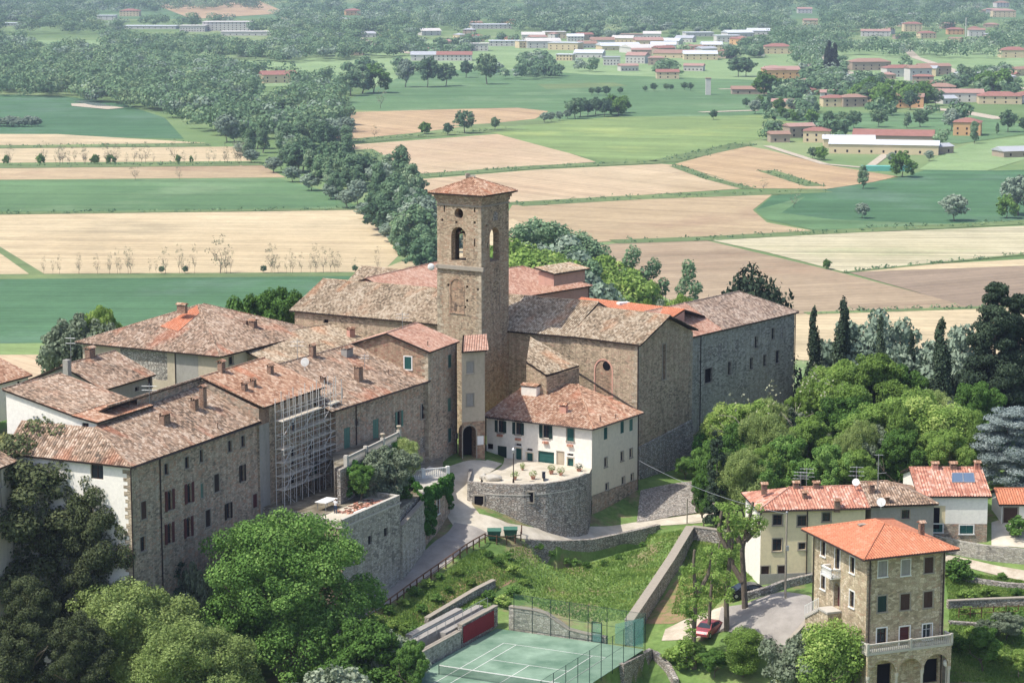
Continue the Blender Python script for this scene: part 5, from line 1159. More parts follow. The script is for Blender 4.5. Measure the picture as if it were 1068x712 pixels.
# the plain: flat light green
t2 = NT('plain_meadow', 1.0, .03); p2 = t2.pos(); t2.col(t2.ramp(t2.noise(p2, .004, 6, .65), [(.3, lin('#56703f')), (.5, lin('#6b8550')), (.7, lin('#8f9a68'))]))
me.materials.append(t.m); me.materials.append(t2.m)
cy = vv[ff[:, 0], 1]; me.polygons.foreach_set('material_index', ((cy > 450) | (np.abs(vv[ff[:, 0], 0]) > 400)).astype(np.int32))
go = bpy.data.objects.new('ground', me); COL.objects.link(go); tag(go, kind='structure')

def resample(px, n):
    a = np.array(px, float); d = np.r_[0, np.cumsum(np.linalg.norm(np.diff(a, axis=0), axis=1))]; s = np.linspace(0, d[-1], n)
    return np.stack([np.interp(s, d, a[:, i]) for i in range(a.shape[1])], -1)
def strip(name, Lp, Rp, mat, n=60, m=10, dz=.045, kind='structure'):
    """sheet draped on the ground between two edges given as ground points"""
    A = resample([G(x, y) for x, y in Lp], n); B = resample([G(x, y) for x, y in Rp], n); mb = MB(); R = []
    for i in range(n):
        row = []
        for j in range(m + 1):
            q = A[i] + (B[i] - A[i]) * j / m; row.append((q[0], q[1], q[2]))
        R.append(row)
    pts = np.array(R).reshape(-1, 3); z = ground(pts[:, 0], pts[:, 1]); pts[:, 2] = z + dz; R = pts.reshape(n, m + 1, 3)
    for i in range(n - 1):
        for j in range(m): mb.poly([R[i, j], R[i, j + 1], R[i + 1, j + 1], R[i + 1, j]])
    o = mb.build(name, M[mat]); return tag(o, kind=kind)
strip('road', [(760, 530), (720, 537), (690, 541), (660, 545), (617, 549), (590, 551), (560, 551), (530, 546), (500, 536), (492, 526), (492, 506), (509, 481)], [(760, 541), (722, 546), (690, 548), (650, 556), (616, 563), (580, 564.5), (545, 562), (512, 560), (475, 552), (467, 540), (463, 505), (464, 488)], 'paving', 110, 10, .06)
strip('piazza', [(486, 500), (500, 488), (508, 480)], [(505, 498), (516, 490), (524, 484)], 'paving', 20, 6, .09)
strip('lower_road', [(512, 558), (500, 563), (470, 586), (430, 613), (400, 633), (372, 652), (340, 676), (300, 705)], [(474, 545), (470, 552), (440, 578), (410, 603), (385, 623), (358, 645), (325, 668), (285, 695)], 'asphalt', 90, 8, .075)
strip('parking_lot', [(752, 634), (778, 630), (815, 617), (846, 622), (848, 640)], [(748, 656), (770, 662), (784, 672), (806, 690), (826, 668)], 'asphalt', 40, 14, .07)
strip('bare_earth', [(706, 604), (735, 592), (765, 604)], [(672, 650), (704, 650), (742, 630)], 'earth', 24, 10, .04)
strip('bare_earth', [(430, 640), (470, 608), (520, 590)], [(440, 655), (490, 628), (540, 606)], 'earth', 24, 8, .03)
strip('gravel_track', [(1075, 596), (1040, 590), (1010, 583), (985, 578), (965, 573)], [(1075, 607), (1040, 600), (1010, 592), (985, 587), (965, 582)], 'gravel', 40, 6, .06)
strip('courtyard', [(1034, 571), (1052, 570), (1075, 572)], [(1034, 545), (1050, 540), (1075, 545)], 'paving', 30, 12, .06)
strip('rocky_bank', [(668, 512), (700, 505), (748, 498)], [(664, 545), (700, 539), (748, 530)], 'stone_grey', 40, 10, .12)
strip('footpath', [(694, 656), (712, 647), (732, 640), (754, 632)], [(690, 668), (712, 667), (735, 664), (760, 656)], 'gravel', 20, 6, .05)

def wall_line(name, pts, thick, depth, mat, label, cat='wall', cap=True, capmat='surround', grp=None, n_in=None, seg=1.2):
    """retaining wall: pts = world points along the top; body goes down by depth"""
    pts = np.array(pts, float); L = np.linalg.norm(np.diff(pts, axis=0), axis=1).sum(); q = resample(pts, max(2, int(L / seg))) if seg else pts
    r = root(name, (q[0][0], q[0][1], q[0][2] - depth), label, cat, grp); mb = MB(); cb = MB(); rr = random.Random(len(name)); n = len(q)
    N = []
    for i in range(n):
        d = nrm((q[min(n - 1, i + 1)] - q[max(0, i - 1)]) * (1, 1, 0)); N.append(np.array((d[1], -d[0], 0)))
    for B_, o0, o1, t0, t1 in ((mb, -thick / 2, thick / 2, -depth, -.12 if cap else 0), (cb, -thick / 2 - .06, thick / 2 + .06, -.118, 0)):
        if B_ is cb and not cap: continue
        for i in range(n - 1):
            jz0, jz1 = 0, 0
            a0, a1 = q[i] + N[i] * o1, q[i] + N[i] * o0; b0, b1 = q[i + 1] + N[i + 1] * o1, q[i + 1] + N[i + 1] * o0; Z0, Z1 = V3(0, 0, t0), V3(0, 0, t1)
            B_.poly([a0 + Z0, b0 + Z0, b0 + Z1, a0 + Z1]); B_.poly([b1 + Z0, a1 + Z0, a1 + Z1, b1 + Z1]); B_.poly([a0 + Z1, b0 + Z1, b1 + Z1, a1 + Z1])
            if i == 0: B_.poly([a1 + Z0, a0 + Z0, a0 + Z1, a1 + Z1])
            if i == n - 2: B_.poly([b0 + Z0, b1 + Z0, b1 + Z1, b0 + Z1])
    mb.build('masonry', M[mat], r)
    if cap: cb.build('coping', M[capmat], r)
    return r
def gl(px, dz=0.): return [G(x, y) + (0, 0, dz) for x, y in px]

# curved bastion below the piazza
r = root('bastion_wall', (CV[3][0], CV[3][1], 50), 'curved grey stone bastion wall holding up the piazza, with two small openings', 'wall')
mb = MB(); cc_ = resample(CV, 60); cen = V3(3, 300, 0); endp = dd(.4, .3, 57.7)
outp = [nrm((p - cen) * (1, 1, 0)) for p in cc_]
base = []
for p, o in zip(cc_, outp): base.append(V3(p[0] + o[0] * .75, p[1] + o[1] * .75, 47))
for i in range(59):
    a, b = cc_[i], cc_[i + 1]; mb.poly([base[i], base[i + 1], b, a])
    ia, ib = a - outp[i] * .5, b - outp[i + 1] * .5; mb.poly([a, b, ib, ia]); mb.poly([ib, ia, ia - (0, 0, 2), ib - (0, 0, 2)][::-1])
b0 = cc_[-1]; mb.poly([base[-1], endp * (1, 1, 0) + (0, 0, 47), endp - (0, 0, 1.2), b0])
a0 = cc_[0]; bk = P(489, 488, 57.5); mb.poly([bk * (1, 1, 0) + (0, 0, 50), base[0], a0, bk])
mb.poly([a0, a0 - outp[0] * .5, bk + (.5, 0, 0), bk])
mb.build('masonry', M['stone_grey'], r)
mb = MB()
for i in range(8, 50):
    a, b = cc_[i] + outp[i] * .02 - (0, 0, 1.15), cc_[i + 1] + outp[i + 1] * .02 - (0, 0, 1.15)
    mb.poly([a + outp[i] * .12, b + outp[i + 1] * .12, b, a]); mb.poly([a + outp[i] * .12 - (0, 0, .14), b + outp[i + 1] * .12 - (0, 0, .14), b + outp[i + 1] * .12, a + outp[i] * .12])
mb.build('string_course', M['cap'], r)
for (x, y, w, hh) in ((499.8, 525.5, 1.1, 2.0), (552.8, 518.3, .75, 1.2)):
    k = int(np.argmin([abs((534 + p[0] / (p[1] * CP - (p[2] - CAMH) * SP) * F) - x) for p in cc_])); o = outp[k]; u = np.array((-o[1], o[0], 0)); u = u if u[0] > 0 else -u
    q = hit(x, y, cc_[k], o); q = q - o * 0; zz = q[2]; sft = o * (.75 * (57.7 - zz) / 10.7)
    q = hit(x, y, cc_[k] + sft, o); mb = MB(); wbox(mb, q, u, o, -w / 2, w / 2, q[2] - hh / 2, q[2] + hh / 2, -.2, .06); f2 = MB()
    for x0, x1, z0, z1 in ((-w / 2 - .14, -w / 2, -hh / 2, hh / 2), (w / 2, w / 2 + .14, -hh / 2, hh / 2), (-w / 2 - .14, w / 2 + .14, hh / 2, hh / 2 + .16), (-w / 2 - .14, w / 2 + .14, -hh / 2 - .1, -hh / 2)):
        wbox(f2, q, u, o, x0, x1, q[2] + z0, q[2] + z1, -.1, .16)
    fo = f2.build('opening', M['surround'], r); mb.build('pane_or_dark_fill', M['dark'], fo)  # dark block stands in for shade within the wall opening

# terrace block with the man on it
h = House('terrace_block', 'high grey stone block with flat terrace and three small square windows beside the lower road', 'building', V3(TBn[0], TBn[1], 49))
sq = lambda x, y: (x, y, .85, .95, 'h', dict(sur=None))
TBb = TBr + wt_ * 5.2; TBk = TBl + ut * (np.linalg.norm((TBr - TBn)[:2]))
h.wall(TBn, TBr, 45, 59.55, 'stone_wing', [sq(366.8, 571.6), sq(386, 562.8), sq(402.5, 554.5)]); h.wall(TBl, TBn, 45, 59.55, 'stone_row'); h.wall(TBr, TBk, 45, 59.55, 'stone_row'); h.wall(TBk, TBl, 45, 59.55, 'stone_row')
fpT = [TBn, TBr, TBk, TBl]
mb = MB(); o6 = ovh(fpT, .12, 59.56); mb.prism([tuple(p[:2]) for p in o6], 59.56, 59.72); mb.build('string_course', M['cap'], h.r)
mb = MB(); i6 = ovh(fpT, -.42, 59)
for i in range(4):
    if i == 2: continue
    a, b = fpT[i], fpT[(i + 1) % 4]; ia, ib = i6[i], i6[(i + 1) % 4]; zt = 60.5 if i < 2 else 60.3
    A3, B3, IA, IB_ = V3(a[0], a[1], zt), V3(b[0], b[1], zt), V3(ia[0], ia[1], zt), V3(ib[0], ib[1], zt); dz_ = V3(0, 0, 59.72 - zt)
    mb.poly([A3 + dz_, B3 + dz_, B3, A3]); mb.poly([IB_ + dz_, IA + dz_, IA, IB_]); mb.poly([A3, B3, IB_, IA], 1)
mb.build('parapet', [M['stone_wing'], M['cap']], h.r)
mb = MB(); mb.poly([V3(p[0], p[1], 59.9) for p in i6]); mb.build('terrace_floor', M['paving'], h.r)
lp = [P(334, 549, 58.0), P(356.3, 551.5, 58.0), P(358.5, 567, 56.2), P(344, 573, 56.2)]
mb = MB(); tile_poly(mb, lp[::-1]); mb.build('lean_to_roof', [M['tile_warm'], M['brown_dk']], h.r)
mb = MB()
for a, b in ((lp[3], lp[2]), (lp[2], lp[1])): mb.poly([V3(a[0], a[1], 46), V3(b[0], b[1], 46), b - (0, 0, .15), a - (0, 0, .15)])
mb.build('lean_to_wall', M['stone_row'], h.r)
h.done()
# wall between block and ivy house, ivy house with white balustrade
wall_line('road_wall', [TBr + (0, 0, -3.4), IBn + (0, 0, -1.6)], .5, 9, 'stone_wing', 'grey stone wall along the road between the high terrace block and the ivy-covered corner', seg=None)
h = House('ivy_corner_building', 'stone building under ivy with a white balustraded terrace at the bend of the road', 'building', V3(IBn[0], IBn[1], 53)); IBl = P(427, 503, 59.2); IBk = IBr + (IBl - IBn) * .9 + wt_ * 1.0
h.wall(IBn, IBr, 48, 59.0, 'stone_row', [(457, 527, .8, 1.9, 'h', dict(sur='white'))]); h.wall(IBl, IBn, 48, 59.0, 'stone_row'); h.wall(IBr, IBk, 48, 59, 'stone_row')
mb = MB(); mb.prism([tuple(p[:2]) for p in ovh([IBn, IBr, IBk, IBl], .15, 0)], 59.0, 59.2); mb.build('terrace_slab', M['cap'], h.r)
mb = MB(); pA, pB = P(428, 499.5, 59.2), P(467, 496, 59.2); rail(mb, pA, pB, 59.2, 1.05)
for f_ in (0, .33, 1): q = pA + (pB - pA) * f_; mb.box((q[0], q[1], 59.2), .4, .4, 1.15, .3)
mb.build('balustrade', M['white'], h.r); h.done()
def ivy(name, label, quads, n, seed, size=.3, leaf='leaf_ivy'):
    B = []; rng = np.random.default_rng(seed)
    for (p, q, z0, z1, th) in quads:
        L = np.linalg.norm((np.array(q) - np.array(p))[:2]); k = max(6, int(L * (z1 - z0) * 2.2))
        for i in range(k):
            f_ = rng.random(); c = np.array(p) + (np.array(q) - np.array(p)) * f_; B.append((c[0], c[1], z0 + (z1 - z0) * rng.random(), .5, .5, .55))
    B = np.array(B); c0 = B[:, :3].min(0); B[:, :3] -= c0; B[:, 3:6] *= .8
    me = leaf_mesh(name, B, n, size, [M[leaf]], seed); o = bpy.data.objects.new(name, me); COL.objects.link(o); o.location = tuple(c0); return tag(o, label, 'climber')
ivy('ivy', 'green ivy hanging over the corner of the balustraded terrace', [(IBl - wt_ * .2, IBn - wt_ * .2, 54.5, 59.5, 0), (IBn - wt_ * .25, IBn + (IBr - IBn) * .38 - wt_ * .25, 54.2, 59.3, 0), (IBn - wt_ * .25, IBr - wt_ * .25, 58.0, 59.4, 0), (IBr - (IBr - IBn) * .14 - wt_ * .2, IBr - wt_ * .2, 55.6, 59.3, 0), (IBn + (IBr - IBn) * .38 - wt_ * .2, IBr - wt_ * .2, 57.4, 59, 0)], 34000, 5, .2)
ivy('ivy', 'dark ivy spreading over the garden wall under the upper balustrade', [(ub0 + (.2, -.3, 0), ub1 + (.2, -.3, 0), 60, 63.8, 0)], 14000, 9, .22)

# upper balustrade of the garden terrace
r = root('garden_balustrade', (ub0[0], ub0[1], 58), 'weathered pale balustrade with urns on a garden wall below the faded green shutters', 'balustrade')
mb = MB(); u = nrm((ub1 - ub0) * (1, 1, 0)); L = np.linalg.norm((ub1 - ub0)[:2]); wn_ = np.array((u[1], -u[0], 0)); wbox(mb, ub0, u, wn_, -2, L, 57, 63.7, -.2, .2); mb.build('masonry', M['stone_grey'], r)
mb = MB(); rail(mb, ub0, ub1, 63.7, 1.0)
for f_ in (0, .36, .68, 1): q = ub0 + (ub1 - ub0) * f_; mb.box((q[0], q[1], 63.7), .42, .42, 1.2, math.atan2(u[1], u[0]))
mb.build('balustrade', M['cap'], r)
for f_ in (.68, 1): q = ub0 + (ub1 - ub0) * f_; MB().lathe((q[0], q[1], 64.9), [(.12, 0), (.1, .1), (.26, .35), (.3, .45), (.26, .5)], 10).build('urn', M['plaster_tan'], r)

# retaining walls
wall_line('roadside_retaining_wall', RWL, .6, 6.5, 'stone_grey', 'long dark stone retaining wall below the road, above the grassy meadow', cap=False)
wall_line('meadow_wall', [P(720, 548, 52.2), P(700, 581, 51.4), P(680, 611, 50.6), P(656, 646, 49.8)], .9, 6, 'stone_grey', 'straight stone wall with pale coping running down the right side of the meadow')
wall_line('upper_garden_wall', [P(722, 548, 52.2), P(745, 551, 52.1), P(765, 554, 52.0)], .6, 3, 'stone_grey', 'short stone wall at the top of the meadow wall, by the road')
wall_line('court_end_wall', [cf(-1.8, -5.0, 50.6), cf(2.2, -5.0, 50.6), cf(5.4, -5.0, 48.9), cf(9.5, -5.0, 48.7)], .5, 3, 'stone_wing', 'pale rubble wall stepping down at the far end of the tennis court')
wall_line('stand_wall', [cf(-3.6, -5.2, 50.4), cf(-3.6, 3, 50.4)], .5, 3, 'stone_grey', 'wall with red panels along the far left side of the tennis court')
wall_line('stand_wall', [cf(-3.6, 3.2, 49.8), cf(-3.6, 18, 49.8)], .5, 3, 'stone_wing', 'rubble stone wall along the near left side of the tennis court')
wall_line('garden_terrace_wall', gl([(445, 652), (470, 637), (495, 622), (515, 612)], .9), .5, 3, 'stone_grey', 'dark concrete terrace wall on the bank above the stands', capmat='surround')
wall_line('parking_wall', gl([(778, 626), (800, 620), (818, 613), (848, 606)], .9), .5, 2.5, 'stone_grey', 'low stone wall between the black car lawn and the parking lot', cap=False)
wall_line('track_wall', gl([(968, 571), (1000, 578), (1035, 584), (1080, 588)], 1.6), .5, 3, 'stone_wing', 'grey dry-stone wall above the gravel track, below the house with solar panels', cap=False)
wall_line('terrace_wall', gl([(988, 634), (1030, 632), (1080, 630)], .9), .45, 2.5, 'stone_grey', 'straight garden wall with pale coping right of the villa', )
wall_line('low_dry_wall', gl([(990, 600), (1020, 608), (1050, 612), (1080, 614)], .5), .6, 2, 'stone_grey', 'low crumbling dry-stone wall under the gravel track', cap=False)
wall_line('low_dry_wall', gl([(990, 650), (1020, 652), (1060, 655)], .3), .6, 2, 'stone_grey', 'lower crumbling dry-stone wall behind the shrubs right of the villa', cap=False)
wall_line('bank_wall', gl([(648, 700), (680, 683), (697, 700), (705, 716)], .8), .6, 4, 'stone_grey', 'mossy dark wall below the right corner of the tennis court', cap=False)
wall_line('driveway_wall', gl([(822, 672), (838, 655), (850, 640)], .5), .4, 3, 'stone_grey', 'curved wall edging the parking lot by the villa stairs')
wall_line('edge_wall', gl([(70, 700), (110, 707), (140, 716)], .8), .3, 2, 'stone_grey', 'low wall with pale coping in the dark bottom left corner')

# concrete stands beside the court
r = root('court_stands', cf(-6, 4, 48), 'stepped concrete spectator stands with a red panel on the left of the tennis court', 'stands')
for k, (o_, z_, L0, L1) in enumerate(((-4.3, 49.9, -5, 5), (-5.1, 50.2, -5, 11), (-6.0, 50.5, -2, 9))):
    mb = MB(); wbox(mb, cf(o_, L0), cv, -cu, 0, L1 - L0, 46.5, z_, -.1, .7); mb.build('step', M['plaster_grey'], r)
mb = MB(); wbox(mb, cf(-3.32, -4.2), cv, cu, 0, 7.0, 48.35, 50.1, 0, .05); mb.build('red_panel', M['maroon'] if False else m_flat('faded_red_panel', '#8e2a30', .8, .1, var=.3), r)
mb = MB()
for k in range(10):
    q = cf(-4.2, -4.5 + k * 1.9, 50.3); mb.tube([q, q + (0, 0, 1.0)], .03, 5)
mb.tube([cf(-4.2, -4.5, 51.3), cf(-4.2, 12.6, 51.3)], .03, 5); mb.build('handrail', M['metal'], r)

# tennis court
t = NT('court_acrylic', .9, .1); p_ = t.pos()
M['court'] = t.col(t.mix(t.ramp(t.noise(p_, .25, 5, .6), [(.35, 0.0), (.7, 1.0)]), lin('#5a7a64'), lin('#8aa58e')))
mb = MB(); mb.poly([cf(-3.1, -4.5, 48.05), cf(-3.1, 24, 48.05), cf(CWD + 2.3, 24, 48.05), cf(CWD + 2.3, -4.5, 48.05)][::1]); co = mb.build('court_surface', M['court']); tag(co, kind='structure')
mb = MB(); k_ = CWD / 10.97; lw = .035
def line(a, b, c, d):
    mb.poly([cf(a, b, 48.07), cf(c, b, 48.07), cf(c, d, 48.07), cf(a, d, 48.07)])
s1, s2 = 1.37 * k_, CWD - 1.37 * k_; hl = 11.89 * k_; sl0 = hl - 6.4 * k_
for x in (0, s1, s2, CWD): line(x - lw, 0, x + lw, 24)
line(0, -lw, CWD, lw); line(s1, sl0 - lw, s2, sl0 + lw); line(CWD / 2 - lw, sl0, CWD / 2 + lw, hl)
line(s1, hl + 6.4 * k_ - lw, s2, hl + 6.4 * k_ + lw); line(CWD / 2 - lw, hl, CWD / 2 + lw, hl + 6.4 * k_)
lo = mb.build('court_lines', M['white']); tag(lo, kind='structure')
def net_mat(name, hexc, a):
    m = bpy.data.materials.new(name); m.use_nodes = True; nt = m.node_tree; nt.nodes.clear(); q = NT.__new__(NT); q.m = m; q.t = nt
    d = q.n('BsdfDiffuse'); d.inputs[0].default_value = lin(hexc); tr = q.n('BsdfTransparent'); mx = q.n('MixShader'); mx.inputs[0].default_value = a
    q.l(tr.outputs[0], mx.inputs[1]); q.l(d.outputs[0], mx.inputs[2]); o = q.n('OutputMaterial'); q.l(mx.outputs[0], o.inputs[0]); return m
M['mesh_net'] = net_mat('wire_mesh', '#4f7f6c', .17); M['windbreak'] = net_mat('windbreak_net', '#5a948c', .5); M['tnet'] = net_mat('tennis_net', '#3a4a44', .4)
r = root('tennis_net', cf(CWD / 2, hl, 48), 'tennis net with white top tape across the green court', 'net')
mb = MB(); mb.poly([cf(-.9, hl, 48.1), cf(CWD + .9, hl, 48.1), cf(CWD + .9, hl, 49.0), cf(-.9, hl, 49.05)]); mb.build('netting', M['tnet'], r)
mb = MB(); wbox(mb, cf(-.9, hl), cu, cv, 0, CWD + 1.8, 48.98, 49.06, -.02, .02); mb.build('tape', M['white'], r)
for x in (-.9, CWD + .9): q = cf(x, hl, 48); MB().tube([q, q + (0, 0, 1.1)], .05, 6).build('post', M['green_dk'], r)
def fence(name, label, a, b, n, hh, cat='fence', netm='mesh_net', zf=None):
    r = root(name, a, label, cat)
    for i in range(n):
        q = a + (b - a) * i / (n - 1); MB().tube([q - (0, 0, .3), q + (0, 0, hh)], .04, 6).build('post', M['green_dk'], r)
    mb = MB()
    for z in (.05, hh * .5, hh - .02): mb.tube([a + (0, 0, z), b + (0, 0, z)], .02, 4)
    mb.build('rail', M['green_dk'], r)
    mb = MB(); mb.poly([a + (0, 0, .05), b + (0, 0, .05), b + (0, 0, hh), a + (0, 0, hh)]); mb.build('wire_mesh', M[netm], r); return r
c_br, c_fr, c_bl = cf(CWD + 2.35, -4.7, 48), cf(CWD + 2.35, 20, 48), cf(-3.2, -4.7, 50.2)
fence('court_side_fence', 'tall green wire fence along the right side of the tennis court', c_br, c_fr, 10, 3.6)
fence('court_end_fence', 'tall green wire fence across the far end of the tennis court', c_br, cf(-1.2, -4.75, 48.2), 8, 3.8)
wb = MB(); wb.poly([cf(CWD + 2.2, -4.6, 48.2), cf(CWD - 1.0, -4.6, 48.2), cf(CWD - 1.0, -4.6, 50.3), cf(CWD + 2.2, -4.6, 51.4)]); solo(wb, 'windbreak_net', M['windbreak'], 'teal windbreak netting in the far right corner of the court fence', 'netting')
r = root('court_gate', cf(8.6, -4.6, 48), 'green metal gate in the far end fence of the tennis court', 'gate')
g0, g1 = cf(8.0, -4.55, 48), cf(9.1, -4.55, 48); mb = MB()
for q in (g0, g1): mb.tube([q, q + (0, 0, 2.2)], .06, 6)
mb.tube([g0 + (0, 0, 2.2), g1 + (0, 0, 2.2)], .05, 6); mb.tube([g0 + (0, 0, 1.1), g1 + (0, 0, 1.1)], .04, 6); mb.build('gate_frame', M['green_dk'], r)
mb = MB(); mb.poly([g0 + (0, 0, .1), g1 + (0, 0, .1), g1 + (0, 0, 2.1), g0 + (0, 0, 2.1)]); mb.build('wire_mesh', M['windbreak'], r)

# wooden railing along the road
rp_ = resample(gl([(384, 650), (410, 632), (440, 610), (470, 589), (490, 575), (506, 566)]), 18)
r = root('wooden_railing', rp_[0], 'brown wooden post-and-rail fence along the sloping road', 'railing')
for q in rp_: MB().tube([q - (0, 0, .2), q + (0, 0, 1.15)], .085, 6).build('post', M['wood'], r)
for i in range(17):
    a, b = rp_[i], rp_[i + 1]; mb = MB(); mb.tube([a + (0, 0, 1.12), b + (0, 0, 1.12)], .075, 5); mb.tube([a + (0, 0, .55), b + (0, 0, .55)], .04, 5); mb.build('rail', M['wood'], r)
bp_ = gl([(506, 566), (524, 568.5), (543, 566)]) + gl([(544, 557)])
r = root('bin_enclosure_railing', bp_[0], 'short brown railing in front of the two green bins', 'railing')
for q in resample(bp_, 6): MB().tube([q - (0, 0, .2), q + (0, 0, 1.1)], .08, 6).build('post', M['wood'], r)
mb = MB()
for a, b in zip(bp_[:-1], bp_[1:]): mb.tube([a + (0, 0, .95), b + (0, 0, .95)], .06, 5)
mb.build('rail', M['wood'], r)
for (x, y, lab) in ((515.5, 563, 'green wheeled waste container, left one by the wooden railing'), (532.5, 561.5, 'green wheeled waste container, right one beside the retaining wall')):
    q = G(x, y) + (0, 0, .06); r = root('waste_container', q, lab, 'waste container', 'waste containers by the road'); w_, d_, h_ = 1.55, .95, 1.0
    mb = MB(); a_ = -.08
    lo_ = [(-w_ * .42, -d_ * .4), (w_ * .42, -d_ * .4), (w_ * .42, d_ * .4), (-w_ * .42, d_ * .4)]; hi_ = [(-w_ / 2, -d_ / 2), (w_ / 2, -d_ / 2), (w_ / 2, d_ / 2), (-w_ / 2, d_ / 2)]
    LO = [V3(q[0] + x_, q[1] + y_, q[2] + .18) for x_, y_ in lo_]; HI = [V3(q[0] + x_, q[1] + y_, q[2] + h_ + .1) for x_, y_ in hi_]
    for i in range(4): mb.poly([LO[i], LO[(i + 1) % 4], HI[(i + 1) % 4], HI[i]])
    mb.poly(LO[::-1]); wbox(mb, V3(q[0], q[1] - d_ / 2, 0), V3(1, 0, 0), V3(0, -1, 0), -w_ / 2 - .04, w_ / 2 + .04, q[2] + h_ + .02, q[2] + h_ + .12, -.02, .05); mb.build('body', m_flat('container_green', '#2c5c4a', .5), r)
    mb = MB(); prof = [(-d_ / 2 - .05, .12), (-d_ * .3, .3), (0, .36), (d_ * .3, .32), (d_ / 2 + .03, .16)]
    for i in range(4): (y0, z0), (y1, z1) = prof[i], prof[i + 1]; mb.poly([V3(q[0] - w_ / 2 - .03, q[1] + y0, q[2] + h_ + z0), V3(q[0] + w_ / 2 + .03, q[1] + y0, q[2] + h_ + z0), V3(q[0] + w_ / 2 + .03, q[1] + y1, q[2] + h_ + z1), V3(q[0] - w_ / 2 - .03, q[1] + y1, q[2] + h_ + z1)])
    for s_ in (-1, 1):
        pp = [V3(q[0] + s_ * (w_ / 2 + .03), q[1] + y, q[2] + h_ + z) for y, z in prof] + [V3(q[0] + s_ * (w_ / 2 + .03), q[1] + d_ / 2, q[2] + h_ + .1)]; mb.poly(pp if s_ > 0 else pp[::-1])
    mb.build('lid', m_flat('container_lid_green', '#3a6e5a', .5), r)
    for sx in (-.55, .55):
        for sy in (-.3, .3): MB().tube([(q[0] + sx - .04, q[1] + sy, q[2] + .1), (q[0] + sx + .04, q[1] + sy, q[2] + .1)], .1, 8).build('wheel', M['dark'], r)

# street things on the piazza
def pot(x, y, lab, s=.3, hh=.35, leaf='leaf_bright', z=57.05, pw_=.5):
    q = P(x, y, z); r = root('potted_plant', q, lab, 'potted plant', 'potted plants on the piazza'); MB().lathe(q, [(s * .6, 0), (s * .85, hh), (s * .75, hh)], 10).build('pot', M['tile_red'], r)
    me = leaf_mesh('foliage', [(0, 0, hh + .3, pw_, pw_, .4)], 160, .14, [M[leaf]], int(x)); o = bpy.data.objects.new('foliage', me); COL.objects.link(o); o.parent = r
pot(545 - 8, 500, 'small pot with a low green bush behind the bastion parapet, near the lamp post'); pot(556, 499.5, 'potted pale bush left of the parked scooter', .35, .4, 'leaf_locust')
pot(545, 490, 'small pot by the first teal door', .2, .25, 'leaf_locust', pw_=.3); pot(575, 494, 'big pot with yellowish plant right of the garage door', .35, .45, 'leaf_locust'); pot(585, 495.5, 'pot with rusty plant under the framed panel', .3, .35, 'leaf_locust'); pot(604, 491, 'bowl of dark plants near the house corner', .4, .25, 'leaf_conifer')
q = P(535.5, 503.5, 57); r = root('lamp_post', q, 'thin grey lamp post standing behind the bastion parapet', 'lamp post'); MB().lathe(q, [(.13, 0), (.1, .5), (.06, .6), (.05, 3.6)], 8).build('post', M['pipe'], r)
MB().lathe(q + (0, 0, 3.6), [(.05, 0), (.22, .1), (.26, .45), (.2, .5), (.03, .68)], 8).build('lantern', M['metal'], r)
# scooter
q = P(567, 500, 57.05); r = root('scooter', q, 'dark blue scooter parked behind the bastion parapet', 'scooter'); bl_ = m_flat('navy_paint', '#232a3c', .4)
mb = MB(); mb.box(q + (0, 0, .35), .35, 1.0, .3, 0); mb.box(q + (0, .25, .65), .3, .6, .14, 0); mb.prism([(q[0] - .2, q[1] - .6), (q[0] + .2, q[1] - .6), (q[0] + .16, q[1] - .45), (q[0] - .16, q[1] - .45)], q[2] + .3, q[2] + 1.05); mb.build('body', bl_, r)
mb = MB(); mb.tube([q + (-.32, -.5, 1.1), q + (.32, -.5, 1.1)], .03, 6); mb.tube([q + (0, -.6, .3), q + (0, -.48, 1.1)], .04, 6); mb.build('handlebar', M['metal'], r)
for yy in (-.65, .6): MB().tube([q + (-.06, yy, .24), q + (.06, yy, .24)], .24, 14).build('wheel', M['dark'], r)
# boulders by the ramp
def rock(x, y, z, s, lab):
    bm = bmesh.new(); bmesh.ops.create_icosphere(bm, subdivisions=3, radius=1); rng = random.Random(int(x * 7))
    from mathutils import noise as mn
    for v in bm.verts: v.co *= 1 + .35 * mn.noise(v.co * 1.3 + Vector((x, y, 0)))
    for v in bm.verts: v.co = Vector((v.co.x * s[0], v.co.y * s[1], v.co.z * s[2]))
    me = bpy.data.meshes.new('boulder'); bm.to_mesh(me); bm.free(); me.materials.append(M['cap']); o = bpy.data.objects.new('boulder', me); COL.objects.link(o); q = P(x, y, z); o.location = tuple(q); tag(o, lab, 'boulder')
rock(514, 499, 57.2, (1.1, .8, .6), 'pale boulder behind the left end of the bastion parapet'); rock(504, 498, 57.2, (.5, .4, .5), 'small pale stone at the left end of the bastion parapet')

# table, planks, rubble on the terrace
q = P(342, 533, 59.8); q = P(341, 529.5, 59.8) + (0, -.6, 0); r = root('work_table', q, 'white-topped work table on trestles on the terrace next to the standing man', 'table')
mb = MB(); wbox(mb, q, ut, -wt_, -1.3, 1.3, q[2] + .95, q[2] + 1.03, -.7, .7); mb.build('tabletop', M['white'], r)
for a_ in (-1, 1):
    for b_ in (-.5, .5): p = q + ut * a_ + wt_ * b_; MB().tube([p, p * (1, 1, 1) + (0, 0, .95)], .04, 5).build('leg', M['metal'], r)
rr = random.Random(5); mb = MB(); mb2 = MB()
for i in range(130):
    f_, g_ = rr.random(), rr.random(); p = TBn + ut * (4.8 + 6.6 * f_) + wt_ * (.9 + 2.8 * g_ ** 1.5); p[2] = 59.82 + rr.random() * .35 * (1 - g_)
    mb.box(p, .25 + .35 * rr.random(), .15 + .25 * rr.random(), .08 + .1 * rr.random(), rr.random() * 6, 0 if i % 3 else 1)
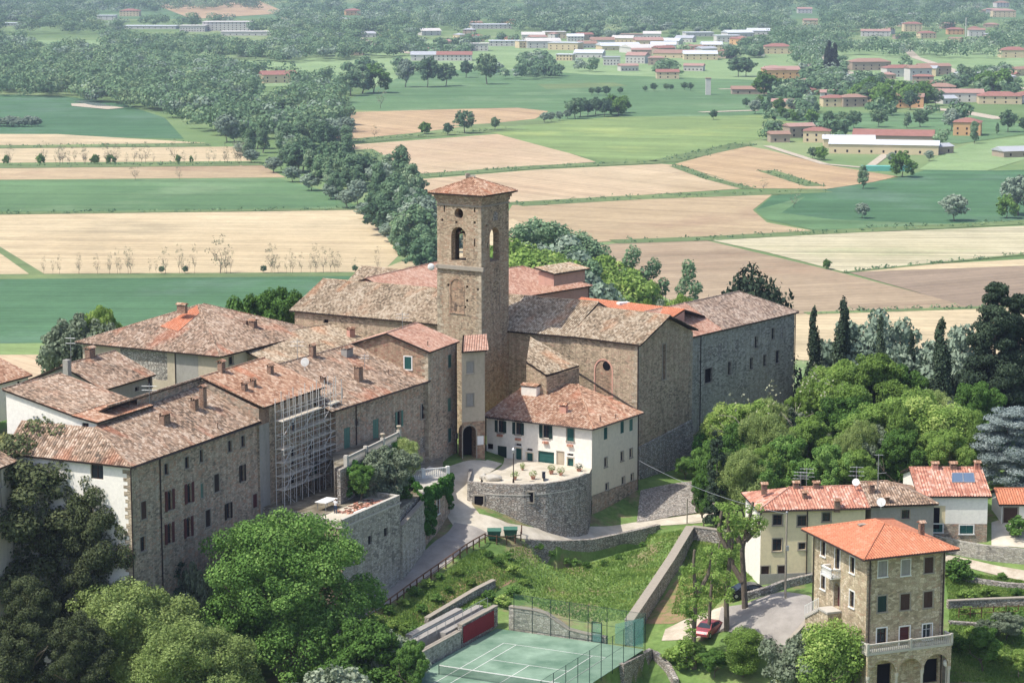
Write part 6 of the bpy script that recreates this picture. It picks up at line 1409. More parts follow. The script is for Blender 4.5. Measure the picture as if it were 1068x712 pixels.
r = root('rubble_heap', TBn + ut * 8 + wt_ * 2 + (0, 0, -.7), 'heap of broken tiles and planks on the terrace behind the parapet', 'rubble heap'); mb.build('broken_tiles', [M['tile_red'], M['wood']], r)
p = TBn + ut * 4.6 + wt_ * .9; mb = MB()
for i in range(5): mb.lathe((p[0] + .5 * i * ut[0], p[1] + .5 * i * ut[1], 59.82), [(.28, 0), (.36, .2), (.25, .42), (.06, .5)], 8)
solo(mb, 'plaster_sacks', M['white'], 'white sacks lying against the terrace parapet', 'sacks')

# ------------------------------------------------------------------ people
def person(loc, label, face, shirt, trousers, skin='#b98d72', hair='#3a2d24', pose='stand', hat=None):
    r = root('person', loc, label, 'person'); L = V3(*loc)
    J = {'pelvis': (0, 0, .95), 'chest': (0, .02, 1.25), 'neck': (0, .0, 1.48), 'head0': (0, -.01, 1.58), 'head1': (0, -.02, 1.72)}
    sk = [('pelvis', 'chest'), ('chest', 'neck'), ('neck', 'head0'), ('head0', 'head1')]; R = {'pelvis': .15, 'chest': .165, 'neck': .065, 'head0': .085, 'head1': .1}
    for s, n in ((-1, 'l'), (1, 'r')):
        J['sh' + n] = (s * .19, 0, 1.43); J['hip' + n] = (s * .1, 0, .9); J['kn' + n] = (s * .12, -.03, .5); J['an' + n] = (s * .13, .03, .09); J['to' + n] = (s * .14, -.15, .04)
        if pose == 'reach': J['el' + n] = (s * .27, -.2, 1.2); J['ha' + n] = (s * .2, -.42, 1.28)
        else: J['el' + n] = (s * .27, .03, 1.15); J['ha' + n] = (s * .22, -.15, .98)
        sk += [('chest', 'sh' + n), ('sh' + n, 'el' + n), ('el' + n, 'ha' + n), ('pelvis', 'hip' + n), ('hip' + n, 'kn' + n), ('kn' + n, 'an' + n), ('an' + n, 'to' + n)]
        R.update({'sh' + n: .075, 'el' + n: .05, 'ha' + n: .04, 'hip' + n: .1, 'kn' + n: .065, 'an' + n: .045, 'to' + n: .04})
        for k in range(4):   # fingers
            h0 = np.array(J['ha' + n]); J[f'f{n}{k}'] = tuple(h0 + (s * .01 + (k - 1.5) * .022, -.05, -.07 - .01 * (k in (1, 2)))); sk.append(('ha' + n, f'f{n}{k}')); R[f'f{n}{k}'] = .011
        h0 = np.array(J['ha' + n]); J['th' + n] = tuple(h0 + (-s * .05, -.05, -.02)); sk.append(('ha' + n, 'th' + n)); R['th' + n] = .012
    ks = list(J); me = bpy.data.meshes.new('body'); me.from_pydata([J[k] for k in ks], [(ks.index(a), ks.index(b)) for a, b in sk], [])
    o = bpy.data.objects.new('body', me); COL.objects.link(o); md = o.modifiers.new('s', 'SKIN'); 
    for i, k in enumerate(ks): me.skin_vertices[0].data[i].radius = (R[k], R[k] * (.72 if k in ('pelvis', 'chest') else 1))
    me.skin_vertices[0].data[0].use_root = True
    sb = o.modifiers.new('u', 'SUBSURF'); sb.levels = 2; sb.render_levels = 2
    dg = bpy.context.evaluated_depsgraph_get(); ev = o.evaluated_get(dg); m2 = bpy.data.meshes.new_from_object(ev); bpy.data.objects.remove(o)
    m2.materials.clear()
    for c in (skin, shirt, trousers, hair, '#2a2522'): m2.materials.append(m_flat('cloth_' + c[1:], c, .85, .1))
    for p in m2.polygons:
        c = p.center; mi = 0
        if c.z < .1: mi = 4
        elif c.z < .98: mi = 2 if abs(c.x) < .2 else 0
        elif c.z < 1.5 and not (pose == 'reach' and c.y < -.22) and not (abs(c.x) > .2 and c.z < 1.2): mi = 1
        if c.z > 1.66 or (c.z > 1.57 and c.y > .02): mi = 3
        if hat and c.z > 1.68: mi = 3
        p.material_index = mi
    m2.polygons.foreach_set('use_smooth', [True] * len(m2.polygons)); m2.name = 'body'
    b = bpy.data.objects.new('body', m2); COL.objects.link(b); b.parent = r
    mb = MB(); 
    for sx in (-.035, .035): mb.box((sx, -.115, 1.655), .025, .01, .014)
    mb.box((0, -.125, 1.61), .022, .03, .04); mb.box((0, -.112, 1.585), .05, .01, .01)
    fo = mb.build('face', M['brown']); fo.parent = r
    r.rotation_euler = (0, 0, face); return r
qm = P(350, 536, 59.8); person(qm, 'man in white shirt and blue jeans standing on the terrace beside the white table', 2.6, '#d8d6d4', '#33435c', hair='#8a7a6a')
qs = at_(S0, 4.6, -.9, 67.6); person(qs, 'worker in white shirt bending over the top deck of the scaffolding', 2.0, '#d8dade', '#4a5260', pose='reach')

# ------------------------------------------------------------------ cars
def car(loc, ang, paint, label, hh=1.42, roofc=None):
    r = root('parked_car', loc, label, 'car', None); pm = m_flat('paint_' + paint[1:], paint, .25, .6, .2, var=.03)
    prof = [(-2.1, .35), (-2.12, .62), (-1.95, .85), (-1.15, .95), (-.45, 1.38), (.75, hh), (1.45, 1.28), (1.95, .98), (2.1, .9), (2.12, .4), (1.75, .25), (-1.8, .25)]
    wid = lambda z: .84 if z < .96 else .84 - .2 * (z - .96) / .46
    mb = MB(); n = len(prof)
    for i in range(n):
        (x0, z0), (x1, z1) = prof[i], prof[(i + 1) % n]; mb.poly([V3(x0, -wid(z0), z0), V3(x0, wid(z0), z0), V3(x1, wid(z1), z1), V3(x1, -wid(z1), z1)][::1])
    low = [p for p in prof if p[1] <= .99]
    for s in (-1, 1):
        a = [V3(x, s * wid(z), z) for x, z in prof]; mb.poly(a if s < 0 else a[::-1])
    T = lambda o: o
    def put(mb, name, mat, par=None):
        c, s = math.cos(ang), math.sin(ang); mb.v = [(loc[0] + c * x - s * y, loc[1] + s * x + c * y, loc[2] + z) for x, y, z in mb.v]; return mb.build(name, mat, par or r)
    put(mb, 'body', pm)
    g = MB(); e = .012
    for s in (-1, 1):
        for xs_ in ((-.98, -.42, .1), (.16, .72, 1.3)):
            x0, x1, x2 = xs_; zl, zh = 1.0, 1.32
            pts = [V3(x0, s * (wid(zl) + e), zl), V3(x2, s * (wid(zl) + e), zl), V3(x2 - (.12 if x2 > 1 else 0), s * (wid(zh) + e), zh - (.04 if x2 > 1 else 0)), V3(x1 if x0 < 0 else x0, s * (wid(zh) + e), zh)]
            g.poly(pts if s < 0 else pts[::-1])
    for (x0, z0, x1, z1) in ((-1.08, 1.0, -.5, 1.355), (1.88, 1.03, 1.5, 1.26)):
        g.poly([V3(x0 - e, -.72, z0 + e), V3(x0 - e, .72, z0 + e), V3(x1 - e, .6, z1 + e), V3(x1 - e, -.6, z1 + e)] if x0 < 0 else [V3(x0 + e, .72, z0 + e), V3(x0 + e, -.72, z0 + e), V3(x1 + e, -.62, z1 + e), V3(x1 + e, .62, z1 + e)])
    put(g, 'windows', M['glass'])
    for x in (-1.3, 1.3):
        for s in (-1, 1):
            w = MB(); w.tube([V3(x, s * .66, .31), V3(x, s * .86, .31)], .31, 16); wo = put(w, 'wheel', M['dark'])
            w = MB(); w.tube([V3(x, s * .85, .31), V3(x, s * .875, .31)], .19, 12); put(w, 'rim', M['metal'], r)
    for s in (-1, 1):
        l = MB(); l.box((-2.06, s * .6, .62), .12, .32, .16); put(l, 'headlight', M['white']); l = MB(); l.box((2.07, s * .65, .68), .1, .26, .16); put(l, 'tail_light', M['red'])
    return r
car(G(777, 622) + (0, 0, .05), math.radians(15), '#1c2026', 'black car parked on the grass behind the tall forked tree')
car(G(738, 662) + (0, 0, .08), math.radians(62), '#a8484c', 'red car parked on the path, half hidden behind tree trunks', 1.38)
q = G(819, 624); r = root('utility_pole', q, 'tall grey utility pole in front of the yellow house', 'utility pole'); MB().tube([q - (0, 0, .3), q + (0, 0, 9.3)], .13, 8, r2=.09).build('pole', M['surround'], r)
MB().lathe(q + (0, 0, 9.3), [(.12, 0), (.13, .12), (.02, .2)], 8).build('cap', M['metal'], r)
mb = MB(); mb.box(q + (.1, -.2, 5.3), .3, .25, .5); mb.build('lamp_box', M['metal'], r)
q2 = G(716.5, 546); r = root('road_pole', q2, 'short grey pole with a cable beside the road at the meadow wall', 'pole'); MB().tube([q2 - (0, 0, .3), q2 + (0, 0, 3.2)], .08, 8).build('pole', M['surround'], r)
ca_, cb_ = hit(667, 479, c, np.array((0, -1, 0))) if False else P(666.5, 480, 58.3), q + (0, 0, 9.2)
mb = MB(); N_ = 24; mb.tube([ca_ + (cb_ - ca_) * k / N_ - (0, 0, 3.0 * (k / N_) * (1 - k / N_)) for k in range(N_ + 1)], .025, 4); solo(mb, 'overhead_cable', M['metal'], 'pale overhead cable running from the white house corner to the utility pole', 'cable')
q = G(987, 707); r = root('globe_lamp', q, 'white globe lamp on a pale post at the right corner of the villa arcade', 'lamp'); q = V3(q[0], q[1], P(987, 691, 50.3)[2]); qq = P(987, 691, 50.6); MB().tube([(qq[0], qq[1], 47), (qq[0], qq[1], 50.3)], .08, 8).build('post', M['cap'], r)
mb = MB(); mb.lathe((qq[0], qq[1], 50.25), [(.1, 0), (.28, .12), (.34, .35), (.28, .58), (.1, .7)], 14); mb.build('globe', M['white'], r)
r = fence('field_fence', 'brown wooden fence on the terrace right of the villa', G(1000, 640), G(1075, 640), 7, 1.1) if False else None
fp_ = gl([(1000, 645), (1030, 643), (1075, 641)]); r = root('paddock_fence', fp_[0], 'dark wooden post-and-rail fence on the grass terrace right of the villa', 'fence')
for q in resample(fp_, 7): MB().tube([q - (0, 0, .2), q + (0, 0, 1.2)], .06, 6).build('post', M['wood'], r)
mb = MB()
for a, b in zip(fp_[:-1], fp_[1:]):
    for z in (.5, 1.05): mb.tube([a + (0, 0, z), b + (0, 0, z)], .04, 5)
mb.build('rail', M['wood'], r)
# ------------------------------------------------------------------ fields of the plain (sheets just above the ground sheet)
FM = {}
def fmat(key, a, b, ang=0., st=(.08, .2), c3=None, seed=0.):
    FM[key] = m_field('field_' + key, a, b, ang, st, c3, seed)
fmat('cream', '#bda880', '#cab890', .1, (.12, .2), '#ab9c7a', 1); fmat('cream2', '#bfaa86', '#b89c7a', .9, (.1, .2), '#b09a74', 2)
fmat('pink', '#ab9570', '#b7a17c', .4, (.1, .2), '#a08468', 3); fmat('brown', '#9c886c', '#a89476', -.3, (.12, .2), '#937a60', 4)
fmat('dark', '#8c7a66', '#97856e', -.5, (.12, .16), None, 5); fmat('teal', '#486e4a', '#547c54', .03, (.08, .22), '#628068', 6)
fmat('green', '#56794e', '#668858', .05, (.06, .22), '#7a9468', 7); fmat('lime', '#708a50', '#869c5a', .3, (.06, .25), '#9aa85c', 8)
fmat('pale', '#b7ae88', '#c6bd9c', .06, (.22, .4), '#9ca276', 9); fmat('meadow', '#7a9660', '#8aa46c', .5, (.05, .1), '#93a878', 10)
fmat('verge', '#627648', '#728654', .1, (.2, .2), '#8a9a5a', 11); fmat('orange', '#b0946c', '#bba078', 1.0, (.08, .2), '#a88a6a', 12)
zc = .0
def field(key, px, name='field', z=0.0):
    global zc
    zc += .004; mb = MB(); pts = [P(min(x, 1400), y, zc + z) for x, y in px]; mb.poly(pts)
    o = mb.build(name, FM[key]); tag(o, kind='structure'); return o
# back to front
field('meadow', [(-300, 42), (1400, 42), (1400, 80), (-300, 95)]); field('green', [(-300, 4), (1400, 4), (1400, 20), (-300, 20)])
field('green', [(430, 75), (520, 72), (620, 78), (800, 84), (830, 112), (820, 122), (600, 125), (360, 114), (365, 103)])
field('verge', [(560, 88), (640, 86), (655, 90), (570, 93)]); field('meadow', [(330, 55), (430, 50), (450, 62), (325, 68)])
field('teal', [(-300, 99), (20, 99), (70, 101), (130, 109), (172, 123), (192, 145), (60, 142), (-300, 137)])
field('cream', [(-300, 139), (60, 140), (215, 149), (160, 151), (-300, 152)]); field('cream', [(-300, 157), (248, 153), (262, 168), (-300, 172)])
field('pink', [(-300, 179), (272, 172), (298, 185), (-300, 190)]); field('green', [(-300, 190.5), (290, 186), (340, 199), (378, 218), (-300, 223)])
field('cream', [(-300, 225), (240, 221), (372, 219), (400, 240), (416, 266), (396, 286), (45, 290), (-2, 256), (-300, 250)])
field('cream', [(-300, 262), (0, 264), (38, 290), (-300, 292)]); field('verge', [(-300, 250), (-2, 256), (52, 289), (38, 291), (0, 264), (-300, 262)])
field('verge', [(-300, 287.5), (480, 283), (480, 288), (-300, 294)]); field('teal', [(-300, 293.5), (480, 287), (560, 330), (300, 355), (-300, 361)]); field('lime', [(-300, 361), (110, 357), (110, 370), (-300, 372)]); field('cream2', [(-300, 372), (140, 369), (300, 400), (-300, 430)])
field('orange', [(367, 117), (470, 114), (540, 112.5), (572, 116), (558, 124), (500, 130), (430, 139), (345, 147), (362, 135)])
field('cream2', [(352, 152), (450, 145), (530, 139), (622, 169), (540, 174), (440, 181), (400, 172)]); field('cream', [(366, 158), (402, 173), (404, 182), (385, 184)])
field('lime', [(497, 134), (560, 128), (640, 122), (760, 121), (840, 118), (862, 124), (775, 150), (740, 160), (690, 168), (630, 169), (575, 155)]); field('verge', [(470, 131), (560, 126), (590, 128), (497, 134)])
field('cream2', [(436, 187), (560, 177), (690, 171), (704, 172), (785, 196), (660, 204), (540, 211), (430, 209)])
field('orange', [(704, 171), (745, 160), (776, 152), (800, 156), (862, 172), (936, 184), (910, 190), (862, 197), (787, 196.5)]); field('pink', [(800, 178), (862, 197), (846, 197), (800, 182)])
field('pink', [(534, 214), (660, 208), (806, 202.5), (785, 219), (800, 232), (850, 241), (740, 247), (645, 251), (560, 256), (520, 240)])
field('cream', [(300, 318), (535, 228), (570, 245), (560, 260), (520, 260)])
field('brown', [(560, 262), (640, 254), (738, 251), (876, 284), (1010, 319), (1000, 322), (845, 326), (640, 345), (560, 330)])
field('lime', [(638, 284), (655, 288), (720, 325), (700, 332)])
field('pale', [(740, 250), (860, 244), (1400, 222), (1400, 252), (1100, 263), (880, 283.5), (800, 263)])
field('cream', [(882, 284), (980, 275), (1400, 252), (1400, 262), (1100, 276), (905, 283)]); field('dark', [(885, 284), (1068, 277), (1400, 264), (1400, 305), (1010, 320)])
field('cream', [(700, 334), (840, 327), (1012, 322), (1400, 308), (1400, 340), (1000, 385), (830, 375)])
field('teal', [(806, 204), (850, 199), (905, 191), (945, 184), (965, 177), (1040, 178), (1400, 166), (1400, 212), (1060, 230), (940, 237), (850, 240), (800, 229), (788, 219)])
field('green', [(788, 219), (800, 229), (850, 240), (1000, 234), (870, 229), (815, 222), (840, 205)])
field('meadow', [(958, 177), (985, 160), (1010, 150), (1080, 140), (1400, 120), (1400, 145), (1080, 163), (1030, 178)]); field('green', [(800, 122), (865, 118), (1000, 118), (1068, 130), (1068, 140), (1000, 150), (900, 140), (820, 126)])
field('meadow', [(990, 62), (1400, 55), (1400, 92), (1030, 88)]); field('orange', [(150, 0.5), (260, -4), (300, 14), (200, 20)]); field('meadow', [(115, 69), (170, 60), (230, 64), (240, 73), (120, 78)])
# hedges and grassy baulks between fields
RB = []
def ribbon(px, w, key='verge'):
    global zc
    if key == 'verge': RB.append((px, w))
    zc += .004; a = [P(x, y, zc) for x, y in px]; mb = MB()
    for i in range(len(a) - 1):
        d = nrm(a[i + 1] - a[i]); n = np.array((-d[1], d[0], 0)) * w / 2; mb.poly([a[i] - n, a[i + 1] - n, a[i + 1] + n, a[i] + n])
    o = mb.build('field_margin' if key == 'verge' else 'road', FM[key] if key in FM else M[key]); tag(o, kind='structure')
for px, w in (([(-100, 224), (240, 219.5), (380, 217.5)], 9), ([(-100, 174.5), (250, 171), (275, 170.5)], 22), ([(-100, 154.5), (220, 150.5)], 22), ([(536, 213), (660, 206), (800, 201), (860, 198.5)], 18), ([(345, 150), (430, 142), (540, 134)], 22), ([(372, 156), (404, 176)], 20),
              ([(430, 184), (560, 174), (690, 168.5), (776, 150)], 16), ([(640, 252), (740, 248.5), (850, 242.5), (1060, 232), (1300, 216)], 13), ([(704, 173), (740, 186), (782, 197)], 7), ([(880, 284), (1068, 265)], 3), ([(800, 178), (850, 194)], 10), ([(840, 326.5), (1010, 321), (1068, 318)], 5), ([(820, 176), (870, 190), (920, 181)], 0.1)):
    if w > 1: ribbon(px, w)
for px, w in (([(1024, -30), (1012, 10), (1003, 18)], 30), ([(944, 38), (946, 52), (955, 60), (985, 70), (1010, 80), (1068, 93)], 10), ([(878, 74), (905, 82), (920, 90)], 14), ([(300, 20), (330, 24), (345, 28), (400, 50), (430, 56)], 12), ([(858, 40), (860, 62), (840, 70)], 12), ([(960, 112), (1000, 116), (1045, 124)], 14), ([(750, 93), (815, 92)], 8), ([(730, 117), (790, 115)], 8), ([(800, 152), (860, 171), (905, 175), (925, 160)], 5)): ribbon(px, w, 'gravel')
mb = MB(); mb.poly([P(x, y, .03 + zc) for x, y in ((74, 108), (98, 108), (130, 112.5), (112, 114), (75, 110.5))]); o = mb.build('riverbed', M['gravel']); tag(o, kind='structure')
t = NT('river_water', .15, .5); mb = MB(); mb.poly([P(x, y, .05 + zc) for x, y in ((76, 105.5), (92, 105), (108, 108.5), (120, 111), (100, 110.5))]); o = mb.build('river', t.col(lin('#7f8f8a'))); tag(o, kind='structure')

# ------------------------------------------------------------------ distant buildings
def far_house(x, y, w, d, hh, rc, wc, yaw, label, cat='house', kind='gable', nw=3, name='house', z=0.):
    q = P(x, y, z); r = root(name, q, label, cat); c, s = math.cos(yaw), math.sin(yaw)
    f = lambda a, b, zz: V3(q[0] + c * a - s * b, q[1] + s * a + c * b, z + zz)
    mb = MB(); c4 = [f(-w / 2, -d / 2, 0), f(w / 2, -d / 2, 0), f(w / 2, d / 2, 0), f(-w / 2, d / 2, 0)]; mb.prism([tuple(p[:2]) for p in c4], z, z + hh); mb.build('wall', M[wc], r)
    mb = MB(); o = .6; E = [f(-w / 2 - o, -d / 2 - o, hh), f(w / 2 + o, -d / 2 - o, hh), f(w / 2 + o, d / 2 + o, hh), f(-w / 2 - o, d / 2 + o, hh)]
    if kind == 'flat': mb.prism([tuple(p[:2]) for p in E], z + hh, z + hh + .5)
    else:
        k = (d / 2 if kind == 'hip' else 0); rh = hh + .05 + min(d * .17, 3.2); r0, r1 = f(-w / 2 - o + k, 0, rh), f(w / 2 + o - k, 0, rh); u = V3(0, 0, .06)
        if w <= d and kind == 'hip': r0 = r1 = f(0, 0, rh)
        ps = [[E[0] + u, E[1] + u, r1, r0], [E[2] + u, E[3] + u, r0, r1]] + ([[E[1] + u, E[2] + u, r1], [E[3] + u, E[0] + u, r0]])
        for p_i in ps:
            if kind == 'hip' or p_i[2] is not r1 or True: mb.poly(p_i)
        mb.poly([e for e in E][::-1])
    mb.build('roof', M[rc], r)
    fl = max(1, int(hh / 3))
    for lv in range(fl):
        for i in range(nw):
            a = -w / 2 + w * (i + .5) / nw; z0 = .9 + lv * 3.0; wb = MB(); wbox(wb, f(a, -d / 2, 0), V3(c, s, 0), V3(s, -c, 0), -.55, .55, z + z0, z + z0 + 1.4, 0, .04); wb.build('window', M['dark'] if wc != 'dark' else M['white'], r)
    return r
M['far_red'] = m_flat('distant_red_tiles', '#97695c', .9, .1, var=.2, sc=.3); M['far_brown'] = m_flat('distant_brown_tiles', '#9a7a68', .9, .1, var=.12, sc=.3); M['far_pink'] = m_flat('distant_pink_tiles', '#a88578', .9, .1, var=.12, sc=.3)
M['far_white'] = m_flat('distant_white_wall', '#c4c0b8', .9, .1, var=.06, sc=.2); M['far_cream'] = m_flat('distant_cream_wall', '#cfbb94', .9, .1, var=.08, sc=.2); M['far_orange'] = m_flat('distant_orange_wall', '#cfa06c', .9, .1, var=.08, sc=.2); M['far_grey'] = m_flat('distant_grey_roof', '#a9adb0', .7, .2, var=.08, sc=.1); M['far_stone'] = m_flat('distant_stone_wall', '#a59480', .9, .1, var=.15, sc=.3); M['far_metal'] = m_flat('distant_metal_roof', '#c6cacd', .6, .3, var=.06, sc=.1); M['teal_sheet'] = m_flat('teal_sheeting', '#5fb0a0', .7, .2)
FH = [  # x, y(base), w, d, h, roof, wall, yaw, label, category, kind, windows
 (1009, 141, 17, 15, 8.5, 'far_red', 'far_orange', -.25, 'ochre two-storey farmhouse with red hipped roof standing alone on the upper right', 'house', 'hip', 3),
 (922, 160, 62, 14, 5.5, 'far_metal', 'far_cream', -.2, 'long cream farm shed with pale metal roof below the dark red barn roofs', 'barn', 'gable', 9),
 (932, 149, 48, 20, 5.0, 'far_red', 'far_stone', -.2, 'big farm barn with dark red roof behind the metal-roofed shed', 'barn', 'gable', 6),
 (885, 154, 30, 12, 5.5, 'far_metal', 'far_cream', -.1, 'cream barn with pale ribbed roof at the left end of the farm', 'barn', 'gable', 4),
 (852, 148, 16, 12, 7, 'far_red', 'far_cream', -.2, 'farmhouse with red roof at the left of the farm shed', 'house', 'hip', 3), (833, 143, 17, 11, 7, 'far_pink', 'far_stone', .3, 'stone farmhouse with reddish roof, second from the left in the farm', 'house', 'gable', 3), (812, 148, 12, 10, 5, 'far_brown', 'far_stone', .1, 'low outbuilding at the left end of the farm', 'house', 'gable', 2),
 (973, 160, 22, 10, 4, 'far_grey', 'far_stone', .5, 'grey shed at the right end of the farm', 'shed', 'gable', 3), (1062, 163, 26, 14, 3.5, 'far_grey', 'far_stone', .3, 'grey low shed at the right edge beside the pale meadow', 'shed', 'gable', 3),
 (869, 111, 18, 12, 6.5, 'far_red', 'far_cream', .1, 'house with red roof beyond the farm trees, left of its brown-roofed neighbour', 'house', 'hip', 3), (889, 111, 19, 13, 7, 'far_brown', 'far_stone', .2, 'house with greyish brown roof right of the red-roofed one beyond the farm', 'house', 'hip', 3),
 (818, 113, 18, 12, 5, 'far_pink', 'far_cream', -.2, 'low house with pink roof by the small road, centre right', 'house', 'gable', 3), (949, 112, 20, 14, 8, 'far_brown', 'far_orange', -.2, 'yellow gabled house in front of dark trees', 'house', 'gable', 3),
 (815, 82, 30, 18, 8, 'far_pink', 'far_orange', .1, 'large orange-walled house with pink roof left of the twin dark poplars', 'house', 'gable', 5), (906, 73, 38, 18, 8, 'far_brown', 'far_stone', .15, 'broad building with brown hipped roof above the road junction', 'house', 'hip', 5),
 (957, 84, 20, 15, 11, 'far_brown', 'far_white', .2, 'white three-storey house with brown roof', 'house', 'gable', 3), (938, 80, 30, 16, 8, 'far_red', 'far_white', .2, 'white house with red roof left of the three-storey one', 'house', 'hip', 4), (973, 78, 30, 14, 8, 'far_brown', 'far_stone', .2, 'long brown-roofed block right of the white three-storey house', 'house', 'gable', 4),
 (982, 98, 22, 16, 6, 'far_brown', 'far_stone', -.2, 'brown-roofed house at the edge of the dark pines', 'house', 'hip', 3), (1000, 106, 36, 16, 7, 'far_pink', 'far_white', -.1, 'long white house with pink roof right of the pines', 'house', 'gable', 5), (1042, 108, 32, 18, 6, 'far_red', 'far_cream', -.1, 'red-roofed house at the right, beside round trees', 'house', 'hip', 4), (1074, 107, 24, 16, 6, 'far_red', 'far_white', 0, 'red-roofed house cut by the right edge', 'house', 'hip', 3),
 (951, 33, 40, 24, 14, 'far_red', 'far_cream', .1, 'red-roofed house among trees beside the far road', 'house', 'hip', 4), (913, 38, 60, 24, 9, 'far_pink', 'far_white', -.1, 'long white building with pink roof high on the right', 'house', 'gable', 6), (966, 40, 34, 24, 9, 'far_red', 'far_cream', .2, 'red-roofed house right of the far road', 'house', 'hip', 4), (996, 36, 36, 22, 9, 'far_red', 'far_orange', 0, 'orange house high on the right', 'house', 'hip', 4), (1018, 38, 34, 22, 11, 'far_brown', 'far_white', 0, 'white house beside the thin mast', 'house', 'gable', 3),
 (1046, 18, 60, 40, 14, 'far_pink', 'far_cream', 0, 'large cream house with pink roof in the top right corner', 'house', 'hip', 5), (1044, 8, 40, 30, 12, 'far_brown', 'far_white', .2, 'white house right at the top right', 'house', 'hip', 4), (845, 26, 34, 22, 9, 'far_brown', 'far_cream', 0, 'cream house in trees left of the far road', 'house', 'gable', 3), (839, 14, 40, 26, 10, 'far_pink', 'far_white', 0, 'white-fronted house at the top, right of centre', 'house', 'gable', 4),
 (811, 56, 30, 20, 8, 'far_red', 'far_cream', 0, 'red-roofed house at the far left of the right-hand village', 'house', 'hip', 4), (1057, 60, 30, 20, 8, 'far_red', 'far_cream', 0, 'red-roofed house hidden in trees near the right edge', 'house', 'hip', 3),
 (696, 82, 20, 14, 6, 'far_red', 'far_cream', 0, 'small cream house with red roof below the industrial estate', 'house', 'gable', 3), (781, 98, 28, 14, 4, 'far_brown', 'far_stone', 0, 'low dark barn in the green field left of its round tree', 'barn', 'gable', 3), (806, 82, 20, 16, 9, 'far_pink', 'far_orange', 0, 'orange house at the right end of the industrial estate', 'house', 'hip', 3),
 (290, 86, 30, 20, 7, 'far_red', 'far_cream', .3, 'red-roofed farmhouse in the trees of the upper left', 'house', 'gable', 4), (368, 16, 26, 22, 8, 'far_red', 'far_orange', .2, 'red-roofed villa on the wooded top edge', 'house', 'hip', 4), (136, 17, 32, 24, 9, 'far_red', 'far_cream', 0, 'large red-roofed building behind the long white factory row, top left', 'house', 'hip', 6),
 (474, 63, 36, 24, 6, 'far_red', 'far_white', 0, 'long shed with dark red roof in the upper centre', 'warehouse', 'gable', 8), (443, 63, 28, 22, 6, 'far_grey', 'far_white', 0, 'grey-roofed workshop left of the long red-roofed shed', 'warehouse', 'gable', 3),
 (202, 33, 34, 30, 8, 'far_white', 'far_white', 0, 'big white factory block with flat roof, left part, top left', 'factory', 'flat', 9), (238, 32, 66, 40, 12, 'far_white', 'far_white', 0, 'tall white factory block with window bands, top left', 'factory', 'flat', 12), (258, 37, 66, 30, 5, 'far_white', 'far_white', 0, 'low white factory wing in front of the tall white block', 'factory', 'flat', 8),
 (158, 30, 74, 30, 4, 'far_metal', 'far_white', -.05, 'long low white-roofed shed left of the white factory', 'factory', 'flat', 9), (110, 21, 34, 24, 7, 'far_metal', 'far_white', 0, 'pale small factory at the far left of the top row', 'factory', 'flat', 4), (10, 27, 22, 20, 4, 'far_metal', 'far_white', .1, 'long pale roof among trees in the top left corner', 'factory', 'flat', 5),
 (512, 30, 56, 30, 6, 'far_metal', 'far_white', .1, 'long white warehouse in the top centre', 'warehouse', 'flat', 9), (500, 53, 20, 18, 8, 'far_white', 'far_white', 0, 'white cube-like office building in the upper centre', 'office', 'flat', 4), (526, 48, 36, 24, 6, 'far_metal', 'far_white', 0, 'white warehouse right of the cube-like office', 'warehouse', 'flat', 6), (448, 37, 26, 20, 6, 'far_white', 'far_white', .3, 'small white gabled hall near the top centre', 'warehouse', 'gable', 3), (385, 39, 18, 16, 5, 'far_grey', 'far_white', 0, 'small pale building beside the woods, top centre left', 'house', 'gable', 3)]
rr = random.Random(11)
IND = [(556, 43, 70), (578, 40, 80), (600, 43, 60), (566, 50, 90), (590, 52, 80), (612, 50, 60), (628, 46, 70), (650, 44, 80), (660, 40, 60), (645, 52, 110), (672, 55, 130), (692, 51, 90), (705, 60, 110), (715, 44, 60), (728, 38, 80), (742, 52, 70), (758, 44, 70), (769, 38, 90), (791, 36, 80), (615, 60, 70), (638, 68, 50), (665, 66, 60), (730, 62, 90), (590, 63, 50), (724, 74, 40), (655, 74, 36), (700, 47, 70), (680, 42, 60), (548, 50, 50), (676, 49, 90)]
for i, (x, y, w) in enumerate(IND):
    FH.append((x, y, w * rr.uniform(.32, .5), w * .3, rr.choice([5, 6, 8]), rr.choice(['far_metal', 'far_metal', 'far_grey', 'far_white', 'far_brown', 'far_pink']), rr.choice(['far_white', 'far_white', 'far_cream']), rr.uniform(-.35, .35), None, 'warehouse', rr.choice(['flat', 'gable', 'gable']), 5))
RN = {'far_metal': 'pale metal', 'far_grey': 'grey', 'far_white': 'white', 'far_brown': 'brown', 'far_pink': 'pinkish'}
INDL = ['at the left end of the estate, back row', 'second from the left in the back row', 'third from the left in the back row', 'at the left end of the middle row', 'second from the left in the middle row', 'third from the left in the middle row', 'left of centre in the back row', 'in the centre of the back row', 'behind the centre of the back row', 'in the centre of the middle row', 'longest one in the front row', 'right of the longest front one', 'front right, long and low', 'small one behind the right half', 'at the right of the back row, beside trees', 'at the right of the middle row', 'before the last pair at the right', 'third last at the right end, at the back', 'last one at the right end, at the back', 'in the front row left of centre', 'small one in front, near the round trees', 'small one in front, centre', 'long one at the front right, by the tree clump', 'front row, far left', 'smallest one at the front right', 'smallest one at the front centre', 'between the centre and right in the back', 'squeezed in the centre of the back row', 'at the extreme left of the estate', 'right behind the longest front one']
k = 0
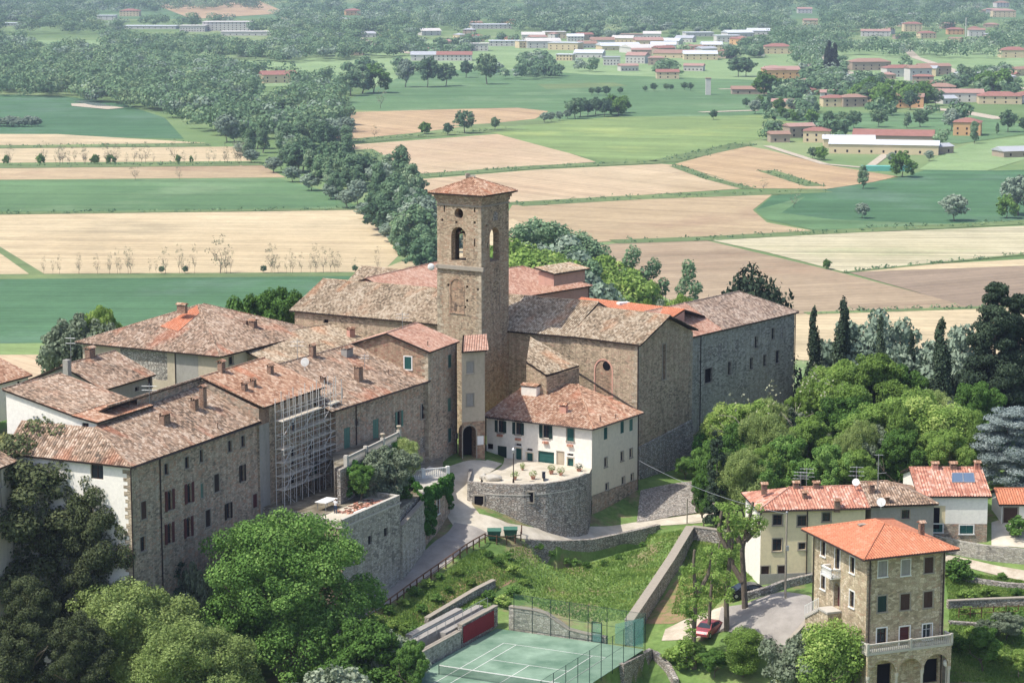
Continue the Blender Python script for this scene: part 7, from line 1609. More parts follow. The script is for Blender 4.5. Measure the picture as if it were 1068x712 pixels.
for f in FH:
    x, y, w, d, hh, rc, wc, yaw, lab, cat, kind, nw = f
    if y < 45 and x > 800: w *= .62; d *= .62; hh *= .75
    if lab is None: lab = '%s-roofed estate warehouse, %s' % (RN[rc], INDL[k]); k += 1
    far_house(x, y, w, d, hh, rc, wc, yaw, lab, cat, kind, nw, {'house': 'house', 'barn': 'barn', 'warehouse': 'warehouse', 'factory': 'factory', 'shed': 'shed', 'office': 'office_building'}[cat])
rh = random.Random(5)
for i in range(64):
    x0, x1, y0, y1 = ((552, 800, 40, 68), (800, 1066, 74, 108), (830, 1066, 12, 44), (300, 545, 14, 60))[i % 4]; y = rh.uniform(y0, y1)
    far_house(rh.uniform(x0, x1), y, rh.uniform(12, 22), rh.uniform(9, 14), rh.choice([4, 6, 7]), rh.choice(['far_red', 'far_brown', 'far_pink', 'far_brown', 'far_grey']), rh.choice(['far_white', 'far_cream', 'far_stone', 'far_orange']), rh.uniform(-.8, .8), 'small distant house half hidden among the trees of the valley', 'house', rh.choice(['gable', 'hip']), 2)['group'] = 'small houses scattered through the valley'
q = P(924, 178, 0); mb = MB(); mb.box(q, 26, 6, 2.6, -.03); solo(mb, 'greenhouse', M['teal_sheet'], 'low turquoise-covered greenhouse beside the round tree at the farm', 'greenhouse')
q = P(738.5, 99, 0); r = root('transformer_tower', q, 'slim white tower cabin standing alone in the green field', 'tower'); MB().box(q, 4, 4, 13).build('wall', M['far_white'], r); mb = MB(); mb.box(q + (0, 0, 13), 4.8, 4.8, .5); mb.build('roof', M['far_brown'], r)
q = P(1007, 40, 0); r = root('mast', q, 'thin pale mast beside the white house high on the right', 'mast'); MB().tube([q, q + (0, 0, 26)], .6, 6).build('pole', M['far_white'], r)

# ------------------------------------------------------------------ vegetation prototypes
tree_mesh('maple', 'dome', 19, 20, 1.2, 'leaf_maple', 120000, .27, seed=11, k=170)
tree_mesh('maple2', 'round', 9, 10, 2, 'leaf_maple', 40000, .25, seed=12, k=80)
tree_mesh('locust', 'round', 14, 15, 3.5, 'leaf_locust', 75000, .24, seed=13, k=150, droop=.5)
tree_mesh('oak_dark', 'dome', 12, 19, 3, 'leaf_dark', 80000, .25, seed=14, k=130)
tree_mesh('broad_a', 'round', 9, 10, 2, 'leaf_bright', 42000, .24, seed=15, k=80)
tree_mesh('broad_b', 'round', 8, 9, 1.5, 'leaf_maple', 38000, .23, seed=16, k=70)
tree_mesh('broad_c', 'oval', 7, 10, 1.5, 'leaf_bright', 34000, .24, seed=17, k=45)
tree_mesh('grey_bush', 'round', 6, 5.5, .4, 'leaf_grey', 16000, .2, seed=18, k=45)
tree_mesh('cedar', 'cone', 9.5, 16, .6, 'leaf_conifer', 70000, .26, seed=19, k=190, limbs=0)
tree_mesh('round_conifer', 'oval', 6.5, 9, .5, 'leaf_conifer', 16000, .25, seed=33, k=60, limbs=0)
tree_mesh('blue_cedar', 'tiers', 9, 10, .5, 'leaf_blue', 50000, .2, seed=20, k=110, limbs=0)
tree_mesh('cypress', 'column', 2.2, 9, .4, 'leaf_conifer', 9000, .2, seed=21, k=40, limbs=0)
tree_mesh('fir', 'cone', 4.5, 9, .5, 'leaf_conifer', 16000, .22, seed=22, k=70, limbs=0)
tree_mesh('poplar', 'oval', 6, 18, 2.5, 'leaf_poplar', 10000, .36, seed=23, k=46, tr=.015)
tree_mesh('loose_poplar', 'oval', 4.6, 18, 3, 'leaf_poplar', 5200, .36, seed=34, k=26, tr=.012)
tree_mesh('willow', 'round', 11, 13, 1.5, 'leaf_far2', 16000, .42, seed=24, k=40)
tree_mesh('far_a', 'round', 12, 13, 2, 'leaf_far', 3000, .85, seed=25, k=36, limbs=1, out=.82)
tree_mesh('far_b', 'oval', 9, 16, 2, 'leaf_poplar', 3000, .85, seed=26, k=36, limbs=1, out=.82)
tree_mesh('far_c', 'round', 12, 12, 2, 'leaf_far2', 3000, .85, seed=27, k=36, limbs=1, out=.82)
tree_mesh('far_d', 'round', 12, 11, 1, 'leaf_maple', 3000, .85, seed=28, k=36, limbs=1, out=.82)
tree_mesh('thin', 'sparse', 6, 9, 2, 'leaf_thin', 230, .33, seed=29, k=30, limbs=2, tr=.012)
tree_mesh('shrub', 'round', 2.4, 1.8, .1, 'leaf_bright', 1500, .2, seed=30, k=30, limbs=0)
tree_mesh('shrub_dark', 'round', 2.6, 2.2, .1, 'leaf_maple', 1500, .22, seed=31, k=30, limbs=0)
tree_mesh('bare', 'sparse', 7, 7, .6, 'leaf_thin', 300, .16, 'bark_pale', seed=32, k=40, limbs=3, tr=.02)

def at_base(x, y, key, label, h, cat='tree', group=None, name='tree', z=None, wsc=1., rot=None):
    q = G(x, y) if z is None else P(x, y, z); return plant(key, name, tuple(q), label, cat, group, h=h, rot=(x * 1.7 if rot is None else rot), wsc=wsc)
def at_top(x, ytop, Y, key, label, cat='tree', group=None, name='tree', wsc=1., zg=None, rot=None):
    """tree standing at distance Y with its top at pixel ytop"""
    ztop = zat(0, Y, ytop); d = Y * CP - (ztop - CAMH) * SP; X = (x - 534) / F * d; zg = gz(X, Y) if zg is None else zg
    return plant(key, name, (X, Y, zg), label, cat, group, h=ztop - zg, rot=(x * 1.7 if rot is None else rot), wsc=wsc)
# foreground
at_top(290, 531, 236, 'maple', 'big bright green maple in the bottom left foreground', name='maple_tree', wsc=1.0, zg=43.5)
at_top(388, 648, 226, 'maple2', 'darker small tree at the lower right foot of the big maple', name='maple_tree')
at_top(138, 598, 228, 'locust', 'feathery yellow-green locust tree at the bottom left', name='locust_tree')
at_top(200, 640, 221, 'locust', 'second feathery yellow-green tree between the first one and the big maple', name='locust_tree', rot=2.0)
at_top(48, 442, 238, 'oak_dark', 'tall dark evergreen tree with yellowish tips in front of the white end wall', name='evergreen_oak', wsc=1.12)
at_top(96, 498, 233, 'oak_dark', 'dark evergreen tree overlapping the white end wall, right of the tallest one', name='evergreen_oak', wsc=.72, rot=1.0)
at_top(10, 455, 250, 'oak_dark', 'dark evergreen behind the cut-off cream house', name='evergreen_oak', wsc=.7, rot=3.0)
at_top(177, 563, 238, 'fir', 'narrow dark conifer in front of the maroon shutters', name='conifer', wsc=.9)
at_top(200, 580, 237, 'grey_bush', 'pale thin sapling right of the narrow conifer', name='sapling', wsc=.35)
at_top(28, 604, 222, 'oak_dark', 'shaded broadleaf tree in the dark bottom left corner', name='broadleaf_tree', wsc=.9)  # dark evergreen leaf colour stands in for the shade on this tree
at_top(84, 640, 220, 'oak_dark', 'shaded low tree under the evergreen, bottom left', name='broadleaf_tree', wsc=.8, rot=2.)  # shade put into the leaf colour, same dark foliage as above
at_top(430, 668, 222, 'broad_b', 'small green tree by the stands at the bottom of the road bank', name='broadleaf_tree', wsc=.7)
at_top(405, 652, 228, 'grey_bush', 'small dusty bush at the foot of the wooden railing', name='bush', wsc=.7)
at_top(345, 690, 214, 'grey_bush', 'green bush at the bottom edge under the big maple', name='bush', wsc=1.0)
# garden between row and road
at_top(402, 462, 260, 'grey_bush', 'large grey-green bush on the garden terrace below the urns', name='bush', wsc=1.0, zg=58.6)
at_top(421, 455, 268, 'locust', 'yellowish creeper-covered tree beside the right end of the garden balustrade', name='climber_tree', wsc=.7, zg=58.6)
at_top(376, 484, 255, 'broad_b', 'dark hedge bush under the left half of the garden balustrade', name='bush', zg=59.9, wsc=.9); at_top(390, 478, 258, 'grey_bush', 'dark bush under the middle of the garden balustrade', name='bush', zg=58.6, wsc=.8)
at_top(420, 500, 262, 'shrub_dark', 'dark bush behind the corner of the high terrace block', name='bush', zg=58.2, wsc=.8)
at_top(476, 478, 287, 'shrub_dark', 'dark green bush at the foot of the tall stone house by the ramp', name='bush', zg=55.6, wsc=.6)
# behind the village, left
at_top(84, 322, 330, 'grey_bush', 'pale green round tree left of the hipped house', name='tree', wsc=.8, zg=54)
at_top(102, 318, 335, 'broad_a', 'leafy tree touching the left end of the hipped roof', wsc=.55, zg=54)
at_top(262, 306, 345, 'broad_b', 'dark green tree behind the right slope of the hipped roof', wsc=.6, zg=48); at_top(288, 301, 348, 'broad_b', 'dark green tree between the hipped roof and the nave', wsc=.6, zg=48, rot=2.)
for i, (x, y) in enumerate(((655, 318), (672, 312), (690, 308), (708, 306), (728, 310), (745, 316))):
    at_top(x, y, 352 + i, 'broad_a' if i % 2 else 'grey_bush', ['pale bush behind the orange cloister roof, leftmost', 'green tree behind the orange cloister roof, second from left', 'pale bush behind the orange roof, third from left', 'green tree behind the orange roof, fourth from left', 'pale bush by the convent ridge, fifth from left', 'green tree beside the convent ridge, rightmost'][i], wsc=.5, zg=50)
# right-hand wood
RW = [(756, 402, 303, 'broad_c', 1.2), (790, 400, 296, 'broad_a', 1.1), (775, 426, 288, 'broad_b', 1.1), (740, 444, 292, 'broad_b', .8), (822, 406, 300, 'grey_bush', 1.2), (838, 386, 318, 'broad_a', .9), (862, 370, 320, 'broad_c', 1.2), (885, 366, 312, 'broad_a', 1.0), (912, 359, 308, 'broad_a', 1.1), (935, 371, 312, 'broad_b', 1.0), (880, 404, 295, 'broad_b', 1.2), (845, 424, 288, 'broad_a', 1.0), (820, 439, 282, 'broad_b', 1.0), (912, 411, 286, 'broad_a', 1.1), (950, 401, 292, 'broad_c', 1.5), (975, 394, 300, 'locust', .9), (990, 409, 290, 'broad_c', 1.3), (1020, 389, 300, 'broad_b', .9), (940, 439, 280, 'broad_b', 1.0), (975, 439, 280, 'broad_a', 1.0), (865, 454, 279, 'broad_b', 1.0), (895, 459, 278, 'broad_a', 1.0), (1000, 454, 282, 'broad_b', .9), (765, 459, 281, 'broad_b', 1.0), (735, 476, 281, 'broad_b', .7), (795, 462, 279, 'broad_b', .9)]
LBL = ['tree beside the choir corner, in front of the convent wall', 'tree hiding the foot of the convent wall', 'low tree in front of the convent trees, left part', 'leftmost dark bush by the church base', 'greyish tree next to the bare branches', 'tree just right of the convent end wall', 'tall tree behind the left cypress foot', 'tree between the two left cypresses', 'highest green tree in the middle of the wood', 'tree right of the highest green one', 'dark tree in the middle of the wood', 'tree below the bare branches', 'low dark tree in the front row, second from left', 'bright tree in the centre right of the wood', 'oval tree left of the right-hand cypress', 'feathery light tree behind the right-hand cypress', 'oval tree below the right-hand cypress', 'tree at the foot of the big dark cedar', 'low dark tree in the front, right of centre', 'low bright tree in the front row, right part', 'low dark tree in the centre of the front row', 'low bright tree right of the front centre', 'low tree left of the blue cedar', 'low dark tree in the front row, left part', 'small dark tree in the front row, leftmost', 'low dark tree in the front row, third from left']
for (x, y, Y, k_, ws), lb in zip(RW, LBL): at_top(x, y + (16 if x < 840 else 9), Y, k_, lb + ', right-hand wood', wsc=ws * .82, rot=x * .37, name='tree')
rw = random.Random(31)
for i in range(26):
    x = rw.uniform(745, 1030); Y = rw.uniform(276, 306); f_ = (x - 745) / 285; at_top(x, rw.uniform(418, 470) - 45 * math.sin(f_ * 3.1) * (Y - 270) / 36, Y, rw.choice(['locust', 'broad_a', 'broad_c', 'grey_bush', 'broad_c', 'fir']), 'small tree filling the gaps of the wood behind the yellow house', group='undergrowth trees of the wood behind the yellow house', wsc=rw.uniform(.5, .8), rot=i * 1.3)
at_top(826, 384, 293, 'bare', 'leafless grey branchy bush at the corner of the convent wing', name='bare_bush', wsc=1.0)
at_top(1040, 287, 318, 'cedar', 'big dark cedar rising at the right edge above the wood', name='cedar_tree', wsc=.8); at_top(1064, 300, 322, 'cedar', 'second dark cedar cut off by the right edge', name='cedar_tree', wsc=.8, rot=2.)
at_top(1052, 420, 283, 'blue_cedar', 'blue-grey cedar at the right edge above the house with solar panels', name='blue_cedar_tree', wsc=1.0)
for (x, y, Y, w_, lb) in ((880, 309, 330, .8, 'tallest dark cypress right of the convent'), (849, 319, 334, .7, 'short cypress nearest the convent end'), (982, 331, 312, .95, 'dark cypress in the right half of the wood, left of the cedar'), (919, 327, 322, .6, 'cypress tip just showing above the middle of the wood'), (816, 321, 350, .7, 'tiny cypress tip behind the convent roof end'), (951, 344, 330, .6, 'small pale conifer tip between wood and field')): at_top(x, y, Y, 'cypress', lb, name='cypress_tree', wsc=w_, cat='tree')
for (x, y, Y, lb) in ((899, 322, 335, 'pale loose tree between the cypresses'), (935, 328, 338, 'grey-green tree right of the middle cypress tip'), (1005, 335, 330, 'pale tree behind the right-hand cypress')): at_top(x, y, Y, 'willow', lb, wsc=.7, zg=40)
at_top(787, 268, 380, 'round_conifer', 'dark round conifer behind the convent ridge', name='conifer', wsc=.55, zg=28)
for (x, y, lb) in ((663, 250, 'leftmost of the three loose poplars behind the orange roof'), (685, 264, 'middle one of the three loose poplars behind the orange roof'), (716, 265, 'rightmost of the three loose poplars behind the orange roof')): at_top(x, y, 640, 'loose_poplar', lb, name='poplar_tree', zg=0, wsc=1.0)
for i, (x, y, Y) in enumerate(((545, 228, 690), (562, 224, 700), (578, 226, 690), (592, 234, 700), (606, 238, 690), (622, 246, 690), (556, 262, 620), (585, 262, 620), (612, 266, 620), (632, 268, 640), (570, 245, 650), (600, 250, 650), (540, 250, 640))): at_top(x, y, Y, 'poplar' if i < 6 else ('broad_a', 'willow', 'poplar')[i % 3], 'leafy tree in the dense poplar grove right of the bell tower', name='poplar_tree', group='poplar grove right of the bell tower', zg=0, wsc=1.2 if i < 6 else 1.1)
for (x, y, h_) in ((640, 305, 5), (652, 308, 4), (630, 300, 5), (662, 312, 4)): at_base(x, y, 'willow', 'low grey-green bush at the foot of the poplar grove', h_, group='low bushes below the poplar grove', name='bush', z=0, wsc=1.5, cat='bush')
# parking-lot trees: tall pollards
def pollard(x, y, pts, label, blobs, n=2600, r0=.28):
    q = G(x, y); r = root('pollarded_tree', q, label, 'tree'); mb = MB(); s = q[1] / F * 1.02
    for ch in pts: mb.tube([q + V3((cx - x) * s, dy, (y - cy) * s) for cx, cy, dy in ch], r0, 8, 0, r0 * .45)
    mb.build('trunk', M['bark'], r)
    B = [((bx - x) * s, by_, (y - bz) * s, rr_ * s, rr_ * s, rr_ * s * .85) for bx, bz, by_, rr_ in blobs]
    me = leaf_mesh('crown', B, int(n * 1.2), .22, [M['leaf_bright']], int(x)); o = bpy.data.objects.new('crown', me); COL.objects.link(o); o.parent = r
rg2 = random.Random(8)
def bl_(cx, cz, w, h_, k): return [(cx + rg2.uniform(-w, w), cz + rg2.uniform(-h_, h_), rg2.uniform(-1.5, 1.5), rg2.uniform(3, 6.5)) for _ in range(k)]
pollard(724, 697, [[(724, 697, 0), (723, 660, 0), (725, 620, 0), (722, 585, .3), (723, 568, .3)], [(725, 620, 0), (738, 595, .5), (742, 570, .6)]], 'slim pollarded tree with the leftmost crown, in front of the red car', bl_(723, 620, 12, 45, 34) + bl_(738, 585, 14, 20, 14), 3600)
pollard(739, 665, [[(739, 665, 0), (740, 630, 0), (742, 600, .2), (748, 575, .3), (750, 560, .4)]], 'slim pollarded tree just behind and right of the leftmost one', bl_(746, 595, 16, 28, 26), 2600, .2)
pollard(758, 657, [[(758, 657, 0), (757, 620, 0), (760, 580, 0), (758, 545, .2), (760, 520, .3)], [(760, 575, 0), (748, 550, .4), (752, 525, .5)]], 'tall pollarded tree with a straight bare trunk in the middle of the car park', bl_(757, 555, 13, 35, 26), 2300, .3)
pollard(777, 634, [[(777, 634, 0), (775, 600, 0), (773, 570, 0), (779, 545, .3), (784, 520, .4)], [(774, 605, 0), (763, 588, .4), (762, 565, .5), (757, 540, .6)], [(773, 570, 0), (764, 545, .3), (768, 522, .3)], [(776, 560, 0), (789, 545, -.4), (792, 528, -.5)]], 'tall forked pollarded tree in front of the white end of the yellow house', bl_(772, 535, 18, 16, 26) + bl_(790, 545, 8, 10, 5), 2200, .34)
at_base(775, 706, 'broad_c', 'round bright bush-like tree below the parking lot', 5.4, wsc=1.15, name='tree'); at_base(745, 706, 'broad_b', 'round green tree left of the brightest one below the parking lot', 3.0, wsc=1.1)
at_base(716, 697, 'shrub', 'yellow-green shrub at the foot of the leftmost slim tree', 3.2, 'bush', name='bush', wsc=1.1)
def at_villa(l, n_, key, label, h_, name, wsc=1., cat='tree'):
    q = VN + vv_ * l + nl * n_; return plant(key, name, (q[0], q[1], gz(q[0], q[1])), label, cat, None, h=h_, rot=l, wsc=wsc)
at_villa(2.2, 2.6, 'broad_c', 'green bushy tree against the sunlit side of the villa', zt - gz(*(VN + vv_ * 2.2 + nl * 2.6)[:2]) - 4.6, 'tree', .95)
at_villa(5.0, 3.4, 'grey_bush', 'grey-green olive-like bush left of the villa corner', zt - gz(*(VN + vv_ * 5 + nl * 3.4)[:2]) - 6.2, 'olive_bush', .85)
at_villa(8.6, 4.6, 'shrub_dark', 'leafy bush below the villa stairs', 2.0, 'bush', 1.3, 'bush'); at_base(838, 708, 'grey_bush', 'grey bush at the bottom, below the villa stairs', 3.4, wsc=1.1, name='bush')
at_base(1025, 700, 'broad_b', 'green fig-like shrub in the garden right of the villa arcade', 4.6, wsc=1.0, name='fig_bush'); at_base(1050, 668, 'grey_bush', 'grey-green shrub on the terraces at the right edge', 3.2, wsc=1.2, name='bush'); at_base(1062, 706, 'broad_a', 'bright bush in the bottom right corner', 3.0, wsc=1.0, name='bush'); at_base(965, 716, 'shrub', 'small green bush in front of the arcade columns', 1.6, 'bush', name='bush'); at_base(1030, 668, 'grey_bush', 'low shrub beside the dry-stone wall right of the villa', 2.4, name='bush', wsc=1.2); at_base(1062, 560, 'shrub_dark', 'round dark bush below the garage', 2.4, 'bush', name='bush', wsc=1.2)
at_base(1000, 606, 'shrub_dark', 'dark bush in the shade right of the villa roof', 2.6, 'bush', name='bush', wsc=1.4); at_base(700, 690, 'shrub', 'small yellow-green shrub right of the court corner', 1.6, 'bush', name='bush')
# hedge behind the yellow house
for i, (x, y, h_) in enumerate([(735, 512, 5), (752, 508, 5.5), (768, 512, 5), (715, 500, 3)]): at_base(x, y, 'broad_b', ['dark low tree behind the left end of the yellow house roof, first', 'dark low tree behind the yellow house roof, second from left', 'dark low tree touching the yellow house chimney, third from left', 'small dark bush on the rocky bank below the choir'][i], h_, wsc=1.1)
B = []
rng = np.random.default_rng(4)
for i in range(150):
    f_ = rng.random(); p = P(735 + 330 * f_, 497 + 6 * rng.random(), 52.5); B.append((p[0], p[1] + rng.uniform(0, 9), 52.5 + rng.uniform(0, 4.2) , 1.6, 1.6, 1.5))
B = np.array(B); c0 = np.array((40, 285, 52.)); B[:, :3] -= c0; me = leaf_mesh('hedge', B, 34000, .42, [M['leaf_ivy']], 4); o = bpy.data.objects.new('hedge', me); COL.objects.link(o); o.location = tuple(c0); tag(o, 'long dark green overgrown hedge and ivy bank behind the yellow house', 'hedge')
# bushes on the banks
BK = [(432, 668, 1.6), (445, 662, 1.4), (455, 668, 1.5), (470, 655, 1.3), (484, 645, 1.2), (498, 636, 1.1), (510, 626, 1.2), (525, 632, 1.3), (535, 622, 1.2), (392, 648, .9), (405, 640, 1.1), (420, 632, .9), (432, 622, 1.2), (445, 612, 1.0), (458, 604, .8), (410, 655, .9), (440, 640, 1.1), (425, 660, 1.2), (468, 618, .8), (478, 600, .8), (395, 668, 1.2), (415, 680, 1.2), (520, 590, 1.0), (535, 598, 1.1), (510, 582, .9), (548, 610, .8), (455, 628, 1.0), (490, 610, .8), (530, 583, .9)]
for i, (x, y, h_) in enumerate(BK): at_base(x, y, 'shrub' if i % 2 else 'shrub_dark', 'low weedy bush on the bank below the wooden railing', h_, 'bush', 'weedy bushes on the bank below the railing', 'bush', wsc=1.4)
for i, (x, y, h_) in enumerate([(1045, 596 + 8, .8), (1030, 622, 1.2), (1060, 622, 1.0), (1010, 625, 1.2), (1050, 640, .9), (1015, 664, 1.2), (1000, 680, 1.6), (1010, 640, .9), (1040, 655, 1.4), (985, 600, .8), (1066, 650, 1.4), (1040, 690, 1.3)]): at_base(x, y, 'shrub' if i % 2 else 'shrub_dark', 'low bush on the garden terraces right of the villa', h_, 'bush', 'low bushes on the terraces right of the villa', 'bush', wsc=1.4)
for i, (x, y, h_) in enumerate([(590, 588, .8), (600, 590, .9), (612, 592, .8), (575, 580, .9), (562, 574, .9), (630, 590, .7), (645, 583, .7), (670, 570, .6)]): at_base(x, y, 'shrub_dark', 'creeping bush against the roadside retaining wall', h_, 'bush', 'bushes along the foot of the roadside wall', 'bush', wsc=1.5)

# grass: one object of blades on the near banks
def grass(name, polys, n, size, mat, seed):
    rng = np.random.default_rng(seed); pts = []
    for poly in polys:
        W3_ = np.array([G(x, y) for x, y in poly]); lo, hi = W3_.min(0), W3_.max(0); m = int(n * 3); q = np.stack([rng.uniform(lo[0], hi[0], m), rng.uniform(lo[1], hi[1], m)], -1)
        q = q[inpoly(q[:, 0], q[:, 1], [tuple(p[:2]) for p in W3_])][:n]; pts.append(q)
    q = np.vstack(pts); z = ground(q[:, 0], q[:, 1]); N = len(q)
    a = rng.uniform(0, 6.28, N); hh = size * rng.uniform(.5, 1.5, N); w = size * .5; d = np.stack([np.cos(a), np.sin(a), 0 * a], -1); ln_ = rng.normal(0, .35, (N, 2)) * hh[:, None]
    b = np.stack([q[:, 0], q[:, 1], z - .02], -1); tpz = b + np.stack([ln_[:, 0], ln_[:, 1], hh], -1)
    v = np.stack([b - d * w, b + d * w, tpz], 1).reshape(-1, 3); me = bpy.data.meshes.new(name)
    me.vertices.add(len(v)); me.vertices.foreach_set('co', v.ravel().astype(np.float32)); me.loops.add(3 * N); me.loops.foreach_set('vertex_index', np.arange(3 * N, dtype=np.int32)); me.polygons.add(N); me.polygons.foreach_set('loop_start', np.arange(0, 3 * N, 3).astype(np.int32))
    me.materials.append(M[mat]); me.update(calc_edges=True); at = me.attributes.new('rnd', 'FLOAT', 'FACE')
    cl_ = .5 + .35 * np.sin(q[:, 0] * .7 + 2 * np.sin(q[:, 1] * .4)) * np.sin(q[:, 1] * .55 + q[:, 0] * .2); at.data.foreach_set('value', np.clip(cl_ + rng.normal(0, .18, N), 0, 1).astype(np.float32))
    o = bpy.data.objects.new(name, me); COL.objects.link(o); return tag(o, 'rough green grass on the banks and meadow around the court', 'grass', kind='stuff')
grass('grass', [[(545, 568), (575, 575), (620, 586), (660, 574), (690, 556), (718, 552), (655, 645), (618, 650), (575, 640), (530, 610), (510, 580)], [(384, 655), (440, 615), (505, 572), (540, 600), (520, 615), (440, 660), (400, 690)], [(990, 630), (1068, 625), (1068, 712), (990, 712)], [(720, 560), (778, 560), (790, 600), (740, 640), (700, 640)], [(985, 592), (1068, 606), (1068, 630), (990, 630)]], 16000, .2, 'grassb', 3)

# ------------------------------------------------------------------ trees of the plain
def scatter(n, poly, seed, dens=None):
    rng = random.Random(seed); out = []; xs = [p[0] for p in poly]; ys = [p[1] for p in poly]; A = np.array(poly, float)
    while len(out) < n:
        x, y = rng.uniform(min(xs), max(xs)), rng.uniform(min(ys), max(ys))
        if inpoly(np.array([x]), np.array([y]), poly)[0]: out.append((x, y))
    return sorted(out, key=lambda p: p[1])
rr = random.Random(21); FK = ['far_a', 'far_b', 'far_c', 'far_a', 'far_b', 'far_d']
def fartree(x, y, h_, key, label, group=None, name='tree', wsc=1., cat='tree'):
    cm, tm, H0, W0 = TREES[key]; q = P(x, y, 0); o = plant(key, name, tuple(q), label, cat, group, h=h_, rot=rr.uniform(0, 6.28), wsc=wsc); return o
for x, y in scatter(95, [(215, 112), (300, 122), (355, 118), (362, 140), (372, 160), (405, 182), (450, 232), (470, 262), (462, 292), (438, 288), (418, 262), (376, 214), (322, 190), (262, 166), (225, 140)], 1):
    left_edge = rr.random(); fartree(x, y + 6, rr.uniform(11, 19), rr.choice(['far_a', 'far_b', 'far_c', 'far_b', 'far_a']), 'tree in the riverside belt running diagonally across the fields', 'trees of the diagonal riverside belt', wsc=rr.uniform(.85, 1.2))
for x, y in [(262, 170), (285, 180), (305, 190), (325, 199), (345, 208), (362, 217), (380, 228), (395, 240), (408, 252), (418, 262), (426, 272), (250, 162)]: fartree(x, y, rr.uniform(7, 9), 'far_c', 'low olive-green willow bush along the left edge of the riverside belt', 'willow bushes edging the riverside belt', 'willow_bush', 1.3)
for (x, y, h_, k_, ws, lb) in ((418, 208, 26, 'far_b', .8, 'tall poplar rising from the riverside belt left of the tower'), (430, 220, 22, 'far_b', .9, 'second tall poplar next to the tallest one in the riverside belt')): fartree(x, y, h_, k_, lb, name='poplar_tree', wsc=ws)
SG = [(485, 139, 15, 'far_a', 1, 'round tree with two small bushes at the field corner, upper centre'), (443, 140, 8, 'far_d', 1.1, 'dark round bush left of the round tree at the field corner'), (467, 141, 8, 'far_a', 1., 'small round bush between dark bush and round tree'), (516, 136, 9, 'far_a', .8, 'small tree right of the round tree at the field corner'), (391, 144, 8, 'thin', 1.2, 'thin reddish tree on the lane, upper centre'), (397, 113, 15, 'thin', 1.1, 'bare lone tree on the green field edge'),
 (423, 91, 24, 'far_c', .7, 'pale tree left in the row of lone trees'), (446, 91, 26, 'far_a', .8, 'second lone tree in the green field row'), (465, 90, 20, 'far_a', 1., 'third lone tree in the green field row'), (508, 88, 27, 'far_a', .8, 'rightmost tall lone tree in the green field'), (486, 81, 16, 'far_a', .9, 'small tree behind the row of lone trees'), (366, 100, 22, 'far_a', 1., 'dark tree left of the green field'), (378, 98, 24, 'far_b', 1.2, 'clump tree at the green field corner'), (390, 97, 24, 'far_d', 1., 'dark tree right in the corner clump'),
 (900, 197, 12, 'far_b', .9, 'slim lone tree in the teal field'), (941, 185, 14, 'far_d', .9, 'round dark tree right of the turquoise greenhouse'), (828, 217, 8, 'thin', 1.3, 'thin round tree in the light green field corner'), (899, 228, 7, 'far_c', 1., 'small pale tree low in the teal field'), (995, 231, 12, 'far_c', 1.1, 'grey-green bushy tree at the field edge, right'), (1062, 225, 18, 'far_c', 1., 'pale tree at the right edge above the striped field'), (1050, 228, 11, 'far_d', .8, 'dark conifer in front of the pale tree at the right edge'),
 (797, 199, 6.5, 'thin', 1.3, 'tiny round tree at the end of the baulk'), (862, 281, 4, 'far_d', .9, 'dark little bush at the tip of the striped field'), (141, 188, 8, 'thin', 1.4, 'small thin tree on the tan strip, left one'), (187, 188, 8, 'thin', .9, 'small thin tree on the tan strip, right one'), (68, 288, 0, None, 1, ''),
 (865, 136, 13, 'far_a', 1., 'tree left in the row beyond the farm'), (880, 137, 13, 'far_a', 1., 'tree in the middle of the row beyond the farm'), (891, 134, 12, 'far_a', .9, 'tree right in the row beyond the farm'), (917, 133, 13, 'far_a', 1., 'lone tree right of the row beyond the farm'), (946, 134, 11, 'far_b', 1., 'small tree left of the ochre farmhouse, far one'), (960, 133, 12, 'far_a', 1., 'tree left of the ochre farmhouse, middle one'), (992, 137, 15, 'far_c', .9, 'pale tree next to the ochre farmhouse'), (1016, 150, 14, 'far_b', .9, 'dark tree right of the ochre farmhouse'), (1051, 138, 15, 'far_a', .9, 'tall tree near the right edge beyond the pale meadow'), (1040, 141, 8, 'far_b', .6, 'small cypress-like tree right of the ochre farmhouse'), (1068, 138, 10, 'far_a', .9, 'tree cut by the right edge beyond the pale meadow'),
 (918, 160, 6, 'far_b', 1., 'small tree in front of the metal-roofed shed'), (857, 167, 8, 'far_d', 1., 'dark conifer in the farm garden'), (848, 166, 7, 'far_a', 1., 'small tree in the farm garden'), (864, 82, 34, 'cypress', 1.4, 'left one of the twin dark poplars'), (870, 82, 32, 'cypress', 1.4, 'right one of the twin dark poplars'), (1008, 90, 17, 'far_a', 1., 'round tree on the meadow, upper right'), (1028, 97, 18, 'far_d', 1.1, 'dark tree left of the pair at the right'), (1045, 97, 20, 'far_d', 1.1, 'dark tree right of the pair at the right'),
 (930, 170, 6, 'far_c', 1., 'small bush by the farm track'), (969, 168, 6, 'far_c', 1., 'pale small tree by the grey farm shed'), (744, 125, 7, 'far_a', 1., 'small bush at the end of the hedge'), (797, 100, 20, 'far_d', 1., 'round dark tree beside the low barn'), (770, 80, 18, 'far_a', 1.3, 'round tree at the estate edge, left of pair'), (778, 80, 18, 'far_a', 1.2, 'round tree at the estate edge, right of pair')]
for (x, y, h_, k_, ws, lb) in SG:
    if k_: fartree(x, y, h_, k_, lb, wsc=ws)
for i, (x, y) in enumerate([(605, 122), (613, 121), (621, 120), (630, 122), (638, 120), (645, 121), (650, 118), (600, 124), (592, 124), (583, 126), (575, 127), (568, 128)]): fartree(x, y, rr.uniform(11, 15) if i < 8 else rr.uniform(6, 8), rr.choice(['far_a', 'far_d']) if i < 8 else 'far_c', 'tree in the thick hedge clump left of the lime-green field', 'trees of the hedge clump by the lime field')
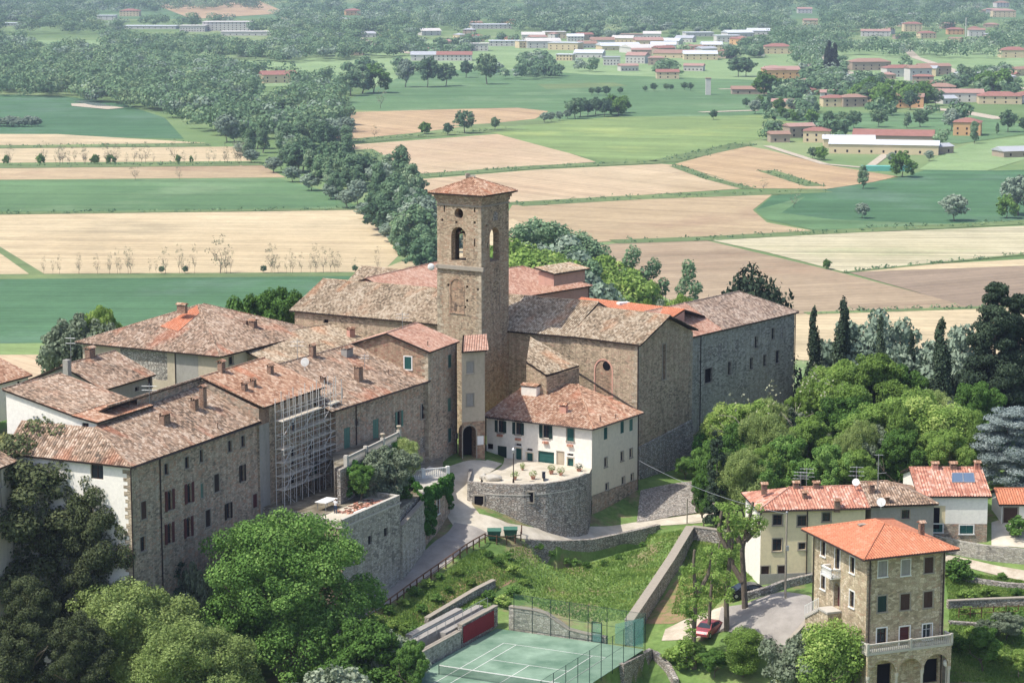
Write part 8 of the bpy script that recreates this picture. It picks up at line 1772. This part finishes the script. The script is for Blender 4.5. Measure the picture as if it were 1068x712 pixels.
for x in (617, 624, 632, 647, 673, 682, 695, 700, 714, 720): fartree(x, 101 - (x - 617) * .06 - rr.random() * 2, rr.uniform(5, 9), 'far_a', 'tiny tree dotted in the green field before the industrial estate', 'tiny field trees before the estate')
for x, y in scatter(26, [(765, 116), (790, 108), (830, 112), (860, 118), (850, 128), (790, 128)], 3): fartree(x, y, rr.uniform(6, 10), rr.choice(FK), 'bush or tree in the hedgerow left of the farm', 'hedgerow trees left of the farm')
for x, y in scatter(34, [(900, 100), (980, 104), (985, 112), (915, 118), (890, 108)], 4): fartree(x, y, rr.uniform(10, 17), rr.choice(['far_d', 'far_d', 'far_a']), 'dark pine or tree around the yellow gabled house', 'dark trees around the yellow gabled house')
for i in range(44):   # thin row on the baulk at left, in front of the cream field
    x = rr.uniform(40, 405)
    fartree(x, 286.5 - x * .006, rr.uniform(5, 11) if i % 13 else 3.0, 'thin' if i % 13 else 'far_a', 'thin leafless young tree in the row between cream field and green field', 'thin trees along the baulk at left', wsc=rr.uniform(.4, .8) if i % 13 else .9)
fartree(229, 285, 14, 'thin', 'round spreading tree, largest of the thin row at left', wsc=1.1)
for i in range(44):
    x = rr.uniform(0, 255); fartree(x, 172 - x * .008, rr.uniform(6, 14) if i % 6 else rr.uniform(4, 7), 'thin' if i % 6 else 'far_d', 'small tree in the sparse row on the second baulk at left', 'sparse tree row on the second baulk', wsc=rr.uniform(.6, 1.) if i % 5 else .5)
for i in range(14): x = -5 + i * 3.3; fartree(x + 2, 131 + rr.uniform(-1, 2), rr.uniform(4, 7), 'far_c', 'low scrub bush at the edge of the upper left green field', 'scrub at the upper left field', wsc=1.2, name='bush', cat='bush')
# weeds and low scrub on the grassy baulks: nobody could count them
rngh = np.random.default_rng(77); B = []
for px, w in RB:
    pts = resample([P(x, y, 0) for x, y in px], 400); L = np.linalg.norm(np.diff(pts, axis=0), axis=1).sum()
    for k in range(int(L / 2.2)):
        q = pts[rngh.integers(0, 400)]; d = min(w * .55, 9); B.append((q[0] + rngh.uniform(-d, d), q[1] + rngh.uniform(-d, d), .3, rngh.uniform(.5, 1.8), rngh.uniform(.5, 1.8), rngh.uniform(.3, 1.3)))
B = np.array(B); me = leaf_mesh('scrub', B, len(B) * 9, .9, [M['leaf_far']], 78); o = bpy.data.objects.new('scrub', me); COL.objects.link(o); tag(o, 'rough weeds and low scrub along the grassy baulks between the fields', 'scrub', kind='stuff')
# far woods: one mass
HB = []
for f in FH:
    sc_px = F / math.hypot(P(f[0], f[1], 0)[1], 120); HB.append((f[0] - f[2] * sc_px / 2 - 4, f[0] + f[2] * sc_px / 2 + 4, f[1] - f[4] * sc_px, f[1], sc_px))
def blocks(x, y, h_):
    for a, b, t, yb, sc_px in HB:
        if a < x < b and y > yb - 1.5 and y - h_ * sc_px * 1.1 < yb - .25 * (yb - t): return True
    return False
def woods(name, label, polys, seed, leaf=('leaf_far', 'leaf_far2', 'leaf_poplar'), hr=(12, 20)):
    rng = np.random.default_rng(seed)
    for li, lf in enumerate(leaf):
        B = []
        for poly, n in polys:
            for x, y in scatter(int(n / (1, 6, 2.5)[li]), poly, seed + li * 17 + int(n)):
                if blocks(x, y, hr[1]): continue
                q = P(x, y, 0); h_ = rng.uniform(*hr) * (1.15 if q[1] > 3000 else 1); w = h_ * rng.uniform(.35, .5); big = 1 + min(1.2, q[1] / 5000)
                for k in range(4): B.append((q[0] + rng.normal(0, w * .5), q[1] + rng.normal(0, w * .5), h_ * rng.uniform(.35, .85), w * .62 * big, w * .62 * big, w * .5))
        B = np.array(B); me = leaf_mesh(name, B, len(B) * 44, 2.4, [M[lf]], seed + li, out=.85); o = bpy.data.objects.new(name, me); COL.objects.link(o); tag(o, label, 'woodland', kind='stuff')
woods('woodland', 'dense distant woodland reading as one mass in the upper left', [([(-40, 102), (30, 102), (75, 104), (130, 112), (180, 120), (230, 108), (300, 110), (355, 108), (345, 90), (300, 84), (240, 76), (110, 60), (-40, 40)], 620), ([(-40, 36), (110, 36), (110, 60), (240, 62), (310, 66), (440, 58), (440, 40), (330, 28), (300, 34), (-40, 14)], 620), ([(170, 118), (350, 112), (362, 138), (330, 150), (215, 142)], 110)], 40)
woods('woodland', 'woods and hedges along the top of the picture', [([(290, 44), (440, 36), (620, 36), (560, 12), (290, 12)], 300), ([(560, 32), (800, 36), (1068, 30), (1100, 4), (560, 4)], 620), ([(-40, 10), (1100, 6), (1100, -14), (-40, -14)], 900), ([(860, 60), (1068, 62), (1068, 40), (860, 30)], 240), ([(800, 74), (860, 70), (860, 40), (800, 40)], 110), ([(-40, 30), (140, 14), (300, 10), (-40, 4)], 260)], 50)
woods('woodland', 'tree clumps and gardens between the distant houses', [([(545, 60), (800, 66), (800, 44), (545, 44)], 110), ([(800, 122), (1068, 128), (1068, 76), (860, 70), (800, 90)], 130), ([(800, 150), (880, 152), (880, 140), (800, 140)], 14), ([(980, 152), (1000, 160), (1010, 150)], 5), ([(230, 62), (300, 66), (300, 52), (230, 52)], 20), ([(365, 80), (560, 84), (560, 70), (365, 70)], 20), ([(540, 80), (580, 82), (575, 64), (545, 64)], 34), ([(590, 76), (635, 76), (635, 66), (595, 62)], 26), ([(672, 80), (720, 80), (720, 64), (676, 64)], 34), ([(752, 62), (806, 62), (806, 46), (756, 46)], 46), ([(800, 104), (870, 96), (870, 76), (800, 84)], 60), ([(870, 96), (910, 100), (910, 80), (870, 70)], 40), ([(905, 92), (1000, 98), (1000, 90), (905, 84)], 34), ([(430, 62), (560, 60), (560, 44), (430, 44)], 60), ([(620, 44), (800, 40), (800, 34), (560, 34)], 50), ([(990, 120), (1068, 124), (1068, 112), (990, 106)], 34), ([(560, 62), (740, 56), (740, 50), (560, 44)], 30), ([(800, 128), (840, 126), (850, 116), (800, 118)], 12)], 60, hr=(8, 14))

# ------------------------------------------------------------------ air
bm = bmesh.new(); bmesh.ops.create_cube(bm, size=1); me = bpy.data.meshes.new('haze'); bm.to_mesh(me); bm.free()
hz = bpy.data.objects.new('haze', me); COL.objects.link(hz); hz.dimensions = (1, 1, 1); hz.scale = (32000, 21000, 135); hz.location = (0, 9900, 64)
m = bpy.data.materials.new('haze'); m.use_nodes = True; nt = m.node_tree; nt.nodes.clear(); pv = nt.nodes.new('ShaderNodeVolumePrincipled'); ou = nt.nodes.new('ShaderNodeOutputMaterial')
pv.inputs['Color'].default_value = (.66, .76, 1.0, 1); pv.inputs['Density'].default_value = 0.000085; pv.inputs['Anisotropy'].default_value = .2; nt.links.new(pv.outputs[0], ou.inputs['Volume']); me.materials.append(m)
tag(hz, 'thin blue summer haze over the plain', 'haze', kind='stuff')
